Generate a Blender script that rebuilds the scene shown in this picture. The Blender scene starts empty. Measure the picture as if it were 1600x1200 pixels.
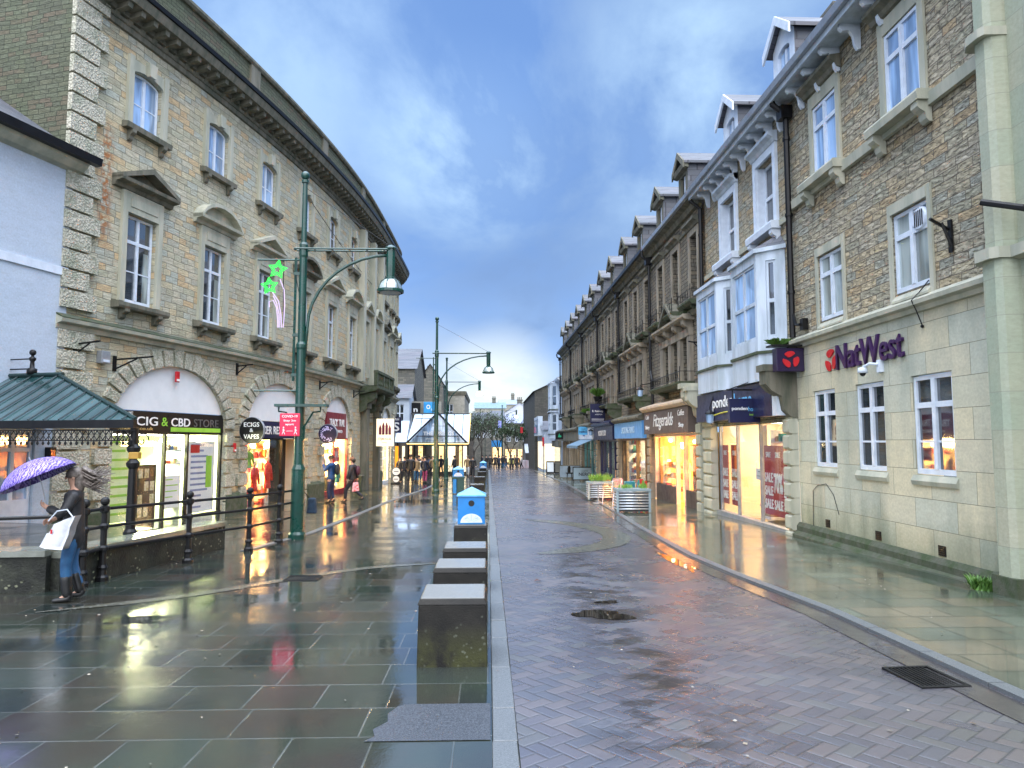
import bpy, bmesh, math, random
from mathutils import Vector, Matrix, noise
random.seed(7)
sc = bpy.context.scene
COL = sc.collection
PI = math.pi
SL = 0.0175
def gz(y): return -SL*max(-40, min(y, 130))
# ------------------------------------------------------------------ node helpers
class NT:
    def __init__(s, mat):
        mat.use_nodes = True
        s.t = mat.node_tree; s.n = s.t.nodes; s.l = s.t.links
        s.n.clear()
        s.out = s.n.new('ShaderNodeOutputMaterial')
    def new(s, t, **k):
        n = s.n.new(t)
        for a, v in k.items(): setattr(n, a, v)
        return n
    def put(s, sock, v):
        if v is None: return
        if isinstance(v, bpy.types.NodeSocket): s.l.new(v, sock)
        else:
            if sock.type == 'RGBA' and not hasattr(v, '__len__'): v = (v, v, v, 1)
            if sock.type == 'RGBA' and len(v) == 3: v = tuple(v)+(1,)
            sock.default_value = v
    def m(s, op, a, b=None, c=None, clamp=False):
        n = s.new('ShaderNodeMath', operation=op); n.use_clamp = clamp
        for i, v in enumerate((a, b, c)): s.put(n.inputs[i], v) if v is not None else None
        return n.outputs[0]
    def mix(s, f, a, b, mode='MIX'):
        n = s.new('ShaderNodeMix', data_type='RGBA', blend_type=mode)
        s.put(n.inputs[0], f); s.put(n.inputs[6], a); s.put(n.inputs[7], b)
        return n.outputs[2]
    def noise(s, vec=None, scale=5, detail=4, rough=.55, dist=0):
        n = s.new('ShaderNodeTexNoise')
        n.inputs['Scale'].default_value = scale; n.inputs['Detail'].default_value = detail
        n.inputs['Roughness'].default_value = rough; n.inputs['Distortion'].default_value = dist
        if vec is not None: s.l.new(vec, n.inputs['Vector'])
        return n.outputs[0]
    def mapr(s, v, a, b, c=0, d=1):
        n = s.new('ShaderNodeMapRange'); n.clamp = True
        s.put(n.inputs[0], v)
        for i, x in enumerate((a, b, c, d)): s.put(n.inputs[1+i], x)
        return n.outputs[0]
    def ramp(s, v, stops, interp='LINEAR'):
        n = s.new('ShaderNodeValToRGB'); s.l.new(v, n.inputs[0])
        n.color_ramp.interpolation = interp
        e = n.color_ramp.elements
        while len(e) < len(stops): e.new(.5)
        for i, (p, c) in enumerate(stops):
            e[i].position = p; e[i].color = tuple(c)+(1,) if len(c) == 3 else c
        return n.outputs[0]
    def co(s, which='Object'):
        return s.new('ShaderNodeTexCoord').outputs[which]
    def vmap(s, v, loc=(0,0,0), rot=(0,0,0), sc=(1,1,1)):
        n = s.new('ShaderNodeMapping'); s.l.new(v, n.inputs[0])
        n.inputs[1].default_value = loc; n.inputs[2].default_value = rot; n.inputs[3].default_value = sc
        return n.outputs[0]
    def bump(s, h, strength=.5, dist=.01, normal=None):
        n = s.new('ShaderNodeBump'); s.l.new(h, n.inputs['Height'])
        n.inputs['Strength'].default_value = strength; n.inputs['Distance'].default_value = dist
        if normal is not None: s.l.new(normal, n.inputs['Normal'])
        return n.outputs[0]
    def bsdf(s, base, rough=.6, metal=0, spec=.5, normal=None, coat=0, emit=None, es=0, ior=1.5):
        b = s.new('ShaderNodeBsdfPrincipled')
        s.put(b.inputs['Base Color'], base); s.put(b.inputs['Roughness'], rough); s.put(b.inputs['Metallic'], metal)
        s.put(b.inputs['Specular IOR Level'], spec); s.put(b.inputs['Coat Weight'], coat); b.inputs['Coat Roughness'].default_value = .12
        b.inputs['IOR'].default_value = ior
        if normal is not None: s.l.new(normal, b.inputs['Normal'])
        if emit is not None:
            s.put(b.inputs['Emission Color'], emit); s.put(b.inputs['Emission Strength'], es)
        s.l.new(b.outputs[0], s.out.inputs[0])
        return b
MATS = {}
def mat(name, c1, c2=None, rough=.6, scale=6, bump=.15, metal=0, spec=.5, coat=0, emit=None, es=0, bscale=40, streak=False):
    if name in MATS: return MATS[name]
    m = bpy.data.materials.new(name); t = NT(m)
    c2 = c2 or tuple(x*.75 for x in c1)
    v = t.co()
    if streak: v = t.vmap(v, sc=(1, 1, .18))
    nz = t.noise(v, scale, 5, .6)
    f = t.mapr(nz, .38, .64)
    col = t.mix(f, c1, c2)
    r = t.mapr(nz, .3, .7, max(0, rough-.08), min(1, rough+.1))
    nb = None
    if bump: nb = t.bump(t.noise(t.co(), bscale, 4), bump, .01)
    t.bsdf(col, r, metal, spec, nb, coat, emit, es)
    MATS[name] = m
    return m
def stone_mat(name, bw, bh, cols, bstr=.6, mortar=(.25,.23,.18), msize=.012, rough=.75, dist=.02, rock=0.5, moss=.25, tool=0, shade_fleck=0, rust=False, green=(.10,.13,.07), zmoss=None, squash=.7, bdist=.02):
    m = bpy.data.materials.new(name); t = NT(m)
    uv = t.co('UV')
    # warp the courses a little
    w = t.new('ShaderNodeTexNoise'); w.inputs['Scale'].default_value = 1.3; w.inputs['Detail'].default_value = 2; t.l.new(uv, w.inputs['Vector'])
    sub = t.new('ShaderNodeVectorMath', operation='SUBTRACT'); t.l.new(w.outputs[1], sub.inputs[0]); sub.inputs[1].default_value = (.5,.5,.5)
    scl = t.new('ShaderNodeVectorMath', operation='SCALE'); t.l.new(sub.outputs[0], scl.inputs[0]); scl.inputs['Scale'].default_value = dist*2
    add = t.new('ShaderNodeVectorMath', operation='ADD'); t.l.new(uv, add.inputs[0]); t.l.new(scl.outputs[0], add.inputs[1])
    b = t.new('ShaderNodeTexBrick'); t.l.new(add.outputs[0], b.inputs[0])
    b.inputs['Color1'].default_value = (0,0,0,1); b.inputs['Color2'].default_value = (1,1,1,1); b.inputs['Mortar'].default_value = (.5,.5,.5,1)
    b.inputs['Scale'].default_value = 1; b.inputs['Mortar Size'].default_value = msize; b.inputs['Mortar Smooth'].default_value = .35
    b.inputs['Brick Width'].default_value = bw; b.inputs['Row Height'].default_value = bh; b.inputs['Bias'].default_value = 0
    b.offset = .43; b.offset_frequency = 2; b.squash = squash; b.squash_frequency = 3
    n = len(cols)
    col = t.ramp(b.outputs[0], [((i+.0)/n, c) for i, c in enumerate(cols)], 'CONSTANT' if n > 2 else 'LINEAR')
    fine = t.noise(uv, 22, 6, .65)
    med = t.noise(t.vmap(uv, sc=(1, 2.2, 1)), 3.2, 4, .6)
    col = t.mix(t.mapr(med, .35, .68, .0, .28), col, tuple(x*.62 for x in cols[0]))
    stri = t.noise(t.vmap(uv, sc=(2.2, 34, 1)), 1.6, 3, .6)
    if tool: col = t.mix(t.mapr(stri, .50, .62, 0, tool), col, (.10,.095,.07))
    flk = t.noise(t.vmap(uv, sc=(1, 3.4, 1)), 6.5, 4, .65)
    if shade_fleck: col = t.mix(t.mapr(flk, .53, .64, 0, shade_fleck), col, (.045,.04,.03))  # dark flecks: shadows of the rock-faced courses painted into the colour
    col = t.mix(t.mapr(fine, .3, .7, 0, .30), col, (.15,.14,.10), 'MIX')
    big = t.noise(t.vmap(uv, sc=(1, .35, 1)), .9, 5, .6)
    col = t.mix(t.mapr(big, .45, .72, 0, moss), col, green)
    if zmoss is not None:
        sep = t.new('ShaderNodeSeparateXYZ'); t.l.new(uv, sep.inputs[0])
        f = t.mapr(t.m('ADD', sep.outputs[1], t.m('MULTIPLY', big, -1.6)), zmoss-1.6, zmoss-.4, .8, 0)
        col = t.mix(f, col, (.05,.085,.03))
    if rust:
        sep = t.new('ShaderNodeSeparateXYZ'); t.l.new(uv, sep.inputs[0])
        dx = t.m('ABSOLUTE', t.m('SUBTRACT', sep.outputs[0], 1.65)); dz = t.m('ABSOLUTE', t.m('SUBTRACT', sep.outputs[1], 8.6))
        fx = t.m('MULTIPLY', t.mapr(dx, .05, .32, 1, 0), t.mapr(dz, 1.0, 1.9, 1, 0))
        fx = t.m('MULTIPLY', fx, t.mapr(t.noise(uv, 7, 4), .42, .56))
        col = t.mix(fx, col, (.42,.17,.06))
    col = t.mix(b.outputs[1], col, mortar)
    v = t.new('ShaderNodeTexVoronoi'); v.inputs['Scale'].default_value = 9; t.l.new(t.vmap(uv, sc=(.8, 1.6, 1)), v.inputs['Vector'])
    h = t.m('MULTIPLY', t.m('SUBTRACT', 1, b.outputs[1]), t.m('ADD', .55, t.m('ADD', t.m('MULTIPLY', fine, rock), t.m('MULTIPLY', v.outputs[0], rock*.9))))
    h = t.m('ADD', h, t.m('MULTIPLY', b.outputs[0], .25))
    if tool: h = t.m('SUBTRACT', h, t.m('MULTIPLY', t.mapr(stri, .48, .62), .5))
    if shade_fleck: h = t.m('SUBTRACT', h, t.m('MULTIPLY', t.mapr(flk, .48, .64), .9))
    t.bsdf(col, t.mapr(fine, .3, .7, rough-.15, rough+.1), 0, .35, t.bump(h, bstr, bdist))
    MATS[name] = m
    return m
def glass_mat(name, tint=(.9,.95,1), refl=1.0):
    m = bpy.data.materials.new(name); t = NT(m)
    tr = t.new('ShaderNodeBsdfTransparent'); tr.inputs[0].default_value = tint+(1,)
    gl = t.new('ShaderNodeBsdfGlossy'); gl.inputs['Roughness'].default_value = .02
    lw = t.new('ShaderNodeLayerWeight'); lw.inputs[0].default_value = .5
    f5 = t.m('ADD', .04, t.m('MULTIPLY', .9, t.m('POWER', lw.outputs['Facing'], 5.0)))
    mx = t.new('ShaderNodeMixShader'); t.l.new(t.m('MULTIPLY', f5, refl, clamp=True), mx.inputs[0])
    t.l.new(tr.outputs[0], mx.inputs[1]); t.l.new(gl.outputs[0], mx.inputs[2]); t.l.new(mx.outputs[0], t.out.inputs[0])
    MATS[name] = m
    return m
def pane_mat(name, base=(.015,.022,.03), spec=1.0):
    m = bpy.data.materials.new(name); t = NT(m)
    nb = t.bump(t.noise(t.co(), 1.7, 1), .06, .02)
    nz = t.noise(t.vmap(t.co(), sc=(3, 3, .5)), 1.1, 2)
    t.bsdf(t.mix(t.mapr(nz, .45, .6), base, tuple(min(1, x*2.2+.01) for x in base)), .03, 0, spec, nb, ior=1.9)
    MATS[name] = m
    return m
def lit_mat(name, c1, c2, s=1.5, scale=3):
    m = bpy.data.materials.new(name); t = NT(m)
    f = t.noise(t.co(), scale, 3, .6)
    c = t.ramp(f, [(.3, c2), (.45, c1), (.58, tuple(min(1, x*1.15) for x in c1)), (.7, c2)])
    t.bsdf(c, .15, 0, .5, None, 0, c, s)
    MATS[name] = m
    return m
# ------------------------------------------------------------------ mesh builder
class MB:
    def __init__(s): s.v = []; s.f = []; s.uv = []; s.mi = []; s.cur = 0
    def vert(s, p, uv=None):
        s.v.append(tuple(p)); s.uv.append(uv if uv else (p[1]-p[0]*.3, p[2])); return len(s.v)-1
    def face(s, idx): s.f.append(tuple(idx)); s.mi.append(s.cur)
    def quad(s, pts, uvs=None):
        s.face([s.vert(p, uvs[i] if uvs else None) for i, p in enumerate(pts)])
    def box(s, a, b, M=None):
        x0, y0, z0 = a; x1, y1, z1 = b
        c = [(x0,y0,z0),(x1,y0,z0),(x1,y1,z0),(x0,y1,z0),(x0,y0,z1),(x1,y0,z1),(x1,y1,z1),(x0,y1,z1)]
        s.hexa([Vector(p) if M is None else M @ Vector(p) for p in c])
    def hexa(s, c, uvs=None):
        i = [s.vert(p, uvs[k] if uvs else None) for k, p in enumerate(c)]
        for f in ((0,3,2,1),(4,5,6,7),(0,1,5,4),(1,2,6,5),(2,3,7,6),(3,0,4,7)): s.face([i[k] for k in f])
    def tube(s, pts, r, n=8, cap=True):
        pts = [Vector(p) for p in pts]
        rs = r if isinstance(r, (list, tuple)) else [r]*len(pts)
        rings = []; up = None
        for k, p in enumerate(pts):
            d = (pts[min(k+1, len(pts)-1)]-pts[max(k-1, 0)]).normalized()
            if up is None: up = Vector((0,0,1)) if abs(d.z) < .9 else Vector((1,0,0))
            a = d.cross(up)
            if a.length < 1e-4: a = d.orthogonal()
            a.normalize(); b = a.cross(d).normalized(); up = b
            rings.append([s.vert(p+(a*math.cos(2*PI*j/n)+b*math.sin(2*PI*j/n))*rs[k]) for j in range(n)])
        for k in range(len(rings)-1):
            for j in range(n): s.face((rings[k][j], rings[k][(j+1)%n], rings[k+1][(j+1)%n], rings[k+1][j]))
        if cap: s.face(rings[0][::-1]); s.face(rings[-1])
    def lathe(s, prof, c, n=16, M=None, cap=True):
        rings = []
        for r, z in prof:
            rg = []
            for j in range(n):
                p = Vector((r*math.cos(2*PI*j/n), r*math.sin(2*PI*j/n), z))
                p = (M @ p if M is not None else p)+Vector(c); rg.append(s.vert(p))
            rings.append(rg)
        for k in range(len(rings)-1):
            for j in range(n): s.face((rings[k][j], rings[k][(j+1)%n], rings[k+1][(j+1)%n], rings[k+1][j]))
        if cap: s.face(rings[0][::-1]); s.face(rings[-1])
    def prism(s, pts, z0, z1, M=None):   # pts in local xy
        n = len(pts)
        T = (lambda p: M @ Vector(p)) if M is not None else Vector
        a = [s.vert(T((x, y, z0))) for x, y in pts]; b = [s.vert(T((x, y, z1))) for x, y in pts]
        s.face(a[::-1]); s.face(b)
        for i in range(n): s.face((a[i], a[(i+1)%n], b[(i+1)%n], b[i]))
    def sphere(s, c, r, n=10, m=6):
        rs = r if isinstance(r, (tuple, list)) else (r, r, r)
        s.lathe([(max(.001, math.sin(PI*k/m)), -math.cos(PI*k/m)) for k in range(m+1)], c, n, Matrix.Diagonal((rs[0], rs[1], rs[2])).to_3x3())
    def build(s, name, m, parent=None, smooth=False, kind=None, bevel=0):
        me = bpy.data.meshes.new(name)
        org = Vector((0,0,0))
        if parent is not None:
            p = parent
            while p is not None: org += p.location; p = p.parent
            vs = [tuple(Vector(v)-org) for v in s.v]
        else: vs = s.v
        me.from_pydata(vs, [], s.f)
        ul = me.uv_layers.new(name='UVMap')
        for li, l in enumerate(me.loops): ul.data[li].uv = s.uv[l.vertex_index]
        ms = m if isinstance(m, (list, tuple)) else [m]
        for x in ms: me.materials.append(x)
        if len(ms) > 1:
            for i, p in enumerate(me.polygons): p.material_index = s.mi[i]
        if smooth:
            for p in me.polygons: p.use_smooth = True
        me.validate()
        o = bpy.data.objects.new(name, me); COL.objects.link(o)
        if parent is not None: o.parent = parent
        if kind: o['kind'] = kind
        if bevel:
            bv = o.modifiers.new('Bevel', 'BEVEL'); bv.width = bevel; bv.segments = 2; bv.limit_method = 'ANGLE'
        return o
def tag(o, label, cat, group=None, kind=None):
    if label: o['label'] = label
    if cat: o['category'] = cat
    if group: o['group'] = group
    if kind: o['kind'] = kind
    return o
def empty(name, loc, label, cat, group=None, rz=0):
    o = bpy.data.objects.new(name, None); COL.objects.link(o)
    o.location = loc; o.rotation_euler = (0, 0, rz); o.empty_display_size = .2
    tag(o, label, cat, group); return o
def copy_tree(o, parent=None):
    c = o.copy(); COL.objects.link(c)
    if parent is not None: c.parent = parent
    for ch in [x for x in COL.objects if x.parent == o]: copy_tree(ch, c)
    return c
# ------------------------------------------------------------------ facade frames
class Line:
    """s = distance along the wall from p0, o = out of the wall, z = up"""
    def __init__(s, p0, p1, flip=1):
        s.p = Vector((p0[0], p0[1])); d = Vector((p1[0]-p0[0], p1[1]-p0[1])); s.L = d.length; s.d = d.normalized()
        s.n = Vector((s.d.y, -s.d.x))*flip; s.ds = 50
    def pt(s, a, z, o=0): q = s.p+s.d*a+s.n*o; return Vector((q.x, q.y, z))
    def dirs(s, a): return Vector((s.d.x, s.d.y, 0)), Vector((s.n.x, s.n.y, 0))
class Curve:
    def __init__(s, pts):
        s.P = [Vector(p) for p in pts]; s.S = [0]; s.ds = .6
        for i in range(1, len(s.P)): s.S.append(s.S[-1]+(s.P[i]-s.P[i-1]).length)
    def loc(s, a):
        i = 0
        lo, hi = 0, len(s.S)-2
        while lo < hi:
            mid = (lo+hi+1)//2
            if s.S[mid] <= a: lo = mid
            else: hi = mid-1
        i = lo
        u = (a-s.S[i])/(s.S[i+1]-s.S[i])
        q = s.P[i].lerp(s.P[i+1], u)
        j, k = max(0, i-2), min(len(s.P)-1, i+3)
        d = (s.P[k]-s.P[j]).normalized()
        return q, d
    def pt(s, a, z, o=0):
        q, d = s.loc(a); return Vector((q.x+d.y*o, q.y-d.x*o, z))
    def dirs(s, a):
        q, d = s.loc(a); return Vector((d.x, d.y, 0)), Vector((d.y, -d.x, 0))
def cuts(fr, a, b):
    n = max(1, math.ceil((b-a)/fr.ds-1e-6)); return [a+(b-a)*i/n for i in range(n+1)]
def fbox(mb, fr, s0, s1, z0, z1, o0, o1):
    c = cuts(fr, s0, s1)
    for i in range(len(c)-1):
        a, b = c[i], c[i+1]
        q = [(a,z0,o0),(b,z0,o0),(b,z0,o1),(a,z0,o1),(a,z1,o0),(b,z1,o0),(b,z1,o1),(a,z1,o1)]
        mb.hexa([fr.pt(*x) for x in q], [(x[0]+x[2]*.5, x[1]+x[2]*.3) for x in q])
def fprof(mb, fr, s0, s1, prof, closed=True):
    c = cuts(fr, s0, s1); rings = []
    for a in c:
        acc = 0; r = []
        for k, (o, z) in enumerate(prof):
            if k: acc += math.hypot(o-prof[k-1][0], z-prof[k-1][1])
            r.append(mb.vert(fr.pt(a, z, o), (a, prof[0][1]+acc)))
        rings.append(r)
    n = len(prof)
    for i in range(len(rings)-1):
        for j in range(n if closed else n-1):
            mb.face((rings[i][j], rings[i+1][j], rings[i+1][(j+1)%n], rings[i][(j+1)%n]))
    mb.face(rings[0]); mb.face(rings[-1][::-1])
def fpoly(mb, fr, pts, o0, o1):
    n = len(pts)
    a = [mb.vert(fr.pt(p[0], p[1], o0), p) for p in pts]; b = [mb.vert(fr.pt(p[0], p[1], o1), p) for p in pts]
    mb.face(a); mb.face(b[::-1])
    for i in range(n): mb.face((a[i], a[(i+1)%n], b[(i+1)%n], b[i]))
def ell(op, x):
    c = (op['s0']+op['s1'])/2; h = (op['s1']-op['s0'])/2
    return op['z1']+op.get('rise', 0)*math.sqrt(max(0, 1-((x-c)/h)**2))
def op(s0, s1, z0, z1, rise=0, depth=.22): return dict(s0=s0, s1=s1, z0=z0, z1=z1, rise=rise, depth=depth)
def fwall(mb, fr, s0, s1, z0, z1, ops):
    xs = set(cuts(fr, s0, s1))
    for o in ops:
        xs.add(o['s0']); xs.add(o['s1'])
        if o.get('rise'):
            c = (o['s0']+o['s1'])/2; h = (o['s1']-o['s0'])/2
            for k in range(19): xs.add(c-h*math.cos(PI*k/18))
    xs = sorted(x for x in xs if s0-1e-6 <= x <= s1+1e-6)
    xx = [xs[0]]
    for x in xs[1:]:
        if x-xx[-1] > 1e-4: xx.append(x)
    for i in range(len(xx)-1):
        a, b = xx[i], xx[i+1]; m = (a+b)/2
        os_ = sorted([o for o in ops if o['s0'] < m < o['s1']], key=lambda o: o['z0'])
        lo = (z0, z0)
        def q(l, h):
            if h[0]-l[0] < 1e-4 and h[1]-l[1] < 1e-4: return
            mb.quad([fr.pt(a,l[0]), fr.pt(b,l[1]), fr.pt(b,h[1]), fr.pt(a,h[0])], [(a,l[0]),(b,l[1]),(b,h[1]),(a,h[0])])
        for o in os_:
            q(lo, (o['z0'], o['z0'])); ta, tb = ell(o, a), ell(o, b); lo = (ta, tb)
            d = o['depth']
            mb.quad([fr.pt(a,ta), fr.pt(b,tb), fr.pt(b,tb,-d), fr.pt(a,ta,-d)], [(a,ta),(b,tb),(b,tb+d),(a,ta+d)])
            mb.quad([fr.pt(a,o['z0']), fr.pt(b,o['z0']), fr.pt(b,o['z0'],-d), fr.pt(a,o['z0'],-d)], [(a,0),(b,0),(b,d),(a,d)])
        q(lo, (z1, z1))
    for o in ops:
        d = o['depth']
        for x in (o['s0'], o['s1']):
            mb.quad([fr.pt(x,o['z0']), fr.pt(x,o['z1']), fr.pt(x,o['z1'],-d), fr.pt(x,o['z0'],-d)], [(x,o['z0']),(x,o['z1']),(x+d,o['z1']),(x+d,o['z0'])])
def text(name, body, fr_origin, right, up, w, h, m, parent=None, ext=.008, label=None, bold=0, shear=0):
    cu = bpy.data.curves.new(name, 'FONT'); cu.body = body; cu.size = 1; cu.extrude = .01; cu.align_x = 'CENTER'; cu.align_y = 'CENTER'
    cu.offset = bold; cu.shear = shear; cu.resolution_u = 3
    t = bpy.data.objects.new('tmp', cu)
    me = bpy.data.meshes.new_from_object(t)
    xs = [v.co.x for v in me.vertices]; ys = [v.co.y for v in me.vertices]
    x0, x1, y0, y1 = min(xs), max(xs), min(ys), max(ys)
    sx = w/(x1-x0); sy = h/(y1-y0) if h else sx
    r = Vector(right).normalized(); u = Vector(up).normalized(); n = r.cross(u)
    org = Vector((0,0,0)); p = parent
    while p is not None: org += p.location; p = p.parent
    for v in me.vertices:
        c = v.co.copy()
        v.co = Vector(fr_origin)+r*(c.x-(x0+x1)/2)*sx+u*(c.y-(y0+y1)/2)*sy+n*(ext if c.z > 0 else 0)-org
    bpy.data.objects.remove(t); bpy.data.curves.remove(cu)
    me.name = name; me.materials.clear(); me.materials.append(m)
    o = bpy.data.objects.new(name, me); COL.objects.link(o)
    if parent is not None: o.parent = parent
    if label: o['label'] = label
    return o
# ------------------------------------------------------------------ camera, world, sun
A = math.atan(37/1111); P = math.atan(90/1111)
fw = Vector((math.sin(A)*math.cos(P), math.cos(A)*math.cos(P), math.sin(P)))
rt = Vector((math.cos(A), -math.sin(A), 0)); upv = rt.cross(fw)
cam = bpy.data.objects.new('camera', bpy.data.cameras.new('camera')); COL.objects.link(cam)
cam.data.lens = 25.0; cam.data.sensor_width = 36; cam.data.clip_end = 3000; cam.data.clip_start = .05
Mc = Matrix((rt, upv, -fw)).transposed().to_4x4(); Mc.translation = (0, 0, 1.85); cam.matrix_world = Mc
sc.camera = cam
SUN_EL, SUN_AZ = math.radians(58), math.radians(185)
w = bpy.data.worlds.new('World'); sc.world = w; w.use_nodes = True
wt = w.node_tree; wt.nodes.clear()
class WT(NT):
    def __init__(s, tr): s.t = tr; s.n = tr.nodes; s.l = tr.links
t = WT(wt)
sky = t.new('ShaderNodeTexSky', sky_type='NISHITA'); sky.sun_disc = False; sky.sun_elevation = SUN_EL; sky.sun_rotation = SUN_AZ
b1 = t.new('ShaderNodeBackground'); t.l.new(sky.outputs[0], b1.inputs[0]); b1.inputs[1].default_value = .05
gen = t.new('ShaderNodeTexCoord').outputs['Generated']
nrm = t.new('ShaderNodeVectorMath', operation='NORMALIZE'); t.l.new(gen, nrm.inputs[0]); d = nrm.outputs[0]
sp = t.new('ShaderNodeSeparateXYZ'); t.l.new(d, sp.inputs[0])
z = t.m('MAXIMUM', sp.outputs[2], 0.0)
den = t.m('ADD', z, .22)
cmb = t.new('ShaderNodeCombineXYZ'); t.l.new(t.m('DIVIDE', sp.outputs[0], den), cmb.inputs[0]); t.l.new(t.m('DIVIDE', sp.outputs[1], den), cmb.inputs[1])
n1 = t.noise(t.vmap(cmb.outputs[0], loc=(3.2, 1.1, 0), sc=(1.15, .75, 1)), 1.7, 9, .58, .3)
n2 = t.noise(t.vmap(cmb.outputs[0], loc=(8.2, 4.1, 0), sc=(1.0, .55, 1)), .55, 3, .5)
def blob(px, py, rad, pw=1.0):
    r = (fw+rt*((px-800)/1111)+upv*((600-py)/1111)).normalized()
    dp = t.new('ShaderNodeVectorMath', operation='DOT_PRODUCT'); t.l.new(d, dp.inputs[0]); dp.inputs[1].default_value = tuple(r)
    f = t.mapr(dp.outputs['Value'], math.cos(math.radians(rad)), 1.0, 0, 1)
    return t.m('MULTIPLY', t.m('POWER', f, 1.6), pw)
base = t.ramp(z, [(0, (.34,.53,.84)), (.10, (.26,.44,.80)), (.28, (.19,.35,.70)), (.42, (.16,.31,.66)), (.60, (.15,.29,.62))])
col = t.mix(t.mapr(n1, .42, .64, 0, .75), base, (.37,.55,.85))
col = t.mix(t.mapr(t.m('ADD', n2, t.m('MULTIPLY', t.m('SUBTRACT', n1, .5), .5)), .50, .66, 0, .65), col, (.14,.25,.50))
bl = t.m('ADD', t.m('ADD', blob(735, 235, 9, 1.25), blob(1120, 130, 13, .70)), t.m('ADD', blob(470, 90, 14, .40), blob(1010, 240, 12, .25)))
bl = t.m('MULTIPLY', bl, t.mapr(n1, .38, .60, .15, 1.25), clamp=True)
col = t.mix(bl, col, (.50,.72,.97))
hz = t.m('MULTIPLY', t.m('ADD', blob(780, 618, 6.5, 1.0), blob(660, 612, 7, .4)), t.mapr(n1, .3, .55, .5, 1.1), clamp=True)
col = t.mix(hz, col, (.80,.88,.90))
ovh = t.mix(t.mapr(z, .62, .88, 0, 1), col, (.70,.80,.98))        # brightness added overhead, above the view, to light the walls
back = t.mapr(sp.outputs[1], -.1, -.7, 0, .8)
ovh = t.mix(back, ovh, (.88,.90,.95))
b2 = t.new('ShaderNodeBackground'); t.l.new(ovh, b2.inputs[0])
st = t.m('ADD', .96, t.m('ADD', t.mapr(z, .62, .90, 0, 4.2), t.mapr(sp.outputs[1], -.1, -.7, 0, 1.8)))  # extra strength overhead and behind the camera, added to lift the facades
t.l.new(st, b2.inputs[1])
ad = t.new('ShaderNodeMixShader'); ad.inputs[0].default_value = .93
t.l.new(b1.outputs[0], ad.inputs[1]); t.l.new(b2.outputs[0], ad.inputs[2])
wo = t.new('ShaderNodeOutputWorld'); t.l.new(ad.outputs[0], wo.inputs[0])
sun = bpy.data.objects.new('sun', bpy.data.lights.new('sun', 'SUN')); COL.objects.link(sun)
sun.data.energy = 1.5; sun.data.angle = math.radians(80); sun.data.color = (1, .96, .90)
sd = Vector((math.sin(SUN_AZ)*math.cos(SUN_EL), math.cos(SUN_AZ)*math.cos(SUN_EL), math.sin(SUN_EL)))
sun.rotation_euler = sd.to_track_quat('Z', 'Y').to_euler()
sc.view_settings.view_transform = 'Standard'; sc.view_settings.look = 'None'; sc.view_settings.exposure = .46; sc.view_settings.gamma = 1
sc.cycles.use_denoising = True; sc.cycles.max_bounces = 7; sc.cycles.diffuse_bounces = 3; sc.cycles.glossy_bounces = 4
sc.cycles.transparent_max_bounces = 10; sc.cycles.sample_clamp_indirect = 14; sc.cycles.caustics_reflective = False
# ------------------------------------------------------------------ materials
YEL = [(.70,.62,.41), (.63,.58,.41), (.68,.63,.47), (.55,.54,.43), (.74,.61,.38), (.64,.60,.45), (.58,.56,.40), (.72,.52,.29), (.56,.59,.50), (.52,.48,.34)]
BRN = [(.70,.60,.41), (.60,.53,.38), (.68,.59,.43), (.56,.52,.38), (.72,.58,.37), (.62,.55,.42), (.66,.49,.29), (.55,.54,.44)]
DRK = [(.32,.27,.20), (.24,.205,.155), (.28,.24,.19), (.20,.18,.145), (.32,.26,.18), (.25,.22,.17)]
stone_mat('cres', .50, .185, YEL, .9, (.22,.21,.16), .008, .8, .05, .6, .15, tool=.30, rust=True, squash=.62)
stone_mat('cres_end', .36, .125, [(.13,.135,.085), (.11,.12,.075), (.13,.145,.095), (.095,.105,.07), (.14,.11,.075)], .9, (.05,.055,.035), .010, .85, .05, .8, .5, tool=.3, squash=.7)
stone_mat('bank_up', .52, .15, BRN, 1.0, (.20,.17,.125), .009, .85, .03, 1.1, .18, shade_fleck=.7, squash=.65, bdist=.05)
stone_mat('row_up', .40, .14, DRK, 1.0, (.05,.042,.034), .012, .85, .02, .9, .2, shade_fleck=.7, squash=.65, bdist=.04)
stone_mat('ashlar', 1.05, .47, [(.66,.61,.45), (.60,.58,.44), (.70,.63,.44), (.57,.58,.47)], .25, (.17,.17,.12), .006, .55, .004, .12, .7, green=(.20,.24,.21), zmoss=.35, squash=1)
stone_mat('ashlar2', .9, .5, [(.44,.45,.33), (.40,.43,.32), (.46,.45,.33)], .2, (.28,.29,.22), .006, .6, .004, .1, .6, green=(.24,.33,.24), squash=1)
stone_mat('far_stone', .5, .2, [(.16,.15,.13), (.11,.11,.10), (.19,.18,.15), (.13,.125,.11)], .5, (.08,.08,.07), .015, .8, .02, .5, .2)
stone_mat('far_dark', .5, .2, [(.05,.047,.042), (.035,.034,.032), (.06,.055,.05)], .5, (.025,.025,.025), .015, .8, .02, .5, .2)
stone_mat('far_stone2', .5, .22, [(.36,.34,.29), (.30,.29,.25), (.38,.36,.31)], .4, (.24,.23,.2), .012, .8, .02, .4, .3)
stone_mat('slate', .3, .2, [(.10,.11,.14), (.13,.14,.17), (.08,.09,.12), (.12,.12,.15)], .4, (.05,.05,.06), .008, .62, .004, .2, .1)
stone_mat('paint_stone', .6, .25, [(.54,.62,.72), (.51,.59,.70)], .12, (.44,.51,.60), .008, .6, 0, .15, .05, green=(.55,.58,.56))
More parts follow.
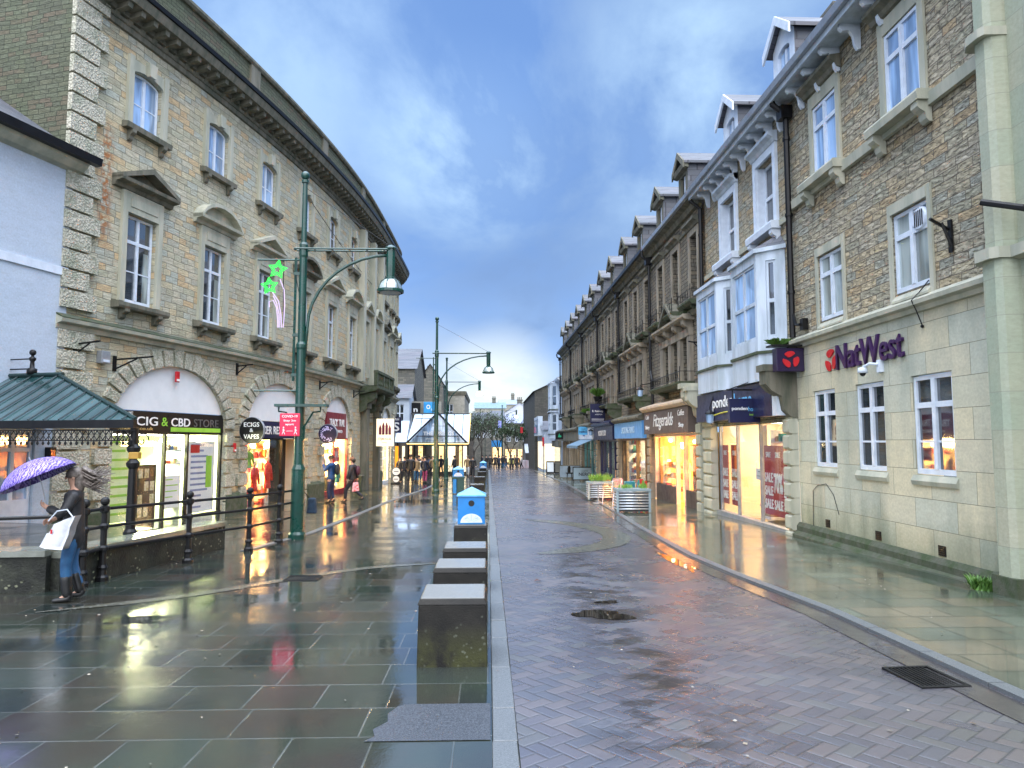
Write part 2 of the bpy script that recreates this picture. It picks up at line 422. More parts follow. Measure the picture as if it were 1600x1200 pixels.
def verm(name, c1, c2, s=26, st=1.0):
    m = bpy.data.materials.new(name); t = NT(m); uv = t.co('Object')
    v = t.new('ShaderNodeTexVoronoi', feature='SMOOTH_F1'); v.inputs['Scale'].default_value = s; t.l.new(t.vmap(uv, sc=(1,1,1)), v.inputs['Vector'])
    n = t.noise(uv, 3.1, 5, .6)
    f = t.mapr(v.outputs[0], .25, .6)
    col = t.mix(f, c1, c2); col = t.mix(t.mapr(n, .45, .65, 0, .5), col, (.16,.20,.13))
    t.bsdf(col, .8, 0, .3, t.bump(t.m('SUBTRACT', 1, f), st, .03)); MATS[name] = m
verm('verm', (.54,.51,.41), (.34,.32,.25), 22, .55)
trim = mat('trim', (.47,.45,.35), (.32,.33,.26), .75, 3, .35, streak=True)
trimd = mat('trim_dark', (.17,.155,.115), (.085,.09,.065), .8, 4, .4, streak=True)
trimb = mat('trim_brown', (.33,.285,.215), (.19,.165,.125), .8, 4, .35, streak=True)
mossy = mat('mossy_stone', (.075,.08,.055), (.038,.058,.022), .85, 5, .8, bscale=25)
def bollard_mat():
    m = bpy.data.materials.new('bollard'); t = NT(m); v = t.co()
    n = t.noise(v, 3.2, 5, .6); fine = t.noise(v, 60, 3)
    geo = t.new('ShaderNodeNewGeometry'); sp = t.new('ShaderNodeSeparateXYZ'); t.l.new(v, sp.inputs[0])
    col = t.mix(t.mapr(n, .35, .65), (.006,.0055,.0045), (.018,.016,.013))
    low = t.m('MULTIPLY', t.mapr(sp.outputs[2], .05, .38, 1, 0), t.mapr(n, .4, .55))
    col = t.mix(low, col, (.040,.042,.013))
    li = t.new('ShaderNodeTexVoronoi'); li.inputs['Scale'].default_value = 19; t.l.new(v, li.inputs['Vector'])
    col = t.mix(t.m('MULTIPLY', t.mapr(t.m('ADD', li.outputs[0], t.m('MULTIPLY', fine, .35)), .46, .34), t.mapr(t.noise(v, 2.6, 3), .5, .58, 0, .30)), col, (.22,.24,.19))
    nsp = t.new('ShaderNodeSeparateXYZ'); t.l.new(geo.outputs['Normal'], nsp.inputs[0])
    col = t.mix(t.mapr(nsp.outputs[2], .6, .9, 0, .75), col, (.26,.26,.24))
    t.bsdf(col, t.mapr(nsp.outputs[2], .6, .95, .6, .22), 0, .3, t.bump(t.m('ADD', fine, t.m('MULTIPLY', n, 1.5)), .35, .01)); MATS['bollard'] = m
bollard_mat()
white = mat('white_paint', (.66,.72,.80), (.56,.62,.70), .4, 5, .05)
offwh = mat('old_white_paint', (.56,.63,.72), (.36,.42,.47), .5, 3, .3, streak=True)
lun = mat('lunette_panel', (.74,.78,.80), (.68,.72,.74), .6, 2, .05)
black = mat('black_paint', (.005,.005,.006), (.008,.008,.009), .4, 6, .05, spec=.3)
iron = mat('cast_iron', (.005,.005,.006), (.009,.009,.009), .4, 15, .2, spec=.3)
green = mat('green_paint', (.003,.050,.036), (.003,.034,.024), .3, 6, .06, coat=.3)
copper = mat('canopy_bar', (.012,.035,.033), (.008,.022,.022), .4, 8, .1)
navy = mat('navy_paint', (.008,.010,.055), (.006,.008,.04), .35, 5, .05)
purple = mat('purple_letter', (.035,.006,.07), (.03,.005,.06), .4, 5, 0)
red = mat('red_paint', (.55,.012,.02), (.45,.01,.018), .4, 5, .03)
maroon = mat('maroon_paint', (.20,.008,.022), (.15,.006,.018), .35, 5, .05)
brown = mat('brown_fascia', (.10,.072,.062), (.085,.062,.052), .5, 5, .03)
bluef = mat('blue_fascia', (.10,.33,.72), (.09,.28,.62), .4, 4, .03)
binblue = mat('bin_blue', (.012,.20,.55), (.012,.17,.46), .35, 5, .04, coat=.2)
binlite = mat('bin_roof', (.14,.42,.70), (.10,.34,.62), .3, 5, .04, coat=.2)
grey = mat('grey_metal', (.35,.37,.40), (.28,.30,.33), .35, 6, .05, metal=.4)
galv = mat('corrugated', (.62,.66,.70), (.50,.54,.58), .3, 5, .05, metal=.5)
wood = mat('wood', (.24,.13,.06), (.17,.09,.04), .6, 9, .2)
cream = mat('cream_wall', (.80,.68,.48), (.74,.62,.42), .7, 2, .03)
greenlit = mat('pale_wall', (.82,.86,.60), (.78,.84,.62), .7, 2, .02)
gold = mat('gold_letter', (.60,.42,.15), None, .4, 5, 0)
wlet = mat('white_letter', (.85,.85,.83), (.80,.80,.80), .5, 5, 0)
lime = mat('lime', (.30,.62,.06), (.26,.55,.05), .5, 5, 0)
yellow = mat('yellow', (.75,.68,.06), None, .5, 5, 0)
skin = mat('skin', (.52,.30,.21), (.46,.26,.18), .5, 8, .05)
pane = pane_mat('pane_dark'); pane2 = pane_mat('pane_sky_tint', (.16,.24,.36), 1.0); pane3 = pane_mat('pane_curtain', (.16,.19,.19), .9)  # blue pane: sky reflection painted into its base colour
blind = mat('blind', (.62,.66,.68), (.52,.56,.60), .6, 3, .05, streak=True)
glass = glass_mat('shop_glass', (.97,.98,.98)); 
def canopy_glass():
    m = bpy.data.materials.new('canopy_glass'); t = NT(m)
    n = t.noise(t.co(), 1.6, 3)
    t.bsdf(t.mix(t.mapr(n, .4, .62), (.010,.038,.038), (.035,.085,.088)), .16, 0, .9, t.bump(t.noise(t.co(), 3, 2), .1, .01), .4); MATS['canopy_glass'] = m
canopy_glass()
rub = mat('dark_void', (.012,.011,.010), (.02,.018,.016), .8, 4, 0)
def lamp_emit(name, c, s):
    m = bpy.data.materials.new(name); t = NT(m); e = t.new('ShaderNodeEmission'); e.inputs[0].default_value = c+(1,); e.inputs[1].default_value = s
    t.l.new(e.outputs[0], t.out.inputs[0]); MATS[name] = m; return m
warm_em = lamp_emit('warm_lamp', (1,.62,.25), 14); white_em = lamp_emit('white_lamp', (1,.92,.75), 10)
green_em = lamp_emit('green_led', (.06,1,.12), 1.5); pink_em = lamp_emit('pink_led', (.80,.66,1), 1.0); yel_em = lamp_emit('yellow_tube', (1,.72,.25), 2.6)
lit_warm = lit_mat('lit_warm', (1,.62,.28), (.55,.26,.08), 1.2, 2.2)
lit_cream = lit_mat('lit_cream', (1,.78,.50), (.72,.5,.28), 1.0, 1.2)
# ------------------------------------------------------------------ ground materials
def wet(t, v, lo, hi, sc1=.35):
    return t.mapr(t.noise(v, sc1, 5, .6, .3), lo, hi)
def slab_mat(name, bw, bh, cols, r0, r1, rot=0, mort=(.10,.105,.095), ms=.007, bs=.35, dry=(.045,.046,.040), wetlo=.42, wethi=.6):
    m = bpy.data.materials.new(name); t = NT(m); v = t.co(); vr = t.vmap(v, rot=(0,0,rot))
    b = t.new('ShaderNodeTexBrick'); t.l.new(vr, b.inputs[0])
    b.inputs['Color1'].default_value = (0,0,0,1); b.inputs['Color2'].default_value = (1,1,1,1); b.inputs['Mortar'].default_value = (.5,.5,.5,1)
    b.inputs['Scale'].default_value = 1; b.inputs['Mortar Size'].default_value = ms; b.inputs['Mortar Smooth'].default_value = .2
    b.inputs['Brick Width'].default_value = bw; b.inputs['Row Height'].default_value = bh; b.offset = .41; b.squash = .62; b.squash_frequency = 2
    n = len(cols); col = t.ramp(b.outputs[0], [(i/n, c) for i, c in enumerate(cols)], 'CONSTANT')
    big = t.noise(v, .8, 5, .6); fine = t.noise(v, 90, 3, .6)
    col = t.mix(t.mapr(big, .42, .66, 0, .7), col, (.020,.036,.024))
    col = t.mix(t.mapr(fine, .35, .7, 0, .35), col, dry)
    col = t.mix(t.m('MULTIPLY', b.outputs[1], t.mapr(t.noise(v, 1.9, 3), .40, .6, .4, 1)), col, mort)
    wz = wet(t, t.vmap(v, loc=(2,5,0)), wetlo, wethi)
    rr = t.m('ADD', t.m('MULTIPLY', wz, r1-r0), t.m('ADD', r0, t.m('MULTIPLY', t.m('POWER', b.outputs[0], 3.0), .13)))
    h = t.m('ADD', t.m('MULTIPLY', b.outputs[1], -1.6), t.m('ADD', t.m('MULTIPLY', b.outputs[0], .25), t.m('MULTIPLY', t.noise(v, 3.5, 3), .55)))
    h = t.m('ADD', h, t.m('MULTIPLY', t.m('MULTIPLY', fine, wz), .30))
    pit = t.noise(v, 34, 4, .7); h = t.m('ADD', h, t.m('MULTIPLY', t.m('MULTIPLY', pit, t.mapr(wz, 0, 1, .15, 1)), .5))
    t.bsdf(col, rr, 0, 1.0, t.bump(h, bs, .006), ior=1.62); MATS[name] = m; return m
slab_l = slab_mat('wet_slabs', .85, .54, [(.018,.023,.020), (.032,.029,.022), (.012,.018,.018), (.026,.033,.028), (.024,.018,.015)], .03, .14, ms=.0075, bs=.36)
slab_r = slab_mat('wet_slabs_right', .8, .5, [(.10,.105,.07), (.15,.13,.085), (.075,.095,.07), (.12,.14,.10)], .02, .13, bs=.30, ms=.012, mort=(.012,.014,.010))
strip_m = mat('pale_granite', (.15,.16,.165), (.09,.10,.105), .34, 90, .3, bscale=120)
def paver_mat():
    m = bpy.data.materials.new('block_paving'); t = NT(m); v = t.co()
    c = .118
    vr = t.vmap(v, rot=(0,0,math.radians(52)), sc=(1/c,1/c,1))
    wob = t.noise(v, 3, 2)
    sp = t.new('ShaderNodeSeparateXYZ'); t.l.new(vr, sp.inputs[0])
    x = t.m('ADD', sp.outputs[0], 400); y = t.m('ADD', t.m('ADD', sp.outputs[1], 400), t.m('MULTIPLY', wob, .12))
    i = t.m('FLOOR', x); j = t.m('FLOOR', y); fx = t.m('FRACT', x); fy = t.m('FRACT', y)
    k = t.m('MODULO', t.m('ADD', t.m('SUBTRACT', i, j), 4000), 4)
    eq = lambda q: t.m('COMPARE', k, q, .1)
    ifx = t.m('SUBTRACT', 1, fx); ify = t.m('SUBTRACT', 1, fy)
    my = t.m('MINIMUM', fy, ify); mx = t.m('MINIMUM', fx, ifx)
    d0 = t.m('MINIMUM', fx, my); d1 = t.m('MINIMUM', ifx, my); d2 = t.m('MINIMUM', ify, mx); d3 = t.m('MINIMUM', fy, mx)
    d = t.m('ADD', t.m('ADD', t.m('MULTIPLY', eq(0), d0), t.m('MULTIPLY', eq(1), d1)), t.m('ADD', t.m('MULTIPLY', eq(2), d2), t.m('MULTIPLY', eq(3), d3)))
    bi = t.m('SUBTRACT', i, eq(1)); bj = t.m('SUBTRACT', j, eq(2))
    cb = t.new('ShaderNodeCombineXYZ'); t.l.new(bi, cb.inputs[0]); t.l.new(bj, cb.inputs[1])
    wn = t.new('ShaderNodeTexWhiteNoise', noise_dimensions='2D'); t.l.new(cb.outputs[0], wn.inputs['Vector'])
    rnd = wn.outputs[0]
    col = t.ramp(rnd, [(0, (.052,.045,.052)), (.25, (.072,.058,.060)), (.5, (.048,.045,.052)), (.7, (.085,.064,.058)), (.88, (.062,.056,.046))], 'CONSTANT')
    big = t.noise(v, .55, 5, .6, .4); fine = t.noise(v, 120, 3, .7)
    col = t.mix(t.mapr(fine, .3, .75, 0, .5), col, (.12,.118,.135))
    mort = t.mapr(d, .02, .075, 1, 0)
    # damp dark patches, and one band of standing water along the wheel line
    sx = t.new('ShaderNodeSeparateXYZ'); t.l.new(v, sx.inputs[0])
    band = t.mapr(t.m('ABSOLUTE', t.m('SUBTRACT', sx.outputs[0], t.m('ADD', 1.15, t.m('MULTIPLY', sx.outputs[1], .03)))), .15, .75, 1, 0)
    near = t.mapr(sx.outputs[1], 12, 15, 1, 0)
    pud = t.m('MULTIPLY', t.m('MULTIPLY', band, near), t.mapr(t.noise(t.vmap(v, sc=(1, 1.5, 1)), 1.6, 5, .65), .48, .58))
    col = t.mix(t.m('MULTIPLY', mort, .85), col, (.02,.02,.022))
    col = t.mix(t.m('MULTIPLY', pud, .6), col, (.03,.026,.022))
    rr = t.m('ADD', t.mapr(big, .38, .62, .20, .34), t.m('MULTIPLY', rnd, .08))
    rr = t.m('MULTIPLY', rr, t.mapr(pud, 0, 1, 1, .35)); rr = t.m('MULTIPLY', rr, t.mapr(sx.outputs[1], 9, 35, 1, .72))
    h = t.m('SUBTRACT', t.m('ADD', t.m('MULTIPLY', t.mapr(d, .0, .14), .9), t.m('ADD', t.m('MULTIPLY', rnd, .45), t.m('MULTIPLY', fine, .35))), 0)
    h = t.m('MULTIPLY', t.m('MULTIPLY', h, t.mapr(pud, 0, 1, 1, .25)), t.mapr(sx.outputs[1], 9, 30, 1, .22))
    t.bsdf(col, rr, 0, 1.0, t.bump(h, .5, .007), ior=1.9); MATS['paver'] = m
paver_mat()
def sett_mat():
    m = bpy.data.materials.new('setts'); t = NT(m); uv = t.co('UV')
    b = t.new('ShaderNodeTexBrick'); t.l.new(uv, b.inputs[0]); b.inputs['Color1'].default_value = (.045,.045,.035,1); b.inputs['Color2'].default_value = (.10,.095,.065,1); b.inputs['Mortar'].default_value = (.14,.14,.12,1)
    b.inputs['Scale'].default_value = 1; b.inputs['Mortar Size'].default_value = .012; b.inputs['Brick Width'].default_value = .16; b.inputs['Row Height'].default_value = .11
    t.bsdf(b.outputs[0], .25, 0, .7, t.bump(t.m('SUBTRACT', 1, b.outputs[1]), .5, .01)); MATS['sett'] = m
sett_mat()
# ------------------------------------------------------------------ ground sheets
def sheet(name, rows, m, dz, kind='structure'):
    """rows: list of (y, x0, x1)"""
    mb = MB()
    for i in range(len(rows)-1):
        y0, a0, b0 = rows[i]; y1, a1, b1 = rows[i+1]
        mb.quad([(a0,y0,gz(y0)+dz), (b0,y0,gz(y0)+dz), (b1,y1,gz(y1)+dz), (a1,y1,gz(y1)+dz)])
    o = mb.build(name, m); o['kind'] = kind; return o
ygrid = [-30, 0, 30, 60, 90, 130]
mb = MB()
for a, b in zip([-60]+ygrid[1:-1]+[130, 1500], ygrid[1:]+[1500]): 
    if b > a: mb.quad([(-900,a,gz(a)-.02), (900,a,gz(a)-.02), (900,b,gz(b)-.02), (-900,b,gz(b)-.02)])
g = mb.build('ground', mat('far_ground', (.07,.08,.07), (.05,.06,.05), .7, .5, .2)); g['kind'] = 'structure'
KR = [(-30, 4.25), (0, 4.15), (5.3, 3.98), (8.3, 3.97), (11, 3.72), (13, 3.62), (18, 3.75), (24.3, 4.07), (34, 4.42), (45.6, 4.8), (73, 5.05), (80, 5.1)]
def kx(y):
    for (a, xa), (b, xb) in zip(KR, KR[1:]):
        if y <= b: return xa+(xb-xa)*(y-a)/(b-a)
    return KR[-1][1]
sheet('left_pavement', [(y, -26, .03) for y in (-30, 0, 20, 40, 60, 85)], slab_l, .004)
sheet('carriageway', [(y, .2, kx(y)+.02) for y, _ in KR], MATS['paver'], .004)
sheet('far_street', [(85, -30, .03), (130, -30, .03)], MATS['paver'], .004)
sheet('far_street', [(80, .03, 14), (130, .03, 14)], MATS['paver'], .004)
sheet('right_pavement', [(y, kx(y)+.13, 9.5) for y, _ in KR], slab_r, .034)
# pale granite edging beside the blocks and along both pavements
mb = MB()
y = -5.0
while y < 85:
    L_ = random.choice((.6,.75,.9,1.0)); jx = random.uniform(-.004,.004); jz = random.uniform(-.003,.004); z0_, z1_ = gz(y), gz(y+L_)
    mb.hexa([Vector(q) for q in ((.035+jx,y+.006,z0_-.03), (.195+jx,y+.006,z0_-.03), (.195+jx,y+L_-.006,z1_-.03), (.035+jx,y+L_-.006,z1_-.03), (.035+jx,y+.006,z0_+.012+jz), (.195+jx,y+.006,z0_+.012+jz), (.195+jx,y+L_-.006,z1_+.012+jz), (.035+jx,y+L_-.006,z1_+.012+jz))]); y += L_
o = mb.build('kerb_strip', strip_m, bevel=.006); o['kind'] = 'structure'
mb = MB(); y = -6.0
while y < 79:
    y1 = min(y+.9, 80); a, b = kx(y), kx(y1)
    mb.hexa([(a,y+.006,gz(y)-.05), (a+.14,y+.006,gz(y)-.05), (b+.14,y1-.006,gz(y1)-.05), (b,y1-.006,gz(y1)-.05),
             (a,y+.006,gz(y)+.040), (a+.14,y+.006,gz(y)+.040), (b+.14,y1-.006,gz(y1)+.040), (b,y1-.006,gz(y1)+.040)]); y += .9
o = mb.build('kerb_right', strip_m); o['kind'] = 'structure'
gut = mat('gutter_block', (.055,.05,.05), (.04,.036,.036), .14, 3, .35, spec=.8, bscale=7)
sheet('gutter', [(y, kx(y)-.32, kx(y)-.02) for y, _ in KR], gut, .010)
KL = [(14.0, -4.75), (16.9, -4.25), (22, -4.08), (27.9, -3.98), (33, -3.72), (37.8, -3.42), (44, -3.35), (52, -3.6), (57, -4.2)]
mb = MB()
for (y0, x0), (y1, x1) in zip(KL, KL[1:]):
    n = max(1, int((y1-y0)/.9))
    for i in range(n):
        ya, yb = y0+(y1-y0)*i/n, y0+(y1-y0)*(i+1)/n; xa, xb = x0+(x1-x0)*i/n, x0+(x1-x0)*(i+1)/n
        mb.hexa([(xa,ya,gz(ya)-.03), (xa+.16,ya,gz(ya)-.03), (xb+.16,yb-.01,gz(yb)-.03), (xb,yb-.01,gz(yb)-.03), (xa,ya,gz(ya)+.022), (xa+.16,ya,gz(ya)+.022), (xb+.16,yb-.01,gz(yb)+.022), (xb,yb-.01,gz(yb)+.022)])
o = mb.build('kerb_left', strip_m); o['kind'] = 'structure'
def ribbon(name, pts, wd, m, dz):
    P_ = []
    for i in range(len(pts)-1):
        p0, p1, p2, p3 = [Vector(pts[max(0, min(len(pts)-1, k))]) for k in (i-1, i, i+1, i+2)]
        for q in range(8):
            u = q/8; P_.append(.5*((2*p1)+(p2-p0)*u+(2*p0-5*p1+4*p2-p3)*u*u+(3*p1-p0-3*p2+p3)*u**3))
    P_.append(Vector(pts[-1])); mb = MB(); acc = 0; prev = None
    for i, p in enumerate(P_):
        d = (P_[min(i+1, len(P_)-1)]-P_[max(i-1, 0)]).normalized(); n = Vector((d.y, -d.x))
        if i: acc += (p-P_[i-1]).length
        ww = wd*min(1, (i+1)/6, (len(P_)-i)/6)
        a, b = p-n*ww/2, p+n*ww/2
        cur = [mb.vert((a.x, a.y, gz(a.y)+dz), (acc, -ww/2)), mb.vert((b.x, b.y, gz(b.y)+dz), (acc, ww/2))]
        if prev: mb.face((prev[0], prev[1], cur[1], cur[0]))
        prev = cur
    o = mb.build(name, m); o['kind'] = 'structure'; return o
ribbon('sett_path', [(1.1,20.4), (2.0,19.4), (2.65,18.0), (2.9,16.4), (2.6,15.0), (1.95,14.1), (.95,13.4)], .62, MATS['sett'], .009)
ribbon('sett_path', [(-5.3,8.7), (-4.0,9.6), (-2.9,10.9), (-1.9,11.9), (-.85,12.3)], .22, MATS['sett'], .009)
pmat = bpy.data.materials.new('puddle_water'); tt = NT(pmat)
tt.bsdf((.014,.012,.010), .015, 0, .9, tt.bump(tt.noise(tt.co(), 5, 2), .04, .004)); MATS['puddle'] = pmat
def puddle(cx, cy, rx, ry, seed):
    rnd = random.Random(seed); mb = MB(); n = 40
    ph = [rnd.uniform(0, 6.3) for _ in range(4)]
    pts = []
    for i in range(n):
        a = 2*PI*i/n; r = 1+.22*math.sin(2*a+ph[0])+.14*math.sin(3*a+ph[1])+.1*math.sin(5*a+ph[2])+.06*math.sin(9*a+ph[3])
        pts.append((cx+rx*r*math.cos(a), cy+ry*r*math.sin(a)))
    mb.face([mb.vert((x, y, gz(y)+.0085)) for x, y in pts]); o = mb.build('puddle', pmat); o['kind'] = 'structure'
for a in ((1.32, 8.35, .30, .24, 12), (1.5, 9.05, .12, .10, 21), (3.25, 12.4, .10, 1.2, 7)): puddle(*a)
# darker smooth wear square of wet asphalt by the first bollard
sheet('asphalt_patch', [(4.78, -.80, .02), (4.86, -.74, .02), (4.98, -.77, .02), (5.12, -.69, .02), (5.27, -.71, .02), (5.42, -.655, .02), (5.46, -.60, .02)], mat('asphalt_patch', (.085,.095,.11), (.022,.026,.032), .35, 80, .6, bscale=110), .009)
# drain grates
def grate(cx, cy, w_, l_, rz, label):
    r = empty('drain_grate', (cx, cy, gz(cy)+.008), label, 'drain grate', rz=rz)
    mb = MB(); M = Matrix.Translation(r.location)
    mb.box((-w_/2,-l_/2,-.01), (w_/2,-l_/2+.03,.012), M); mb.box((-w_/2,l_/2-.03,-.01), (w_/2,l_/2,.012), M)
    mb.box((-w_/2,-l_/2+.03,-.01), (-w_/2+.03,l_/2-.03,.012), M); mb.box((w_/2-.03,-l_/2+.03,-.01), (w_/2,l_/2-.03,.012), M)
    mb.build('frame', iron, r); mb = MB(); k = -w_/2+.05
    while k < w_/2-.05: mb.box((k,-l_/2+.03,-.008), (k+.014,l_/2-.03,.009), M); k += .036
    mb.build('bars', iron, r)
    mb = MB(); mb.box((-w_/2+.03,-l_/2+.03,-.0085), (w_/2-.03,l_/2-.03,-.001), M); mb.build('pit', rub, r)
grate(3.62, 5.95, .42, .52, math.radians(4), 'dark slotted gully grate beside the right hand kerb in the foreground')
grate(-2.75, 10.9, .50, .40, 0, 'slotted drain grate in the wet slabs in front of the near lamp post')
# ------------------------------------------------------------------ shared building pieces
def jit(x, a): return x+random.uniform(-a, a)
def window(fr, par, s0, s1, z0, z1, o=-.2, bars=('v.5',), hbars=(), fwid=.07, m=None, pm=None, rise=0, name='window', label=None, curtain=False):
    """white frame mesh (part) with one pane mesh (sub-part) behind its bars"""
    m = m or white; pm = pm or pane; mb = MB(); d = .06
    fbox(mb, fr, s0, s0+fwid, z0, z1+(0 if not rise else 0), o, o+d); fbox(mb, fr, s1-fwid, s1, z0, z1, o, o+d)
    fbox(mb, fr, s0+fwid, s1-fwid, z0, z0+fwid*1.3, o, o+d)
    if rise:
        n = 10; c = (s0+s1)/2; h = (s1-s0)/2
        E_ = lambda k, q=0: (c-(h-q)*math.cos(PI*k/n), z1+(rise-q)*math.sin(PI*k/n))
        for k in range(n): fpoly(mb, fr, [E_(k), E_(k+1), E_(k+1, fwid), E_(k, fwid)], o, o+d)
    else: fbox(mb, fr, s0+fwid, s1-fwid, z1-fwid, z1, o, o+d)
    W, H = s1-s0, z1-z0
    for v in bars:
        c = s0+W*v if not isinstance(v, str) else s0+W*float(v[1:]); b = .045 if isinstance(v, str) else .02
        fbox(mb, fr, c-b, c+b, z0+fwid*1.3, z1-fwid+rise*.9, o, o+d+(.012 if isinstance(v, str) else -.015))
    for hh in hbars:
        th = .045
        if hh < 0: hh = -hh; th = .017
        c = z0+H*hh; fbox(mb, fr, s0+fwid, s1-fwid, c-th, c+th, o, o+d+(.004 if th > .02 else -.018))
    w_ = mb.build(name, m, par)
    if label: w_['label'] = label
    mb = MB()
    if rise:
        n = 10; pts = [(s0+.01, z0+.01), (s1-.01, z0+.01)]+[((s0+s1)/2+(W/2-.01)*math.cos(PI*k/n), z1+(rise-.01)*math.sin(PI*k/n)) for k in range(n+1)]
        fpoly(mb, fr, pts, o+.015, o+.03)
    else: fbox(mb, fr, s0+.01, s1-.01, z0+.01, z1-.01, o+.012, o+.026)
    mb.build('pane', pm, w_)
    if curtain:
        mb = MB(); fbox(mb, fr, s0+W*.74, s1-.09, z0+.1, z0+(z1-z0)*.62, o+.027, o+.031); mb.build('blind', MATS['pane_curtain'], w_)
    return w_
def bracket(mb, fr, s, z, w_, h, d):
    """scrolled console under a sill"""
    pts = [(0, z), (d, z), (d, z-h*.28), (d*.82, z-h*.42), (d*.5, z-h*.55), (d*.42, z-h*.85), (d*.2, z-h), (0, z-h)]
    fprof(mb, fr, s-w_/2, s+w_/2, pts)
def archring(mb, fr, o, ring, n, out, gap=.018, rz=None):
    c = (o['s0']+o['s1'])/2; h = (o['s1']-o['s0'])/2; r = o['rise']; z = o['z1']
    for k in range(n):
        a0 = PI*k/n+gap/2; a1 = PI*(k+1)/n-gap/2
        e = lambda a, q: (c-(h+q)*math.cos(a), z+(r+q)*math.sin(a))
        q = ring*(1.0 if k % 2 else .86)
        am = (a0+a1)/2
        fpoly(mb, fr, [e(a0,0), e(am,0), e(a1,0), e(a1,q), e(am,q), e(a0,q)], 0, out)
def room(fr, s0, s1, z0, z1, depth, wall, floor=None, light=None, energy=60, name='shop_interior', par=None, o=-.20, emit=None):
    mb = MB()
    mb.quad([fr.pt(s0,z0,o-depth), fr.pt(s1,z0,o-depth), fr.pt(s1,z1,o-depth), fr.pt(s0,z1,o-depth)])
    mb.quad([fr.pt(s0,z0,o), fr.pt(s0,z0,o-depth), fr.pt(s0,z1,o-depth), fr.pt(s0,z1,o)])
    mb.quad([fr.pt(s1,z0,o), fr.pt(s1,z0,o-depth), fr.pt(s1,z1,o-depth), fr.pt(s1,z1,o)])
    mb.quad([fr.pt(s0,z1,o), fr.pt(s1,z1,o), fr.pt(s1,z1,o-depth), fr.pt(s0,z1,o-depth)])
    mb.cur = 1
    mb.quad([fr.pt(s0,z0,o), fr.pt(s1,z0,o), fr.pt(s1,z0,o-depth), fr.pt(s0,z0,o-depth)])
    mb.build(name, [wall, floor or wood], par)
    if light:
        L = bpy.data.lights.new('shop_light', 'AREA'); L.energy = energy; L.color = light; L.shape = 'RECTANGLE'; L.size = (s1-s0)*.7; L.size_y = depth*.5
        ob = bpy.data.objects.new('shop_light', L); COL.objects.link(ob)
        p = fr.pt((s0+s1)/2, z1-.12, o-depth*.42); ob.location = p
        d, n = fr.dirs((s0+s1)/2)
        zz = (Vector((0,0,1))-n*.45).normalized(); xx = d; yy = zz.cross(xx)
        Mx = Matrix((xx, yy, zz)).transposed().to_4x4(); Mx.translation = p; ob.matrix_world = Mx
        mb = MB()
        n_ = max(1, int((s1-s0)/1.1))
        for k in range(n_):
            q = s0+(s1-s0)*(k+.5)/n_
            fbox(mb, fr, q-.16, q+.16, z1-.06, z1-.02, o-depth*.55, o-depth*.3)
        mb.build('ceiling_lamp', emit or white_em, par)
PAL = [mat('goods_%s' % n, c, None, .5, 9, .05) for n, c in dict(red=(.62,.04,.03), orange=(.75,.25,.04), teal=(.05,.35,.33), white=(.8,.8,.78), dark=(.03,.03,.04), pink=(.7,.25,.35), green=(.2,.45,.08), tan=(.5,.33,.18), blue=(.08,.2,.5)).items()]
PN = ['red','orange','teal','white','dark','pink','green','tan','blue']
def goods(fr, s0, s1, zs, o0, o1, dens=9, cols=range(9), hmax=.3, par=None, name='display_shelf', shelfm=None):
    mb = MB(); mb2 = MB()
    for z in zs:
        fbox(mb, fr, s0, s1, z-.03, z, o0, o1); x = s0+.03
        while x < s1-.08:
            w_ = random.uniform(.06, .2); h = random.uniform(.08, hmax)
            mb2.cur = random.choice(list(cols)); fbox(mb2, fr, x, min(x+w_, s1), z+.001, z+h, o0+.02, o1-.03-random.uniform(0,.1)); x += w_+random.uniform(.01, .08)
    for s in (s0, s1): fbox(mb, fr, s-.02, s+.02, zs[0]-.3, zs[-1]+hmax, o0, o1)
    sh = mb.build(name, shelfm or white, par); mb2.build('goods', PAL, sh); return sh
def sign_board(name, label, fr, s0, s1, z0, z1, o0, o1, m, cat='sign', rim=None):
    e = empty(name, fr.pt((s0+s1)/2, z0, o1), label, cat)
    mb = MB(); fbox(mb, fr, s0, s1, z0, z1, o0, o1); mb.build('board', m, e, bevel=.008)
    if rim:
        mb = MB()
        for a in ((s0-.03,s1+.03,z0-.04,z0),(s0-.03,s1+.03,z1,z1+.04)): fbox(mb, fr, *a, o0, o1+.02)
        mb.build('rim', rim, e)
    return e
def ftext(par, body, fr, s, z, o, w_, h, m, flip=1, ext=.012, bold=0, shear=0, name='lettering'):
    d, n = fr.dirs(s)
    return text(name, body, fr.pt(s, z, o), d*flip, (0,0,1), w_, h, m, par, ext, None, bold, shear)
def poster(label, fr, s0, s1, z0, z1, o, m, lines=6, lm=None, cat='poster', strip=None):
    e = empty('poster', fr.pt((s0+s1)/2, z0, o), label, cat); mb = MB(); fbox(mb, fr, s0, s1, z0, z1, o, o+.008); mb.build('sheet', m, e)
    if lines:
        mb = MB(); rnd = random.Random(int(s0*100)); H = z1-z0; W = s1-s0
        for k in range(lines):
            z = z1-H*(k+.8)/(lines+.6); a = s0+W*.1; b = a+W*rnd.uniform(.4, .8); fbox(mb, fr, a, b, z, z+H*.025+.008, o+.009, o+.013)
        mb.build('print', lm or navy, e)
    return e
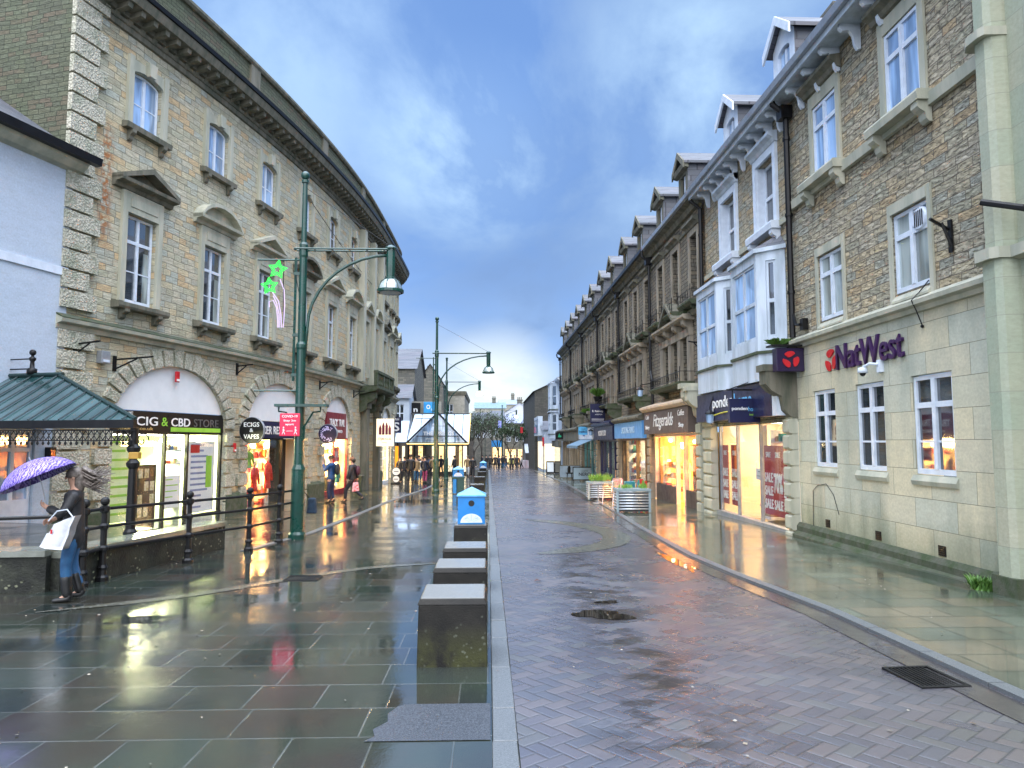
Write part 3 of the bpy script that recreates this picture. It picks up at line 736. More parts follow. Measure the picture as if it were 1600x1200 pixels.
# ------------------------------------------------------------------ the crescent
ca, sa = math.cos(A), math.sin(A)
def cwld(xc, d): return (xc*ca+d*sa, -xc*sa+d*ca)
pts = []; q = 16.5
while q < 49.4:
    x = -10.9+.262*(q-17)-.00575*(q-17)**2+(.0042*(q-40)**2 if q > 40 else 0)
    pts.append(cwld(x, q)); q += .1
dl = (Vector(pts[-1])-Vector(pts[-4])).normalized(); hd = math.atan2(dl.x, dl.y); p = Vector(pts[-1]); R_ = 5.0
while hd > -PI/2:
    hd -= .1/R_; p = p+Vector((math.sin(hd), math.cos(hd)))*.1; pts.append((p.x, p.y))
for k in range(60): p = p+Vector((-1, 0))*.1; pts.append((p.x, p.y))
LF = Curve(pts); LEND = LF.S[-1]-.3
CB = empty('crescent_building', LF.pt(.45, -.3), 'long curved three storey sandstone building with arched shops and a parapet on the left', 'building')
S0 = .42
WC = [2.95, 6.2, 9.42, 12.7, 15.85, 19.05]; BAY = [21.75, 24.3]; WC2 = [27.5, 30.3, 32.9, 35.4, 38.0]
ARCH = [op(2.15, 7.1, -1.2, 2.25, 1.8, .14), op(8.38, 13.2, -1.2, 2.35, 1.7, .14), op(15.1, 18.95, -1.2, 2.45, 1.5, .14), op(26.9, 30.4, -1.4, 2.6, 1.35, .14), op(32, 35, -1.4, 2.6, 1.3, .14)]
DOOR = op(21.8, 24.3, -1.3, 2.9, 0, 1.3)
ops = [dict(a) for a in ARCH]+[DOOR]
for c in WC+WC2: ops += [op(c-.58, c+.58, 5.6, 8.05), op(c-.58, c+.58, 10.5, 11.95, .17)]
for c in BAY: ops += [op(c-.5, c+.5, 5.3, 8.3), op(c-.5, c+.5, 10.4, 12.0)]
mb = MB(); fwall(mb, LF, S0, LEND, -2.5, 13.4, ops); mb.build('front_wall', MATS['cres'], CB)
EF = Line(LF.pt(S0, 0).xy, (LF.pt(S0, 0)-LF.dirs(S0)[1]*12).xy, -1)
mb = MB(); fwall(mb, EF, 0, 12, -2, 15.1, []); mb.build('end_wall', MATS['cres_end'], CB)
mb = MB(); z = -1.3; k = 0
while z < 13:
    L_ = 1.0 if k % 2 else .74
    if not 4.35 < z+.25 < 4.95:
        fbox(mb, LF, S0-.03, S0+L_, z+.03, z+.46, 0, .13)
    elif len(mb.v): mb.build('corner_quoins', MATS['verm'], CB); mb = MB()
    z += .49; k += 1
mb.build('corner_quoins', MATS['verm'], CB)
mb = MB(); fprof(mb, LF, S0-.1, LEND, [(0,4.55), (.08,4.57), (.10,4.68), (.24,4.72), (.26,4.80), (.04,4.90), (0,4.9)]); mb.build('string_course', mossy if False else trim, CB)
mb = MB(); fprof(mb, LF, S0-.1, LEND, [(.0,4.905), (.05,4.905), (.25,4.81), (.255,4.83), (.06,4.945), (0,4.95)]); mb.build('moss_strip', mossy, CB)
mb = MB(); fprof(mb, LF, S0-.1, LEND, [(0,12.95), (.07,12.97), (.07,13.12), (.12,13.14), (.14,13.22), (0,13.24)])
fprof(mb, LF, S0-.1, LEND, [(0,13.25), (.20,13.27), (.22,13.40), (.66,13.44), (.72,13.58), (.74,13.68), (.1,13.74), (0,13.74)])
s = S0+.2
while s < LEND-.2: fprof(mb, LF, s, s+.16, [(.0,13.12), (.10,13.12), (.18,13.24), (.56,13.30), (.58,13.44), (0,13.44)]); s += .46
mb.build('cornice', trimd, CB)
mb = MB(); fprof(mb, LF, S0-.1, LEND, [(.70,13.69), (.80,13.69), (.83,13.80), (.77,13.81), (.75,13.74), (.70,13.74)]); mb.build('gutter', black, CB)
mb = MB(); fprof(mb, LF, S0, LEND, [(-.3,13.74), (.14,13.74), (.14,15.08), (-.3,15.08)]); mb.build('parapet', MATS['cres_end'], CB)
mb = MB(); fprof(mb, LF, S0-.05, LEND, [(-.35,15.08), (.22,15.08), (.28,15.15), (.28,15.24), (-.3,15.32), (-.35,15.2)])
for s in (2.2, 8.0, 14.2, 20.2, 25.9, 31.5): fbox(mb, LF, s-.3, s+.3, 13.75, 15.075, .14, .22)
mb.build('parapet_coping', trimd, CB)
def pediment(mb, c, z, hw, curved):
    if curved:
        n = 8; top = [(c-hw*math.cos(PI*(.12+.76*k/n))/math.cos(PI*.12), z+.14+.55*(math.sin(PI*(.12+.76*k/n))-math.sin(PI*.12))/(1-math.sin(PI*.12))) for k in range(n+1)]
        for k in range(n):
            (xa, za), (xb, zb) = top[k], top[k+1]; fpoly(mb, LF, [(xa,za-.12), (xb,zb-.12), (xb,zb), (xa,za)], 0, .36)
        fpoly(mb, LF, [(c-hw,z+.06)]+[(x, zz-.12) for x, zz in top]+[(c+hw, z+.06)], 0, .10)
    else:
        for q in (-1, 1): fpoly(mb, LF, [(c+q*hw, z+.06), (c+q*hw, z+.18), (c, z+.66), (c, z+.50)][::q], 0, .36)
        fpoly(mb, LF, [(c-hw*.9, z+.10), (c+hw*.9, z+.10), (c, z+.48)], 0, .04)
    fprof(mb, LF, c-hw, c+hw, [(0,z-.14), (.1,z-.12), (.14,z-.02), (.34,z+.02), (.36,z+.11), (0,z+.12)])
for k, c in enumerate(WC+WC2):
    far = k > 5
    wi = window(LF, CB, c-.56, c+.56, 5.62, 8.03, -.16, ('v.5',), (.70, -.36), curtain=not far)
    mb = MB()
    fbox(mb, LF, c-.76, c-.58, 5.6, 8.62, 0, .09); fbox(mb, LF, c+.58, c+.76, 5.6, 8.62, 0, .09); fbox(mb, LF, c-.58, c+.58, 8.05, 8.62, 0, .088)
    fbox(mb, LF, c-.5, c+.5, 8.22, 8.46, .088, .11)
    mb.build('surround', trim, wi)
    mb = MB(); pediment(mb, c, 8.76, 1.10, k % 2); mb.build('pediment', trim if k % 3 else trimd, wi)
    mb = MB(); fprof(mb, LF, c-.95, c+.95, [(0,5.38), (.24,5.38), (.27,5.44), (.27,5.54), (0,5.6)]); bracket(mb, LF, c-.62, 5.38, .17, .27, .24); bracket(mb, LF, c+.62, 5.38, .17, .27, .24)
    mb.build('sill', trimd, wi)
    wi = window(LF, CB, c-.56, c+.56, 10.52, 11.93, -.16, ('v.5',), (-.5,), rise=.16, pm=pane2 if k < 4 else pane)
    mb = MB(); fbox(mb, LF, c-.76, c-.58, 10.5, 12.42, 0, .10); fbox(mb, LF, c+.58, c+.76, 10.5, 12.42, 0, .10)
    n = 8
    for q in range(n):
        e = lambda j: (c-.58*math.cos(PI*j/n), 11.95+.17*math.sin(PI*j/n))
        a, b = e(q), e(q+1); fpoly(mb, LF, [a, b, (b[0], 12.36), (a[0], 12.36)], 0, .07)
    fpoly(mb, LF, [(c-.11,12.08), (c+.11,12.08), (c+.16,12.46), (c-.16,12.46)], .07, .2); mb.build('surround', trim, wi)
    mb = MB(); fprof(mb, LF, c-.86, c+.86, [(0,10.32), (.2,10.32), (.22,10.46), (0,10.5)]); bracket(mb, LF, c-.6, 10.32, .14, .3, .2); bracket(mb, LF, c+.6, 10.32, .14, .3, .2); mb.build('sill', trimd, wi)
for c in BAY:
    wi = window(LF, CB, c-.48, c+.48, 5.32, 8.28, -.14, ('v.5',), (.68,)); mb = MB()
    fbox(mb, LF, c-.72, c-.5, 5.3, 8.6, 0, .16); fbox(mb, LF, c+.5, c+.72, 5.3, 8.6, 0, .16); fbox(mb, LF, c-.5, c+.5, 8.3, 8.6, 0, .155)
    pediment(mb, c, 8.75, .95, c > 23); mb.build('surround', trim, wi)
    window(LF, CB, c-.48, c+.48, 10.42, 11.98, -.14, ('v.5',), (.5,))
mb = MB()
for s in (20.55, 23.03, 25.6): fbox(mb, LF, s-.25, s+.25, 4.95, 12.94, 0, .30)
mb.build('giant_pilaster', trim, CB)
mb = MB(); fprof(mb, LF, 20.6, 25.6, [(0,4.3), (.5,4.42), (.9,4.5), (1.0,4.62), (1.0,4.76), (0,4.76)])
for s in (21.0, 23.1, 25.2): bracket(mb, LF, s, 4.4, .4, 1.0, .85)
fbox(mb, LF, 20.6, 25.6, 5.42, 5.56, .78, 1.0)
for s in (20.7, 22.3, 23.9, 25.4): fbox(mb, LF, s-.13, s+.13, 4.76, 5.42, .8, .98)
s = 20.95
while s < 25.3:
    mb.lathe([(.05,0), (.08,.12), (.04,.3), (.06,.5), (.05,.66)], LF.pt(s, 4.76, .9), 6); s += .26
mb.build('balcony', mossy, CB)
for i, a in enumerate(ARCH):
    mb = MB(); archring(mb, LF, a, .54, 19 if i < 2 else 15, .08, .035)
    mb.build('arch_surround', MATS['verm'], CB)
    for side in (-1, 1):
        mb = MB()
        e = a['s0'] if side < 0 else a['s1']; z = -1.0; k = 0
        while z+.42 < a['z1']:
            L_ = .55 if k % 2 else .36
            fbox(mb, LF, min(e, e+side*L_), max(e, e+side*L_), z+.025, z+.425, 0, .11); z += .45; k += 1
        mb.build('jamb_quoins', MATS['verm'], CB)
# base plinth between arches
for a, b in ((S0, 2.14), (7.12, 8.36), (13.22, 15.08), (18.97, 21.3), (24.8, 26.88)):
    mb = MB(); fprof(mb, LF, a, b, [(0,-1.2), (.15,-1.2), (.15,.05), (.09,.14), (0,.16)]); mb.build('plinth', mossy, CB)
# arch infills: lunette, frames, glass, rooms
def lunette(a, zb, o=-.07):
    mb = MB(); c = (a['s0']+a['s1'])/2; h = (a['s1']-a['s0'])/2; n = 20; pts = [(a['s1'], zb)] if zb < a['z1'] else []
    pts = [(c+h*math.cos(PI*k/n), a['z1']+a['rise']*math.sin(PI*k/n)) for k in range(n+1)]
    pts = [p for p in pts if p[1] > zb]
    if zb < a['z1']: pts = [(a['s1'], zb)]+pts+[(a['s0'], zb)]
    else:
        x = h*math.sqrt(1-((zb-a['z1'])/a['rise'])**2); pts = [(c+x, zb)]+pts+[(c-x, zb)]
    fpoly(mb, LF, pts, o-.05, o); mb.build('lunette', lun, CB)
# shop 1
a = ARCH[0]; lunette(a, 2.72)
e = sign_board('shop_sign', 'black fascia sign with white and green store lettering under the first arch', LF, a['s0']+.02, a['s1']-.02, 2.12, 2.70, -0.190, -0.030, black)
ftext(e, 'THE', LF, 2.75, 2.60, -0.020, .42, .12, wlet); ftext(e, 'E-CIG', LF, 3.30, 2.42, -0.020, 1.25, .25, wlet, bold=.01); ftext(e, '&', LF, 4.22, 2.42, -0.020, .26, .25, lime); ftext(e, 'CBD', LF, 4.92, 2.42, -0.020, .85, .25, wlet, bold=.01)
ftext(e, 'STORE', LF, 6.15, 2.42, -0.020, 1.25, .24, mat('grey_letter', (.12,.12,.12), None, .5, 4, 0)); ftext(e, '.theecig.co.uk', LF, 3.1, 2.20, -0.020, 1.3, .11, gold)
mb = MB(); fbox(mb, LF, 4.5, 6.9, 2.14, 2.27, -0.030, -0.015); mb.build('lime_band', lime, e)
room(LF, a['s0']+.05, a['s1']-.05, -.75, 2.1, 3.2, greenlit, None, (1,.98,.55), 1800, par=CB)
def shopfront(fr, s0, s1, z0, z1, posts, m, o=-.17, riser=.3, par=None, riserm=None, gm=None):
    mb = MB(); fbox(mb, fr, s0, s1, z0, z0+riser, o, o+.12)
    r = mb.build('stall_riser', riserm or m, par); mb = MB()
    for p in posts: fbox(mb, fr, p-.04, p+.04, z0+riser, z1, o+.01, o+.11)
    fbox(mb, fr, s0, s1, z1-.06, z1, o+.015, o+.10)
    f = mb.build('shop_window_frame', m, par); mb = MB(); fbox(mb, fr, s0, s1, z0+riser, z1-.06, o+.04, o+.048); mb.build('glass', gm or glass, f); return f
shopfront(LF, a['s0'], a['s1'], -.8, 2.12, [2.2, 4.35, 5.35, 7.05], black, par=CB, riser=.42)
pal = mat('poster_white', (.82,.86,.88), (.75,.80,.82), .4, 2, 0); pbl = mat('poster_green', (.72,.84,.50), (.60,.78,.30), .4, 1.5, 0)
e = poster('tall pale poster with lime stripes in the left pane of the first arch shop', LF, 2.3, 3.4, -.3, 2.0, -0.200, pbl, 9, lime)
e = poster('black price list poster low in the left pane of the first arch shop', LF, 3.15, 4.15, -.35, 1.2, -0.185, black, 0, None)
mb = MB()
for r_ in range(4):
    for c_ in range(4):
        if (r_+c_) % 3: fbox(mb, LF, 3.22+c_*.23, 3.22+c_*.23+.17, -.25+r_*.36, -.25+r_*.36+.26, -0.176, -0.172)
mb.build('bottle_pictures', [mat('pic', (.30,.28,.10), (.6,.6,.5), .4, 14, 0)], e)
poster('white leaflet poster with a green leaf on the shop door of the first arch', LF, 4.5, 5.2, -.1, .85, -0.200, pal, 5, lime)
e = poster('large pale blue product poster in the right pane of the first arch shop', LF, 5.55, 6.9, -.35, 1.85, -0.200, pal, 12, mat('ptxt', (.25,.3,.5), None, .5, 4, 0))
mb = MB(); fbox(mb, LF, 5.65, 6.1, 1.5, 1.75, -0.190, -0.185); mb.build('red_badge', red, e); mb = MB(); fbox(mb, LF, 6.45, 6.75, .4, 1.4, -0.190, -0.185); mb.build('green_bottle', lime, e)
goods(LF, 4.45, 5.3, [-.1, .35, 1.2, 1.6], -.50, -.26, hmax=.22, par=None)['label'] = 'shelf of vape bottles and boxes inside the first arch shop'
# shop 2
a = ARCH[1]; lunette(a, 2.62)
e = sign_board('shop_sign', 'dark blue charity shop fascia with white lettering under the second arch', LF, a['s0']+.02, a['s1']-.02, 1.98, 2.60, -0.190, -0.030, navy)
ftext(e, 'CANCER RESEARCH UK', LF, 10.8, 2.27, -0.020, 4.2, .30, wlet, bold=.01)
room(LF, a['s0']+.05, a['s1']-.05, -.85, 1.95, 3.0, cream, wood, (1,.58,.20), 1500, par=CB, emit=warm_em)
shopfront(LF, a['s0'], 11.3, -.95, 1.98, [8.45, 11.25], black, par=CB, riser=.28)
mb = MB(); fbox(mb, LF, 11.3, 13.1, -1, 1.95, -.9, -.8); mb.build('entrance_door', rub, CB)
def garment(fr, s, z, o, m, label, h=1.0, w_=.42):
    e = empty('mannequin', fr.pt(s, z, o), label, 'mannequin'); M_ = Matrix.Translation(e.location)
    d, n = fr.dirs(s); Rm = Matrix((d, n, Vector((0,0,1)))).transposed()
    mb = MB(); k = h
    mb.lathe([(w_*.45,0), (w_*.40,.12*k), (w_*.33,.40*k), (w_*.40,.62*k), (w_*.46,.76*k), (w_*.36,.84*k), (w_*.14,.88*k), (w_*.12,.92*k)], e.location, 12, Rm @ Matrix.Diagonal((1,.6,1)))
    for q in (-1, 1): mb.tube([fr.pt(s+q*w_*.44, z+.76*k, o), fr.pt(s+q*w_*.56, z+.5*k, o+.03), fr.pt(s+q*w_*.5, z+.25*k, o+.08)], [.06,.05,.035], 7)
    mb.build('garment', m, e, smooth=True); mb = MB(); mb.sphere(fr.pt(s, z+1.0*k, o), (.085,.085,.115)); mb.tube([fr.pt(s, z-.5, o), fr.pt(s, z+.05, o)], .02, 6); mb.build('stand', mat('mann', (.7,.62,.5), None, .5, 4, 0), e, smooth=True); return e
garment(LF, 8.85, .1, -.40, PAL[1], 'mannequin in an orange top at the left of the charity shop window', .85)
garment(LF, 9.8, .05, -.42, PAL[0], 'mannequin in a red jacket in the middle of the charity shop window', 1.0)
garment(LF, 10.75, .1, -.40, PAL[0], 'mannequin in a red dress at the right of the charity shop window', 1.1)
garment(LF, 9.35, .9, -.42, PAL[6], 'green shirt hanging high in the charity shop window', .7)
e = empty('step_ladder', LF.pt(9.6, -.65, -.7), 'white display step ladder in the charity shop window', 'ladder'); mb = MB()
for q in (-1, 1): mb.tube([LF.pt(9.7+q*.42, -.65, -.62), LF.pt(9.7+q*.16, .75, -.8)], .025, 6)
for z in (-.3, .05, .4): mb.box((-.35+(z+.65)*.1, -.03, z-.015), (.35-(z+.65)*.1, .03, z+.015), Matrix.Translation(LF.pt(9.7, 0, -.68)) @ Matrix.Rotation(math.atan2(LF.dirs(9.7)[0].y, LF.dirs(9.7)[0].x), 4, 'Z'))
mb.build('ladder_frame', white, e)
goods(LF, 8.5, 11.15, [-.55, -.1, .75, 1.25, 1.6], -.80, -.55, cols=[0,1,1,0,3,5,7], hmax=.32, par=None)['label'] = 'shelf of bright clothes and gifts at the back of the charity shop'
# shop 3
a = ARCH[2]; lunette(a, 2.0)
e = sign_board('shop_sign', 'maroon shop sign with white lettering in the third arch', LF, 15.35, 18.15, 2.0, 3.18, -.05, .08, maroon)
ftext(e, 'TRACK TRAIL', LF, 16.75, 2.72, .09, 2.2, .34, wlet, bold=.01); ftext(e, 'MACDONALD', LF, 16.75, 2.32, .09, 1.5, .14, wlet)
room(LF, a['s0']+.05, a['s1']-.05, -.8, 2.0, 2.6, cream, wood, (1,.62,.22), 2600, par=CB, emit=warm_em)
shopfront(LF, a['s0'], a['s1'], -1.0, 2.02, [15.2, 16.9, 18.85], maroon, par=CB, riser=.62, o=-.17)
garment(LF, 15.55, .2, -.38, PAL[0], 'mannequin in a red coat in the maroon fronted shop window', 1.0)
garment(LF, 16.3, .25, -.40, PAL[7], 'mannequin in a tan coat in the maroon fronted shop window', 1.0)
garment(LF, 18.35, -.1, -.38, PAL[2], 'mannequin in a teal jacket in the maroon fronted shop window', .8)
e = poster('red sale poster hanging in the maroon fronted shop window', LF, 17.2, 18.0, .9, 1.6, -.20, red, 0); ftext(e, 'SALE', LF, 17.6, 1.25, -.189, .55, .28, wlet)
goods(LF, 15.3, 18.7, [-.25, .55, 1.3], -.72, -.50, cols=[1,3,7,0,3], hmax=.26, par=None)['label'] = 'shelf of boxed shoes at the back of the maroon fronted shop'
def spots(items, o, m, label, group):
    for k, (s, z_) in enumerate(items):
        e = empty('spot_lamp', LF.pt(s, z_, o), label % ['nearest the camera', 'second along', 'third along', 'farthest along'][k], 'lamp', group); mb = MB(); mb.sphere(LF.pt(s, z_, o), .10, 8, 6); mb.build('bulb', m, e, smooth=True); mb = MB(); mb.tube([LF.pt(s, z_+.06, o), LF.pt(s, z_+.2, o)], .012, 5); mb.build('fitting', iron, e)
hot = lamp_emit('hot_lamp', (1,.60,.20), 130); hotw = lamp_emit('hot_white', (1,.95,.6), 70)
spots(((15.7,1.72), (16.6,1.72), (17.6,1.72), (18.5,1.72)), -.55, hot, 'glowing spot lamp in the maroon fronted shop window, %s', 'spot lamps in the maroon shop window')
spots(((8.9,1.7), (10.0,1.7), (11.0,1.7)), -.62, hot, 'glowing spot lamp in the charity shop window, %s', 'spot lamps in the charity shop window')
spots(((4.9,1.85), (6.6,1.85)), -.6, hotw, 'white glowing spot lamp in the first arch shop, %s', 'spot lamps in the first arch shop')
# doorway and arches further round
mb = MB()
for s in (21.45, 24.65): fbox(mb, LF, s-.33, s+.33, -1.2, 3.6, 0, .34); fbox(mb, LF, s-.4, s+.4, 3.6, 3.9, 0, .42)
fprof(mb, LF, 20.9, 25.3, [(0,3.9), (.38,3.9), (.46,4.1), (.46,4.3), (0,4.3)]); mb.build('door_pilasters', trimd, CB)
mb = MB(); fbox(mb, LF, 21.8, 24.3, -1.3, 2.9, -1.4, -1.3); mb.build('recessed_door', rub, CB)
mb = MB()
for k in range(4): fbox(mb, LF, 21.85, 24.25, -1.2, -.62+k*.16, -.3-.3*(k+1), -.3-.3*k)
mb.build('entrance_steps', trimb, CB)
e = empty('handrail', LF.pt(22.6, -.6, .2), 'dark red curved handrail at the recessed steps between the pilasters', 'handrail'); mb = MB()
mb.tube([LF.pt(22.8, -.75, .1), LF.pt(22.8, .2, .1), LF.pt(22.75, .42, -.05), LF.pt(22.7, .5, -.4), LF.pt(22.7, .7, -1.0)], .03, 8); mb.build('rail', maroon, e, smooth=True)
for i, (a, zb) in enumerate(((ARCH[3], 2.55), (ARCH[4], 2.55))):
    lunette(a, zb); e = sign_board('shop_sign', ['pale blue grey fascia under the arch beyond the recessed doorway', 'blue grey fascia under the farthest arch of the curved building'][i], LF, a['s0']+.02, a['s1']-.02, 1.75, 2.5, -.18, -.03, mat('slateblue', (.14,.2,.32), None, .5, 4, 0))
    room(LF, a['s0']+.05, a['s1']-.05, -.9, 1.7, 2.5, cream, wood, (1,.75,.42), 600, par=CB, emit=warm_em)
    shopfront(LF, a['s0'], a['s1'], -1.3, 1.75, [a['s0']+.08, a['s0']+1.2, a['s1']-.08], white, par=CB, riser=.7, o=-.17)
    poster(['tall white poster in the window beyond the recessed doorway', 'tall white poster in the window of the farthest arch'][i], LF, a['s0']+1.4, a['s0']+2.3, -.4, 1.5, -.22, pal, 8)
# ---------------- signs and fittings on the crescent
def hang(name, label, fr, s, z, o0, o1, cat='sign', rz=None):
    e = empty(name, fr.pt(s, z, 0), label, cat); return e
def disc_sign(label, fr, s, z, r, m, lines, lm, o=.55, face=None):
    e = empty('round_sign', fr.pt(s, z, o), label, 'sign'); d, n = fr.dirs(s)
    # faces down the street towards the camera: disc plane spanned by n and z, normal -d
    X = n; N = -d; c = fr.pt(s, z, o); Mx = Matrix((X, Vector((0,0,1)), X.cross(Vector((0,0,1))))).transposed().to_4x4(); Mx.translation = c
    mb = MB(); mb.lathe([(r,-.05), (r,.05)], (0,0,0), 32, None)
    mb.v = [tuple(Mx @ Vector(v)) for v in mb.v]; mb.build('disc', m, e)
    mb = MB(); mb.lathe([(r*1.0,-.055), (r*1.035,-.05), (r*1.035,.05), (r*1.0,.055)], (0,0,0), 32, None, False); mb.v = [tuple(Mx @ Vector(v)) for v in mb.v]
    mb.build('rim', grey, e)
    mb = MB(); mb.tube([fr.pt(s, z+r*.5, -.02), fr.pt(s, z+r*.5, o)], .02, 6); mb.tube([fr.pt(s, z-r*.5, -.02), fr.pt(s, z-r*.5, o)], .02, 6); mb.build('bracket', iron, e)
    nn = X.cross(Vector((0,0,1)))
    for body, dz, w_, h in lines: text('lettering', body, c+nn*.056+Vector((0,0,dz)), X, (0,0,1), w_, h, lm, e, .008, bold=.012)
    return e, c, X, nn
disc_sign('black round hanging sign with white lettering between the first two arches', LF, 7.75, 2.22, .44, black, [('ECIGS', .2, .56, .15), ('&', .01, .13, .12), ('VAPES', -.2, .56, .15)], wlet, .62)
e, c, X, nn = disc_sign('dark blue round hanging sign with a dotted white ring between the second and third arches', LF, 14.1, 2.18, .40, navy, [], wlet, .62)
mb = MB(); rnd = random.Random(3)
for k in range(90):
    a_ = rnd.uniform(.25*PI, 1.75*PI); r_ = rnd.uniform(.17, .33); u_ = rnd.uniform(.008, .022)
    cc = c+nn*.052+X*(r_*math.cos(a_))+Vector((0,0,r_*math.sin(a_))); mb.box((-u_,-u_,-u_), (u_,u_,u_), Matrix.Translation(cc))
mb.build('dot_pattern', mat('dotlilac', (.6,.55,.85), None, .5, 4, 0), e)
def flag_sign(name, label, c, w_, h, m, texts, X=Vector((1,0,0)), th=.07, rim=None, bracket_to=None):
    e = empty(name, c, label, 'sign'); c = Vector(c); X = X.normalized(); Z = Vector((0,0,1)); N = X.cross(Z)
    Mx = Matrix((X, N, Z)).transposed().to_4x4(); Mx.translation = c
    mb = MB(); mb.box((-w_/2,-th/2,-h/2), (w_/2,th/2,h/2), Mx); mb.build('panel', m, e, bevel=.01)
    if rim:
        mb = MB()
        for q in ((-w_/2-.03,-w_/2,-h/2-.03,h/2+.03), (w_/2,w_/2+.03,-h/2-.03,h/2+.03), (-w_/2,w_/2,h/2,h/2+.03), (-w_/2,w_/2,-h/2-.03,-h/2)): mb.box((q[0],-th/2-.01,q[2]), (q[1],th/2+.01,q[3]), Mx)
        mb.build('rim', rim, e)
    if bracket_to is not None:
        mb = MB()
        for dz in (h*.5+.05,): mb.tube([c+X*(-w_/2)+Z*dz, Vector(bracket_to)+Z*(dz)], .02, 6); mb.tube([c+Z*dz, c+Z*(h/2)], .014, 5)
        mb.build('bracket', iron, e)
    for body, dx, dz, ww, hh, mm, bo in texts: text('lettering', body, c+N*(th/2)+X*dx+Z*dz, X, Z, ww, hh, mm, e, .008, bold=bo)
    return e
# lit cream hanging sign at the doorway
p = LF.pt(22.9, 2.35, .95); e = flag_sign('hanging_sign', 'cream lit hanging sign with dark red tower emblem beside the recessed doorway', p, .95, 1.5, lit_mat('sign_cream', (1,.80,.55), (.9,.7,.45), .7, 1), [('STEAKHOUSE', 0, -.35, .7, .14, maroon, .01), ('GRILL', 0, -.55, .3, .09, maroon, 0)], bracket_to=LF.pt(22.9, 2.35, 0))
mb = MB(); N = Vector((0,-1,0))
for q, hh in ((-.26,.34), (-.09,.48), (.09,.48), (.26,.34)):
    mb.box((p.x+q-.07, p.y-.052, p.z-.12), (p.x+q+.07, p.y-.035, p.z-.12+hh)); mb.hexa([Vector((p.x+q+a_, p.y-.052+b_, z_)) for z_, a__ in ((p.z-.12+hh, .07), (p.z+hh+.08, .01)) for a_, b_ in ((-a__,0), (a__,0), (a__,.015), (-a__,.015))])
mb.build('emblem', maroon, e)
p = LF.pt(38.5, 2.75, .75)
e = flag_sign('hanging_sign', 'navy vertical hanging sign with a large white S at the end of the curved building', (-6.35, 49.5, 3.0), .68, 1.1, navy, [('WH', 0, .38, .36, .17, wlet, .01), ('S', 0, -.12, .42, .62, wlet, .02)], bracket_to=(-7.3, 49.5, 3.0))
def wall_box(name, label, s, z, w_, h, d, m, cat, lens=None):
    e = empty(name, LF.pt(s, z, 0), label, cat); mb = MB(); fbox(mb, LF, s-w_/2, s+w_/2, z, z+h, 0.005, d); mb.build('case', m, e, bevel=.012)
    if lens: mb = MB(); fbox(mb, LF, s-w_*.35, s+w_*.35, z+h*.1, z+h*.3, d, d+.02); mb.build('lens', lens, e)
    return e
wall_box('alarm_box', 'red alarm box high on the white lunette of the first arch', 4.62, 3.60, .16, .32, .06, red, 'alarm', wlet).location
wall_box('junction_box', 'pale grey box on the wall left of the first arch', 1.75, 3.85, .28, .32, .18, grey, 'wall box', white)
wall_box('alarm_sounder', 'small red sounder box on the pier between the first and second arches', 7.55, 1.5, .12, .3, .14, red, 'alarm', wlet)
def bracket_arm(label, s, z, L_=.9, fr=LF, dn=.3):
    e = empty('wall_bracket', fr.pt(s, z, 0), label, 'bracket'); mb = MB()
    fbox(mb, fr, s-.05, s+.05, z-.25, z+.15, 0, .04); mb.tube([fr.pt(s, z+.05, .03), fr.pt(s, z+.1, L_)], .025, 6); mb.tube([fr.pt(s, z-.2, .03), fr.pt(s, z+.06, L_*.6)], .02, 6); mb.build('arm', iron, e); return e
bracket_arm('black iron bracket under the string course beside the corner quoins', .95, 4.2, .75)
bracket_arm('black iron bracket with spear end left of the first arch', 2.2, 3.95, 1.2)
bracket_arm('black iron bracket under the string course between the first two arches', 7.7, 4.35, .6)
bracket_arm('black iron bracket under the string course right of the second arch', 14.6, 4.35, .6)
bracket_arm('black iron bracket under the string course right of the third arch', 19.6, 4.3, .6)
# sagging cable along the upper wall
e = empty('wall_cable', LF.pt(9, 11.2, .2), 'thin cable sagging across the upper wall of the curved building', 'cable'); mb = MB()
mb.tube([LF.pt(13+u*13, 11.9-1.6*4*u*(1-u)*.35-u*1.2, .12) for u in [k/14 for k in range(15)]], .015, 5); mb.build('cable', iron, e)
# ------------------------------------------------------------------ white rendered building at far left
C0 = LF.pt(S0+.18, 0, .06); dW = Vector((.283, .959, 0)).normalized()
WF = Line((C0-dW*9).xy, C0.xy, 1)
WB = empty('white_house', WF.pt(8.5, -.25), 'white rendered house with slate roof and dark gutter at the left edge', 'building')
DO = op(7.35, 8.35, -.2, 2.15, 0, .15)
mb = MB(); fwall(mb, WF, 0, 9, -2, 8.6, [DO]); mb.build('wall', MATS['paint_stone'], WB)
mb = MB(); fbox(mb, WF, 0, 8.97, 5.85, 6.05, 0, .04); mb.build('band', white, WB)
mb = MB(); fprof(mb, WF, 0, 9.15, [(0,8.45), (.16,8.5), (.30,8.62), (.34,8.75), (0,8.8)]); mb.build('eaves_moulding', trim, WB)
mb = MB(); fprof(mb, WF, 0, 9.35, [(.30,8.70), (.5,8.70), (.53,8.88), (.47,8.9), (.3,8.8)]); mb.build('gutter', black, WB)
mb = MB()
mb.quad([WF.pt(0,8.78,.42), WF.pt(9.1,8.78,.42), WF.pt(9.1,12.0,-4.4), WF.pt(0,12.0,-4.4)], [(0,0), (9,0), (9,6), (0,6)]); mb.build('roof', MATS['slate'], WB)
dr = window(WF, WB, 7.37, 8.33, -.18, 2.13, -.12, ('v.5',), (.8,), name='door', pm=pane2)
mb = MB(); fbox(mb, WF, 7.45, 7.83, .0, .55, -.105, -.045); fbox(mb, WF, 7.87, 8.25, .0, .55, -.105, -.045); mb.build('door_panel', white, dr)
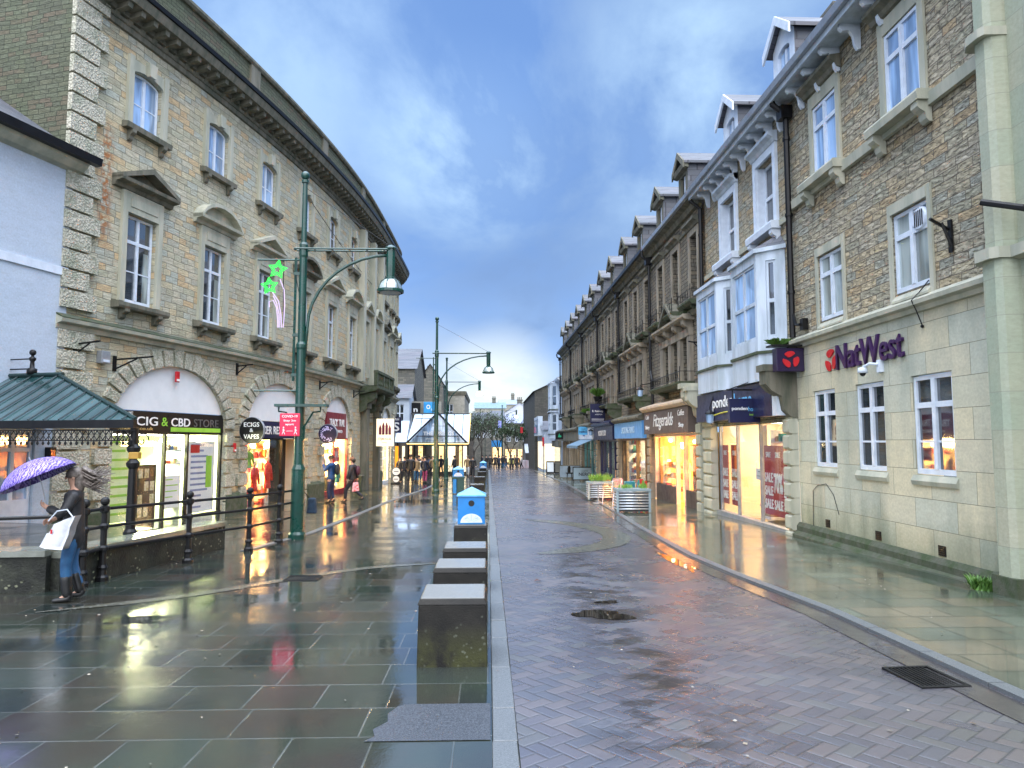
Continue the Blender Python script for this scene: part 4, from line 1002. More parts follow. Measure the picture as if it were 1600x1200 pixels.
e = empty('wall_lantern', WF.pt(8.72, 1.5, .0), 'black box lantern on the white wall beside the door', 'wall lamp'); mb = MB(); fbox(mb, WF, 8.6, 8.78, 1.3, 1.72, .01, .16); mb.build('case', black, e, bevel=.01)
mb = MB(); fbox(mb, WF, 8.63, 8.75, 1.36, 1.66, .16, .165); mb.build('glass', pane, e)
# iron glass canopy
CN = empty('glass_canopy', (-6.43, 13.2, gz(13.2)+.3), 'green glazed canopy with black lattice valance on an iron column at the left', 'canopy')
u_ = Vector((-.959, .283, 0)); v_ = Vector((.283, .959, 0)); Cc = Vector((-6.43, 13.2, 0))
def cp(a_, b_, z): q = Cc+u_*a_+v_*b_; return Vector((q.x, q.y, z))
EZ, RZ = 2.22, 3.25
mb = MB()
mb.hexa([cp(0,0,EZ), cp(6,0,EZ), cp(6,1.6,RZ), cp(3.5,1.6,RZ), cp(0,0,EZ+.02), cp(6,0,EZ+.02), cp(6,1.6,RZ+.02), cp(3.5,1.6,RZ+.02)])
mb.hexa([cp(0,.02,EZ), cp(3.5,1.62,RZ), cp(6,1.62,RZ), cp(6,3.2,EZ), cp(0,.02,EZ+.02), cp(3.5,1.62,RZ+.02), cp(6,1.62,RZ+.02), cp(6,3.2,EZ+.02)])
mb.build('glazed_roof', MATS['canopy_glass'], CN)
mb = MB()
for k in range(0, 17):
    a_ = .28+k*.36
    f = min(1, a_/3.5); mb.tube([cp(a_, -.02, EZ+.045), cp(a_ if a_ > 3.5 else a_, 1.6*f, EZ+.045+(RZ-EZ)*f)], .016, 5)
mb.tube([cp(0,0,EZ+.05), cp(3.5,1.6,RZ+.05)], .035, 6); mb.tube([cp(3.4,1.6,RZ+.06), cp(6,1.6,RZ+.06)], .05, 6);
mb.build('glazing_bars', copper, CN)
mb = MB()
def bar(a0, b0, a1, b1, z0, z1, w_=.04):
    p0, p1 = cp(a0,b0,0), cp(a1,b1,0); d = (p1-p0).normalized(); n = Vector((d.y,-d.x,0))*w_/2
    mb.hexa([Vector((q.x,q.y,z)) for z in (z0,z1) for q in (p0-n, p0+n, p1+n, p1-n)])
bar(0,0,6,0,EZ-.12,EZ+.03,.09); bar(0,0,6,0,EZ-.17,EZ-.15); bar(0,0,6,0,EZ-.36,EZ-.34)
mb.build('fascia', black, CN)
mb = MB()
for k in range(46):
    a_ = .06+k*.13
    for (za, zb) in ((EZ-.17, EZ-.34), (EZ-.34, EZ-.17)): mb.tube([cp(a_,0,za), cp(a_+.13,0,zb)], .011, 4)
    mb.tube([cp(a_+.065,0,EZ-.17), cp(a_+.065,0,EZ-.34)], .008, 4); mb.sphere(cp(a_+.065,0,EZ-.40), (.028,.012,.035), 6, 4); mb.tube([cp(a_+.065,0,EZ-.34), cp(a_+.065,0,EZ-.44)], .01, 4)
mb.build('lattice_valance', iron, CN)
mb = MB(); cb = cp(.12,.12,0); zb = gz(cb.y)+.2
mb.lathe([(.12,zb), (.12,zb+.25), (.085,zb+.3), (.075,zb+1.2), (.07,1.35), (.11,1.4), (.12,1.46), (.07,1.52), (.065,1.62), (.11,1.68), (.12,1.74), (.07,1.8), (.07,EZ-.12)], (cb.x, cb.y, 0), 12)
mb.build('column', iron, CN, smooth=False)
mb = MB()
for q in (0, 1):
    pts = []
    for k in range(15):
        a_ = k/14*2.2*PI; r_ = .17*(1-k/17); dd = u_ if q == 0 else v_
        pts.append(Vector((cb.x, cb.y, EZ-.30))+dd*(.2+r_*math.cos(a_))+Vector((0,0,r_*math.sin(a_)*.9-.05)))
    mb.tube(pts, .012, 5)
mb.build('scroll_bracket', iron, CN)
e = empty('finial_railing', cp(4.1, 1.6, RZ+.06), 'black iron railing with ball finials above the glass canopy ridge', 'railing')
mb = MB(); q = cp(4.25,1.6,0); mb.lathe([(.10,RZ+.08), (.10,RZ+.2), (.05,RZ+.22), (.04,RZ+.36), (.07,RZ+.40), (.07,RZ+.44), (.03,RZ+.47), (.03,RZ+.5)], (q.x,q.y,0), 10); mb.sphere((q.x,q.y,RZ+.56), .07); mb.build('finial', iron, e, smooth=True)
mb = MB(); mb.tube([cp(4.25,1.6,RZ+.42), cp(6,1.6,RZ+.42)], .016, 5); mb.tube([cp(4.25,1.6,RZ+.2), cp(6,1.6,RZ+.2)], .016, 5); mb.build('rails', iron, e)
e = empty('amber_lamp', cp(.05,-.05,1.58), 'small amber lamp box on the canopy column', 'lamp'); q = cp(-.02,-.08,0); mb = MB(); mb.box((-.02,-.08,-.06), (.16,.05,.06), Matrix.Translation((q.x,q.y,1.6))); mb.build('case', mat('amber', (.45,.25,.03), None, .3, 4, 0), e, bevel=.01)
# ------------------------------------------------------------------ low walls and railings
def lowwall(name, label, p0, p1, th, h, side, zh=0):
    fr = Line(p0, p1, side); e = empty(name, (p0[0], p0[1], gz(p0[1])), label, 'wall')
    n = max(2, int(fr.L/.8)); mb = MB(); mc = MB()
    for i in range(n):
        a_, b_ = fr.L*i/n, fr.L*(i+1)/n; za, zb = gz(fr.pt(a_,0).y), gz(fr.pt(b_,0).y)
        mb.hexa([fr.pt(a_,za-.3,0), fr.pt(b_,zb-.3,0), fr.pt(b_,zb-.3,-th), fr.pt(a_,za-.3,-th), fr.pt(a_,za+h,0), fr.pt(b_,zb+h,0), fr.pt(b_,zb+h,-th), fr.pt(a_,za+h,-th)])
        mc.hexa([fr.pt(a_+.004,za+h,.04), fr.pt(b_-.004,zb+h,.04), fr.pt(b_-.004,zb+h,-th-.03), fr.pt(a_+.004,za+h,-th-.03), fr.pt(a_+.004,za+h+.08,.04), fr.pt(b_-.004,zb+h+.08,.04), fr.pt(b_-.004,zb+h+.08,-th-.03), fr.pt(a_+.004,za+h+.08,-th-.03)])
    mb.build('wall_body', MATS['lich'], e); mc.build('coping', MATS['wetcop'], e); return e
def lich():
    m = bpy.data.materials.new('lichened_wall'); t = NT(m); v = t.co(); n = t.noise(v, 3, 5)
    li = t.new('ShaderNodeTexVoronoi'); li.inputs['Scale'].default_value = 9; t.l.new(t.vmap(v, sc=(1,1,1.4)), li.inputs['Vector'])
    col = t.mix(t.mapr(n, .4, .6), (.012,.013,.010), (.032,.035,.024))
    col = t.mix(t.m('MULTIPLY', t.mapr(li.outputs[0], .26, .16), t.mapr(t.noise(v, 1.7, 3), .45, .52, 0, .8)), col, (.25,.26,.17))
    t.bsdf(col, .7, 0, .4, t.bump(t.m('ADD', n, t.noise(v, 30, 4)), .8, .02)); MATS['lich'] = m
lich(); MATS['wetcop'] = mat('wet_coping', (.20,.21,.18), (.13,.14,.11), .16, 4, .25, spec=.8)
lowwall('low_stone_wall', 'low dark lichened stone wall with wet coping behind the black railings', (-5.82, 10.05), (-5.22, 14.5), .42, .44, 1)
lowwall('planter_wall', 'dark mossy retaining wall at the left edge below the white door', (-9.5, 9.75), (-5.95, 9.95), .4, .48, 1)
mb = MB(); mb.hexa([Vector(q) for q in ((-12,10.35,-.6), (-6.3,10.35,-.6), (-6.45,14.4,-.6), (-12.6,16.2,-.6), (-12,10.35,.26), (-6.3,10.35,.26), (-6.45,14.4,.16), (-12.6,16.2,.16))])
o = mb.build('raised_paving', slab_l); o['kind'] = 'structure'
PS = [(-5.67, 10.32), (-5.66, 10.82), (-5.12, 12.52), (-4.58, 13.98), (-4.38, 15.25), (-4.30, 16.4)]
RF = empty('railing_fence', (-5.1, 12.5, gz(12.5)), 'black iron railings with ball topped posts and three rails by the low wall', 'railing')
for i, (x, y) in enumerate(PS):
    g0 = gz(y); mb = MB(); mb.lathe([(.09,g0-.02), (.09,g0+.06), (.065,g0+.09), (.055,g0+.16), (.075,g0+.2), (.05,g0+.24), (.045,g0+.42), (.07,g0+.45), (.07,g0+.49), (.045,g0+.52), (.045,g0+.74), (.065,g0+.77), (.065,g0+.81), (.04,g0+.84), (.04,g0+.98), (.07,g0+1.02), (.07,g0+1.08), (.03,g0+1.1)], (x,y,0), 10)
    mb.sphere((x,y,g0+1.16), .065); mb.build('post', iron, RF)
for h in (.47, .79, 1.05):
    mb = MB(); mb.tube([(x, y, gz(y)+h) for x, y in PS], .024, 7)
    if h > 1: mb.tube([(-5.67,10.32,gz(10.3)+1.05), (-5.75,10.1,gz(10)+1.0), (-6.6,9.75,.83), (-7.1,9.7,.80), (-8.6,9.5,.52)], .026, 7)
    mb.build('rail', iron, RF)
# ------------------------------------------------------------------ right hand side. s = world Y, o towards the street
class YL(Line):
    def __init__(s, x0, x1=None, y0=0, y1=70):
        s.x0 = x0; s.x1 = x1 if x1 is not None else x0; s.y0 = y0; s.y1 = y1; s.ds = 50
    def pt(s, a, z, o=0): return Vector((s.x0+(s.x1-s.x0)*(a-s.y0)/(s.y1-s.y0)-o, a, z))
    def dirs(s, a): return Vector((0, 1, 0)), Vector((-1, 0, 0))
RB = YL(7.0)
RR = YL(6.95, 6.75, 22, 65)
def sillmb(fr, s0, s1, z, d=.2, h=.14, br=.3, bw=.14):
    mb = MB(); fprof(mb, fr, s0, s1, [(0,z-h), (d,z-h), (d+.02,z-h*.3), (d,z-.01), (0,z)])
    if br:
        for q in (s0+.14, s1-.14): bracket(mb, fr, q, z-h, bw, br, d*.9)
    return mb
def hood(fr, s0, s1, z):
    mb = MB(); fprof(mb, fr, s0, s1, [(0,z), (.08,z+.02), (.12,z+.10), (.24,z+.16), (.24,z+.24), (0,z+.28)]); return mb
def downpipe(fr, s, z0, z1, par, o=.12, r=.05, head=True, foot=None):
    mb = MB(); ptsd = [fr.pt(s, z1+.15, .45), fr.pt(s, z1-.1, .42), fr.pt(s, z1-.35, o), fr.pt(s, z0+.5, o)]
    if foot: ptsd += [fr.pt(s+foot, z0+.1, o+.02), fr.pt(s+foot, z0-2.4, o+.02)]
    else: ptsd += [fr.pt(s, z0, o)]
    mb.tube(ptsd, r, 8)
    z = z0+1
    while z < z1-.5: mb.lathe([(r+.02,z), (r+.02,z+.07)], fr.pt(s, 0, o), 8); z += 1.8
    if head: fbox(mb, fr, s-.14, s+.14, z1-.45, z1-.15, o-.1, o+.16)
    return mb.build('downpipe', black, par)
def eaves(fr, s0, s1, z, par, bracket_m=None, d=.55, step=1.15):
    mb = MB(); fprof(mb, fr, s0, s1, [(0,z-.06), (d-.05,z-.06), (d-.05,z-.10), (d,z-.10), (d,z+.14), (0,z+.14)]); mb.build('soffit', offwh, par)
    mb = MB(); fprof(mb, fr, s0, s1, [(d+.005,z+.02), (d+.1,z+.02), (d+.13,z+.15), (d+.10,z+.15), (d+.03,z+.1), (d+.005,z+.1)]); mb.build('gutter', bracket_m and grey or black, par)
    if bracket_m:
        s = s0+.35
        while s < s1-.1:
            mb = MB(); pts = [(0,z-.06), (d*.78,z-.06), (d*.82,z-.15), (d*.7,z-.21), (d*.42,z-.19), (d*.28,z-.29), (d*.22,z-.48), (d*.12,z-.56), (0,z-.55)]
            fprof(mb, fr, s-.04, s+.04, pts); mb.build('eaves_bracket', white, par); s += step
def roofmb(fr, s0, s1, z, d=.4, dep=5, rise=4.2):
    mb = MB(); mb.quad([fr.pt(s0,z,d), fr.pt(s1,z,d), fr.pt(s1,z+rise,-dep), fr.pt(s0,z+rise,-dep)], [(s0,0), (s1,0), (s1,6), (s0,6)]); mb.quad([fr.pt(s0,z+rise,-dep), fr.pt(s1,z+rise,-dep), fr.pt(s1,z,-2*dep), fr.pt(s0,z,-2*dep)], [(s0,0), (s1,0), (s1,6), (s0,6)])
    return mb
def dormer(fr, s, z0, z1, wd, par, m, sidem, stone=False, ob=.1):
    """gabled dormer standing on the eaves"""
    h = wd/2; ap = z1+wd*.42
    mb = MB()
    fwall(mb, YOff(fr, ob), s-h, s+h, z0, z1, [op(s-h*.55, s+h*.55, z0+.25, z1-.28, .14 if not stone else 0, .12)])
    f = YOff(fr, ob)
    mb.quad([f.pt(s-h,z1), f.pt(s+h,z1), f.pt(s,ap), f.pt(s,ap)][:3]+[f.pt(s,ap)])
    d_ = mb.build('dormer', m, par)
    mb = MB()
    for q in (-h, h): mb.quad([f.pt(s+q,z0), f.pt(s+q,z1), f.pt(s+q,z1,-2.6), f.pt(s+q,z0,-2.6)])
    mb.build('dormer_cheek', sidem, d_)
    mb = MB(); e = .16
    for q in (-1, 1):
        mb.hexa([f.pt(s,ap+.02,e), f.pt(s+q*(h+e),z1-.06,e), f.pt(s+q*(h+e),z1-.06,-3), f.pt(s,ap+.02,-3), f.pt(s,ap+.1,e), f.pt(s+q*(h+e),z1+.03,e), f.pt(s+q*(h+e),z1+.03,-3), f.pt(s,ap+.1,-3)])
    mb.build('dormer_roof', MATS['slate'], d_)
    mb = MB()
    for q in (-1, 1):
        mb.hexa([f.pt(s,ap-.12,e), f.pt(s+q*(h+e),z1-.22,e), f.pt(s+q*(h+e),z1-.22,e+.05), f.pt(s,ap-.12,e+.05), f.pt(s,ap+.1,e), f.pt(s+q*(h+e),z1+.02,e), f.pt(s+q*(h+e),z1+.02,e+.05), f.pt(s,ap+.1,e+.05)])
    if stone: fprof(mb, f, s-h-.12, s+h+.12, [(0,z1-.2), (.15,z1-.16), (.2,z1-.02), (0,z1)]); 
    mb.build('barge_board', m if stone else white, d_)
    window(f, d_, s-h*.54, s+h*.54, z0+.26, z1-.29, -.1, ('v.5',), (), fwid=.05, rise=.13 if not stone else 0, name='dormer_window', pm=pane3) if False else None
    mb = MB(); fbox(mb, f, s-h*.53, s+h*.53, z0+.27, z1-.2, -.1, -.08); mb.cur = 1; fbox(mb, f, s-.03, s+.03, z0+.27, z1-.2, -.08, -.05); mb.build('dormer_window', [pane2 if not stone else pane, white], d_)
class YOff:
    def __init__(s, fr, o): s.f = fr; s.o = o; s.ds = getattr(fr, 'ds', 50)
    def pt(s, a, z, o=0): return s.f.pt(a, z, o+s.o)
    def dirs(s, a): return s.f.dirs(a)
# ---------------- bank building
BK = empty('bank_building', RB.pt(12.6, -.25), 'sandstone bank with rough upper storeys and smooth ashlar ground floor at the right', 'building')
Y0, Y1 = 9.3, 15.85
GW = [(10.48, 11.52), (12.34, 13.32), (14.12, 15.08)]; UW = [(10.86, 11.88), (13.62, 14.66)]
mb = MB(); fwall(mb, RB, Y0, Y1, -1, 4.02, [op(a, b, 1.31, 2.93, 0, .14) for a, b in GW]); mb.build('ground_floor_wall', MATS['ashlar'], BK)
RU = YOff(RB, -.02)
mb = MB(); fwall(mb, RU, Y0, Y1, 4.02, 10.0, [op(a, b, 4.36, 5.76, 0, .16) for a, b in UW]+[op(a, b, 7.42, 9.02, 0, .10) for a, b in UW]); mb.build('upper_wall', MATS['bank_up'], BK)
mb = MB(); fprof(mb, RB, Y0, Y1, [(0,3.94), (.06,3.95), (.08,4.02), (.16,4.05), (.17,4.12), (0,4.22)]); mb.build('string_course', trim, BK)
mb = MB(); fprof(mb, RB, Y0, Y1, [(0,7.14), (.07,7.15), (.09,7.34), (0,7.37)]); mb.build('sill_band', trim, BK)
mb = MB(); fprof(mb, RB, Y0, Y1+.1, [(0,-1), (.20,-1), (.20,-.20), (.10,-.12), (.10,-.02), (.04,.06), (0,.06)]); mb.build('plinth', mossy, BK)
for i, (a, b) in enumerate(GW):
    wi = window(RB, BK, a+.01, b-.01, 1.33, 2.91, -.10, ('v.5',), (.70, -.33), fwid=.065, pm=pane)
    mb = MB(); fprof(mb, RB, a-.05, b+.05, [(0,1.15), (.03,1.15), (.05,1.22), (0,1.31)]); mb.build('sill', trim, wi)
for a, b in UW:
    wi = window(RB, BK, a+.01, b-.01, 4.38, 5.74, -.10, ('v.5',), (.70,), fwid=.06, pm=pane3)
    mb = MB(); fbox(mb, RB, a-.10, a, 4.2, 5.95, -.015, .02); fbox(mb, RB, b, b+.10, 4.2, 5.95, -.015, .02); fbox(mb, RB, a, b, 5.76, 5.94, -.015, .033); fprof(mb, RB, a, b, [(0,4.2), (.06,4.2), (.06,4.24), (-.05,4.37), (-.1,4.37)]); mb.build('surround', trim, wi)
    wi = window(RB, BK, a+.01, b-.01, 7.44, 9.0, -.06, ('v.5',), (.70,), fwid=.06, pm=pane2)
    mb = MB(); fbox(mb, RB, a-.15, a, 7.4, 9.3, -.015, .03); fbox(mb, RB, b, b+.15, 7.4, 9.3, -.015, .03); fbox(mb, RB, a, b, 9.02, 9.3, -.015, .028); mb.build('surround', trim, wi)
    hood(RB, a-.25, b+.25, 9.3).build('hood', trimd, wi)
    sillmb(RB, a-.28, b+.28, 7.42, .26, .18, .34, .18).build('sill', trim, wi)
fan = empty('window_fan', RB.pt(11.12, 5.5, -.1), 'round white extractor fan in the upper light of the bank first floor window', 'fan'); c = RB.pt(11.12, 5.48, -.09); Mx = Matrix(((0,0,-1),(0,1,0),(1,0,0))).to_4x4(); Mx.translation = c
mb = MB(); mb.lathe([(.20,0), (.20,.05), (.17,.09), (.14,.09)], (0,0,0), 20); mb.v = [tuple(Mx @ Vector(v)) for v in mb.v]; mb.build('rim', white, fan)
mb = MB()
for k in range(5): mb.box((-.13,-.12+k*.05,.092), (.13,-.10+k*.05,.10), Mx)
mb.build('grille', iron, fan)
for i, s in enumerate((10.9, 12.7, 14.6)):
    e = empty('air_vent', RB.pt(s, .12, 0), ['dark square air vent low on the bank wall, nearest the camera', 'dark square air vent low on the bank wall, in the middle', 'dark square air vent low on the bank wall, nearest the homeware shop'][i], 'vent', 'air vents low on the bank wall')
    mb = MB(); fbox(mb, RB, s-.09, s+.09, .09, .25, .0, .012); mb.build('plate', iron, e)
    mb = MB()
    for k in range(4): fbox(mb, RB, s-.07, s+.07, .11+k*.033, .125+k*.033, .012, .02)
    mb.build('louvres', grey if False else black, e)
eaves(RB, Y0-.2, Y1, 9.78, BK, True, .5, .80)
roofmb(RB, Y0-.3, Y1, 9.92, .5).build('roof', MATS['slate'], BK)
dormer(RB, 15.9, 9.9, 11.30, 1.2, BK, white, MATS['slate'], ob=.05)
mb = MB(); fbox(mb, RB, 17.4, 18.0, 10.5, 13.2, -3.0, -2.0); fbox(mb, RB, 17.3, 18.1, 13.0, 13.25, -3.1, -1.9); mb.build('chimney', MATS['far_stone'], BK)
downpipe(RB, 15.74, 4.2, 9.75, BK, .12, .07)
# lettering and emblem on the bank
def emblem(par, c, X, N, r, m):
    """three rounded leaves turning round a centre"""
    Z = Vector((0,0,1)); mb = MB()
    for k in range(3):
        a = PI/2+k*2*PI/3; pts = []
        for j in range(9):
            b = a-.62+1.55*j/8; q = r*(.98 if 0 < j < 8 else .88); pts.append((q*math.cos(b), q*math.sin(b)))
        pts += [(r*.42*math.cos(a+.95), r*.42*math.sin(a+.95)), (r*.30*math.cos(a+.2), r*.30*math.sin(a+.2)), (r*.55*math.cos(a-.5), r*.55*math.sin(a-.5))]
        n = len(pts); f = [mb.vert(c+X*x+Z*z_+N*.03) for x, z_ in pts]; g = [mb.vert(c+X*x+Z*z_) for x, z_ in pts]
        mb.face(f); mb.face(g[::-1])
        for i in range(n): mb.face((f[i], f[(i+1)%n], g[(i+1)%n], g[i]))
    return mb.build('emblem', m, par)
e = empty('wall_lettering', RB.pt(12.9, 3.3, 0), 'dark purple bank name lettering with red emblem on the pale stone wall', 'lettering')
emblem(e, RB.pt(14.18, 3.50, .01), Vector((0,-1,0)), Vector((-1,0,0)), .235, red)
text('letters', 'NatWest', RB.pt(12.78, 3.52, .012), (0,-1,0), (0,0,1), 2.3, .50, purple, e, .045, bold=.006)
c = (6.68, 15.55, 3.66)
e = flag_sign('hanging_sign', 'purple box sign with red three leaf emblem projecting from the bank corner', c, .62, .52, mat('bank_purple', (.018,.008,.045), None, .35, 4, 0), [], th=.24, bracket_to=(7.0, 15.55, 3.66))
emblem(e, Vector(c)+Vector((0,-.12,-.0)), Vector((1,0,0)), Vector((0,-1,0)), .19, red)
mb = MB(); mb.box((6.25,15.38,3.95), (7.02,15.72,3.99)); mb.build('cap', iron, e)
e = empty('cctv_camera', RB.pt(12.55, 3.2, 0), 'white dome security camera below the purple bank lettering', 'camera')
mb = MB(); fbox(mb, RB, 12.30, 12.40, 3.08, 3.30, 0, .08); mb.tube([RB.pt(12.35,3.22,.08), RB.pt(12.5,3.25,.15), RB.pt(12.62,3.20,.2)], .024, 8); mb.build('mount', white, e)
mb = MB(); mb.lathe([(.03,.11), (.075,.095), (.085,.04), (.085,0)], RB.pt(12.65, 3.09, .2), 14); mb.build('housing', white, e, smooth=True)
mb = MB(); mb.sphere(RB.pt(12.65, 3.09, .2), (.055,.055,.06)); mb.build('dome', black, e, smooth=True)
e = empty('wall_bracket', RB.pt(10.3, 5.0, 0), 'black iron flag bracket on the rough stone beside the window with the fan', 'bracket'); mb = MB(); mb.tube([RB.pt(10.35,5.05,0), RB.pt(10.28,5.2,.35)], .025, 6); mb.tube([RB.pt(10.3,4.75,0), RB.pt(10.3,5.15,.16)], .022, 6); fbox(mb, RB, 10.28, 10.36, 4.7, 5.2, 0, .03); mb.build('arm', iron, e)
e = empty('wall_bracket', RB.pt(15.35, 4.5, 0), 'black iron bracket at the foot of the bank downpipe', 'bracket'); mb = MB(); mb.tube([RB.pt(15.72,4.75,.1), RB.pt(15.5,4.45,.14), RB.pt(15.3,4.42,.14)], .035, 6); fbox(mb, RB, 15.2, 15.36, 4.3, 4.55, 0, .12); mb.build('arm', iron, e)
e = empty('wall_cable', RB.pt(10.9, 4.0, 0), 'black cable hanging from the bank first floor window over the string course', 'cable'); mb = MB(); mb.tube([RB.pt(10.95,4.42,-.02), RB.pt(11.05,4.25,.08), RB.pt(11.1,4.12,.19), RB.pt(11.12,3.95,.1), RB.pt(11.1,3.72,.03)], .01, 5); mb.sphere(RB.pt(11.1,3.70,.03), .03, 6, 4); mb.build('cable', iron, e)
e = empty('wall_cable', RB.pt(15, .5, 0), 'thin looped cable low on the bank wall near the homeware shop', 'cable'); mb = MB(); mb.tube([RB.pt(15.2,.05,.03), RB.pt(15.2,.8,.015), RB.pt(15.0,.92,.015), RB.pt(14.6,.98,.015), RB.pt(14.3,.78,.015), RB.pt(14.1,.4,.015)], .007, 4); mb.build('cable', iron, e)
# pale ashlar building beyond the frame edge
NB = empty('ashlar_building', RB.pt(7, -.1), 'pale greenish ashlar building with tall pilaster cut off by the right edge', 'building')
RN = YOff(RB, .06)
mb = MB(); fwall(mb, RN, -2, 8.93, -1, 10.5, [op(7.2, 8.2, 5.2, 8.2, 0, .2)]); mb.build('wall', MATS['ashlar2'], NB)
mb = MB(); mb.prism([(6.72,8.93), (6.66,9.0), (6.66,9.22), (6.78,9.36), (7.02,9.36), (7.02,8.90), (6.9,8.90)], -1, 4.25); mb.prism([(6.76,8.95), (6.70,9.02), (6.70,9.2), (6.8,9.32), (7.02,9.32), (7.02,8.92), (6.9,8.92)], 4.4, 11); mb.build('pilaster', MATS['ashlar2'], NB)
mb = MB(); mb.prism([(6.66,8.9), (6.58,8.98), (6.58,9.26), (6.72,9.42), (7.03,9.42), (7.03,8.86)], 4.25, 4.4); fprof(mb, RN, -2, 8.9, [(0,4.22), (.14,4.25), (.14,4.4), (0,4.45)]); mb.prism([(6.64,8.92), (6.60,9.0), (6.60,9.24), (6.7,9.40), (7.0,9.40), (7.0,8.9)], 7.3, 7.42); mb.build('moulding', trim, NB)
window(RN, NB, 7.22, 8.18, 5.22, 8.18, -.15, ('v.5',), (.7,), pm=pane2)
mb = MB(); fprof(mb, RN, 6.9, 8.5, [(0,8.3), (.15,8.32), (.16,8.45), (0,8.5)]); mb.build('hood', trimd, NB)
mb = MB(); mb.prism([(6.62,8.86), (6.62,9.30), (6.74,9.44), (7.04,9.44), (7.04,8.86)], -1, .12); mb.build('plinth', MATS['mossy_stone'], NB)
e = empty('flagpole_bracket', RN.pt(8.7, 5.3, 0), 'thick black flagpole stub jutting from the pale ashlar wall at the right edge', 'flagpole'); mb = MB(); mb.tube([RN.pt(8.55,4.75,0), RN.pt(8.62,4.82,.15), RN.pt(8.95,5.0,.45)], .045, 8); fbox(mb, RN, 8.45, 8.65, 4.55, 4.95, 0, .06); mb.build('pole', black, e)
# weeds at the wall foot
def weeds(name, label, cx, cy, z, r, n, h, m=None):
    mb = MB()
    for _ in range(n):
        a = random.uniform(0, 2*PI); q = r*random.random()**.5; x, y = cx+q*math.cos(a), cy+q*math.sin(a); b = random.uniform(0, 2*PI); l = h*random.uniform(.5, 1.1); w_ = l*.12
        dx, dy = math.cos(b), math.sin(b); t_ = random.uniform(.2, .9)*l
        mb.face([mb.vert((x-dy*w_, y+dx*w_, z)), mb.vert((x+dy*w_, y-dx*w_, z)), mb.vert((x+dx*t_*.6+dy*w_, y+dy*t_*.6-dx*w_, z+l*.7)), mb.vert((x+dx*t_, y+dy*t_, z+l))])
    o = mb.build(name, m or leafm); tag(o, label, 'weeds', None, 'stuff'); return o
leafm = mat('leaf', (.10,.20,.03), (.05,.13,.02), .5, 9, 0); leafl = mat('leaf_bright', (.22,.40,.05), (.12,.28,.03), .5, 9, 0)
weeds('weeds', 'clump of green weeds and moss at the foot of the bank wall near the right edge', 6.68, 9.55, -.14, .16, 300, .17)
# ---------------- homeware building (white oriels)
HW = empty('homeware_building', RB.pt(19.1, -.3), 'stone shop building with two white oriel windows and white dormers next to the bank', 'building')
Y0, Y1 = 15.85, 22.42
WW = [(16.75, 17.85), (19.5, 20.65)]
mb = MB(); fwall(mb, RU, Y0, Y1, 2.3, 10.0, [op(a, b, 7.18, 8.95, 0, .28) for a, b in WW]); mb.build('upper_wall', MATS['bank_up'], HW)
mb = MB(); fprof(mb, RB, Y0, Y1, [(0,7.0), (.05,7.0), (.06,7.14), (0,7.16)]); mb.build('sill_band', trim, HW)
eaves(RB, Y0, Y1, 9.78, HW, True, .5, .62)
roofmb(RB, Y0, Y1, 9.92, .5).build('roof', MATS['slate'], HW)
dormer(RB, 19.6, 9.9, 11.25, 1.2, HW, white, MATS['slate'], ob=.05)
for a, b in WW:
    wi = window(RB, HW, a+.02, b-.02, 7.2, 8.93, -.24, (), (.5,), fwid=.08, pm=pane)
    mb = MB(); fbox(mb, RB, a-.18, a, 7.1, 9.15, -.015, .06); fbox(mb, RB, b, b+.18, 7.1, 9.15, -.015, .06); fbox(mb, RB, a, b, 8.95, 9.15, -.015, .058); 
    fbox(mb, RB, a, a+.015, 7.2, 8.94, -.26, 0.0); fbox(mb, RB, b-.015, b, 7.2, 8.94, -.26, 0.0); mb.build('surround', white, wi)
    h = hood(RB, a-.24, b+.24, 9.14).build('hood', offwh, wi)
    sillmb(RB, a-.3, b+.3, 7.16, .24, .2, .34, .18).build('sill', white, wi)
